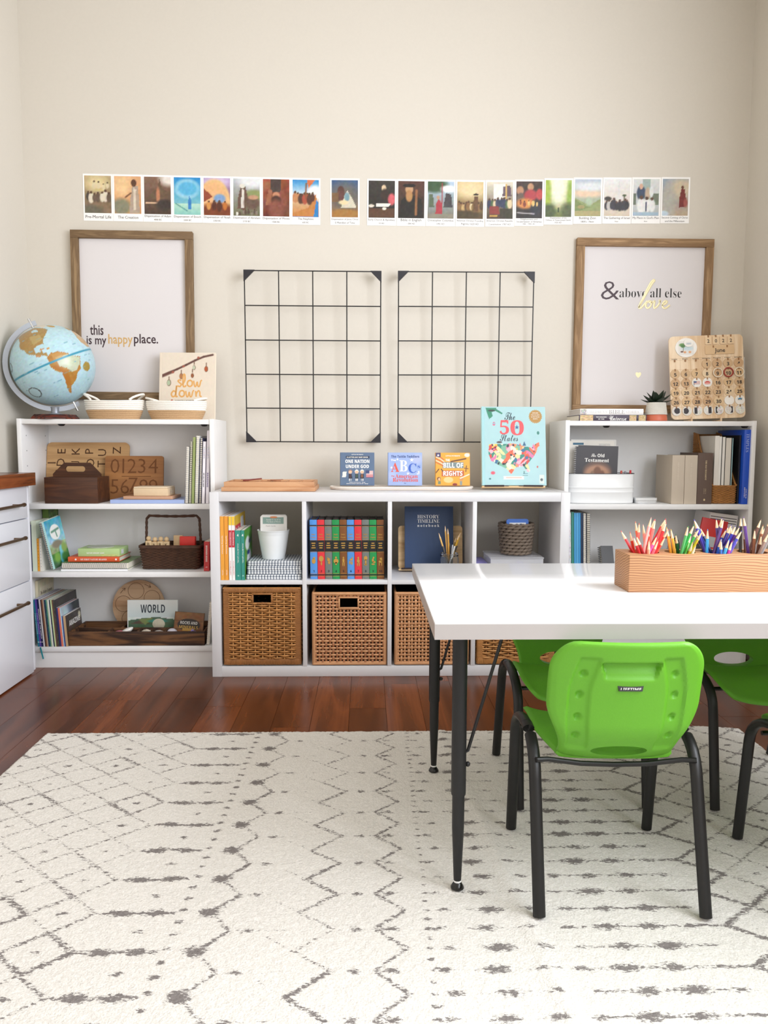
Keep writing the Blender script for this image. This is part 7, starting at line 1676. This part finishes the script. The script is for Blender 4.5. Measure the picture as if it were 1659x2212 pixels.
text('The', q, (.0106, .083, .196), .022, .014, INKW, 'script', SIDE); text('Old', q, (.0106, .115, .196), .030, .015, INKW, 'bold', SIDE); text('Testament', q, (.0106, .098, .175), .106, .016, INKW, 'serif', SIDE)
q = T('paper_sheet', 'white printed sheets standing behind the spiral booklet in the caddy', 'paper', (1.629, .248, S1 + .0075), (-3, 0, 0)); P('paper', MB().box(-.108, .098, 0, .006, 0, .262), PAPER, q, 0); P('printed_band', MB().box(-.085, -.038, -.0006, -.0001, .245, .254), mat('#3f6f8a', .6, name='print_blue'), q, 0)
A = Art(30, 10, '#e6e2da', 3); A.noise(.3, 12, 5); A.put(q, (.03, 0, .242), (1, 0, 0), (0, 0, 1), .05, .008)
q = T('paper_sheet', 'clear sleeve of papers rearmost in the caddy', 'paper', (1.648, .258, S1 + .0075), (-3, 0, 1)); P('paper', MB().box(-.11, .092, 0, .003, 0, .268), mat('#e9e7e2', .5, name='paper'), q, 0)
for i, (x_, c_, nm, tz) in enumerate(((1.735, '#c9584a', 'coral', .138), (1.752, '#8d8a94', 'grey', .135), (1.775, '#d2343f', 'red', .140))):
    q = T('marker_pen', '%s marker in the far end of the white caddy' % nm, 'pen', (x_, .21, S1 + .0075)); d = Vector((.010, .0, tz - .0075)); q.rotation_euler = d.to_track_quat('Z', 'Y').to_euler(); q.location.z += .001; P('barrel', MB().lathe([(.0045, 0), (.0045, d.length), (.003, d.length + .002)], 12), mat(c_, .3, name='pen_barrel'), q)
t = T('small_tin', 'small flat white hinged tin between the caddy and the beige books', 'tin', (1.849, .215, S1)); P('tin_body', MB().prism(rbox(None, .094, .075, .012), -.012, -.0004, M=Matrix.Rotation(R(-90), 4, 'X')), mat('#d9dbdd', .25, .5, var=.02, name='tin'), t); P('lid', MB().prism(rbox(None, .096, .077, .012), -.024, -.0125, M=Matrix.Rotation(R(-90), 4, 'X')), mat('#e6e8ea', .25, .4, var=.02, name='tin'), t)
BEI = '#c2b5a4'
for i, x_ in enumerate((1.944, 1.9995)):
    t = book('linen_book', ('first beige linen book, next to the small tin', 'second beige linen book, against the dark brown one')[i], 'book', (x_, .150, S1), (0, -.2, 0), .0535, .18, .209, BEI, 'hard', rough=.85, group='beige linen books', page=mat('#d6cbb8', .9, name='page_block')); text('OLD TESTAMENT' if i == 0 else 'NEW TESTAMENT', t, (.026, -.0024, .14), .075, .006, col_of('#d8cdbd'), 'serifthin', SPINE)
t = book('scripture_book', 'dark brown book with pale gold spine lettering on the upper shelf', 'book', (2.0545, .150, S1), (0, 0, 0), .0640, .19, .219, '#5d4a40', 'hard', rough=.6, page=mat('#8d7d6c', .9, name='page_block')); text('THE OLD TESTAMENT', t, (.034, -.0024, .145), .085, .0062, col_of('#d9c49a'), 'serif', SPINE); text('SPIRITUAL', t, (.036, -.0024, .055), .024, .0042, col_of('#b9a584'), 'serifthin', SPINE); text('JOURNAL', t, (.029, -.0024, .055), .024, .0042, col_of('#b9a584'), 'serifthin', SPINE); P('emblem', MB().ball((.032, -.0022, .018), .004, .0006, .005, 10), mat('#c9b48a', .5, name='pale_gold'), t)
t = T('magazine_basket', 'wicker magazine file holding pale booklets on the upper shelf', 'basket', (2.1785, .265, S1))
GW = mat('#a8743e', .6, var=.35, scale=40, bump=.3, name='willow')
mbw, mbd = .104, .205
wv = weave_box(MB(), mbw, mbd, .005, .078, .0028, .0048, .010, 0.0, .0024, 46); P('weave', wv, GW, t, 60)
sk = MB()
for s_ in (-1, 1):
    for k in range(44):
        z_ = .080 + k * .0051; f = k / 44
        y0_ = -mbd / 2 + .012 + (mbd - .055) * min(1, f * 1.25); y1_ = mbd / 2
        if y1_ - y0_ < .02: y0_ = y1_ - .02
        ys_ = np.linspace(y0_, y1_, 12); sk.tube([(s_ * mbw / 2 + .002 * math.cos(math.pi * (q + k)), yy, z_) for q, yy in enumerate(ys_)], .0027, 5)
for k in range(44):
    z_ = .080 + k * .0051; sk.tube([(-mbw / 2 + (mbw) * q / 11, mbd / 2 + .002 * math.cos(math.pi * (q + k)), z_) for q in range(12)], .0027, 5)
P('weave', sk, GW, t, 60)
for s_ in (-1, 1): P('rim', MB().tube([(s_ * mbw / 2, -mbd / 2, .081), (s_ * mbw / 2, -mbd / 2 + .01, .084), (s_ * mbw / 2, .025, .23), (s_ * mbw / 2, .06, .300), (s_ * mbw / 2, mbd / 2, .306)], .0042, 6), GW, t)
P('base', MB().box(-mbw / 2 + .004, mbw / 2 - .004, -mbd / 2 + .004, mbd / 2 - .004, .001, .006), GW, t, 0)
x_ = 2.1345
for i, (w_, h_, c_, nm) in enumerate(((.019, .285, '#e6e1d8', 'pale illustrated'), (.010, .282, '#e9e6df', 'white'), (.003, .281, '#2a2a2c', 'black covered'), (.011, .280, '#e6e2da', 'ivory'), (.003, .279, '#3a3936', 'dark covered'), (.023, .276, '#d8d1c4', 'thick beige'), (.004, .276, '#1f2a33', 'navy covered'), (.003, .275, '#a9cfd0', 'pale teal'))):
    t = book('booklet', '%s booklet in the wicker magazine file' % nm, 'booklet', (x_, .172, S1 + .0075), (0, 0.0, 0), w_, .18, h_, c_, 'soft', group='booklets in the wicker magazine file', page=mat(c_ if w_ > .005 else '#e2ded6', .85, var=.08, scale=300, name='page_block'))
    if i == 0: A = Art(16, 40, '#e9e4db', .4); A.noise(.12, 9, 6); 
    x_ += w_ + .0004
t = book('photo_book', 'black book with dark mottled spine squeezed beside the tall blue book', 'book', (2.2340, .160, S1), (0, 0, 0), .007, .20, .295, '#17161c', 'soft')
t = book('large_picture_book', 'tall bright blue hardcover with silver spine lettering, last on the upper shelf', 'book', (2.2435, .140, S1), (0, .4, 0), .0265, .245, .318, '#1d4fc0', 'hard', rough=.3); text('TEMPLES', t, (.0135, -.0024, .262), .078, .0135, col_of('#a9b9dc'), 'serifthin', SPINE); text('CHURCH', t, (.018, -.0024, .045), .04, .004, INKW, 'serifthin', SPINE); text('HISTORY', t, (.011, -.0024, .050), .045, .005, INKW, 'serifthin', SPINE)

for i, (x_, w_, h_, c_, kd, lb, bc) in enumerate(((1.4965, .010, .252, '#cfcbd4', 'soft', 'pale mottled magazine, first in the row on the middle shelf behind the table', None), (1.508, .009, .252, '#e4e2e6', 'soft', 'white magazine with grey print in the row behind the table', None), (1.5195, .010, .254, '#3a8a7a', 'soft', 'green spined folder in the row behind the table', None),
        (1.5310, .009, .250, '#4a9fd6', 'soft', 'first sky blue folder in the row behind the table', None), (1.5410, .009, .250, '#56a9dc', 'soft', 'second sky blue folder in the row behind the table', None), (1.5510, .008, .250, '#3f97d0', 'soft', 'third sky blue folder in the row behind the table', None), (1.5600, .010, .250, '#23344f', 'soft', 'dark navy folder in the row behind the table', None),
        (1.5720, .012, .248, '#3a3a3f', 'spiral', 'charcoal wire bound notebook in the row behind the table', '#d9d9dc'), (1.5880, .014, .246, '#d5d6d8', 'spiral', 'grey notebook with black wire binding, last of the row behind the table', '#232326'))):
    t = book('folder' if 'folder' in lb else 'notebook' if 'notebook' in lb else 'magazine', lb, 'folder' if 'folder' in lb else 'book', (x_ + .006, .165, S2), (0, -1.6, 0), w_, .20, h_, c_, kd, group='upright row on the middle shelf behind the table', back_col=bc)
    if i < 2: A = Art(6, 60, c_, .1); A.noise(.5, 4, i + 2); A.put(t, (.0005, -.0006, .0), (1, 0, 0), (0, 0, 1), w_ - .001, h_)
t = front_book('spiral_pad', 'grey pad with black wire loops lying half hidden behind the pencil block', (1.690, .30, S2), .06, .085, .02, '#4a4a4d', 20, 'spiral', back_col='#1c1c1f')
t = T('white_box_set', 'white boxed set with a tilted front behind the brown pencils', 'box', (2.108, .20, S2 + .0178), (0, 8, 0)); P('box_body', MB().box(0, .125, 0, .15, 0, .235, .001), mat('#e4e1de', .5, name='white_card'), t)
for k in range(3): P('printed_line', MB().box(.004, .121, -.0005, 0, .195 + k * .011, .1985 + k * .011), mat('#54504f', .6, name='print_grey'), t, 0)
t = T('red_card_box', 'red box with a grey window leaning before the white boxed set', 'box', (2.060, .182, S2 + .0222), (0, 11, 0)); P('box_body', MB().box(0, .115, 0, .010, 0, .212, .001), mat('#c8302f', .45, name='red_card'), t); P('window', MB().box(.03, .075, -.0006, 0, .09, .135), mat('#b9bdc0', .3, name='grey_print'), t, 0)
t = T('wire_rack', 'dark wire rack seen between the green pencils on the middle shelf', 'rack', (1.975, .26, S2))
wr = MB()
for dy in (-.02, .02): wr.tube([(.05 * math.copysign(abs(math.cos(w)) ** .5, math.cos(w)), dy, .07 + .062 * math.copysign(abs(math.sin(w)) ** .5, math.sin(w))) for w in [2 * math.pi * k / 40 for k in range(40)]], .002, 6, closed=True)
for a in (-.05, .05): wr.tube([(a, -.02, .07), (a, .02, .07)], .002, 6)
P('rack_wire', wr, BLACK, t)
t = T('grey_bottle', 'small grey bottle standing inside the dark wire rack', 'bottle', (1.985, .26, S2 + .010)); P('bottle_body', MB().lathe([(0, .001), (.014, .001), (.016, .01), (.014, .06), (.005, .075), (.005, .084), (0, .084)], 20), mat('#8d9294', .4, name='grey_plastic'), t)
t = T('black_case', 'black and white striped case on the middle shelf behind the blue pencils', 'case', (2.050, .158, S2)); P('case_body', MB().box(0, .07, 0, .012, 0, .115, .002), mat('#26262a', .4, name='black_card'), t)
for k in range(7): P('printed_stripe', MB().box(.042, .068, -.0006, 0, .01 + k * .014, .016 + k * .014), INKW, t, 0)

# ================================================================== finish: lettering, then the other chairs
flush_texts()
bpy.context.view_layer.update()
for (x_, y_, a), lb in _chairs:
    c_ = copy_tree(ch); c_.location = (x_, y_, 0); c_.rotation_euler = (0, 0, R(a)); c_['label'] = lb
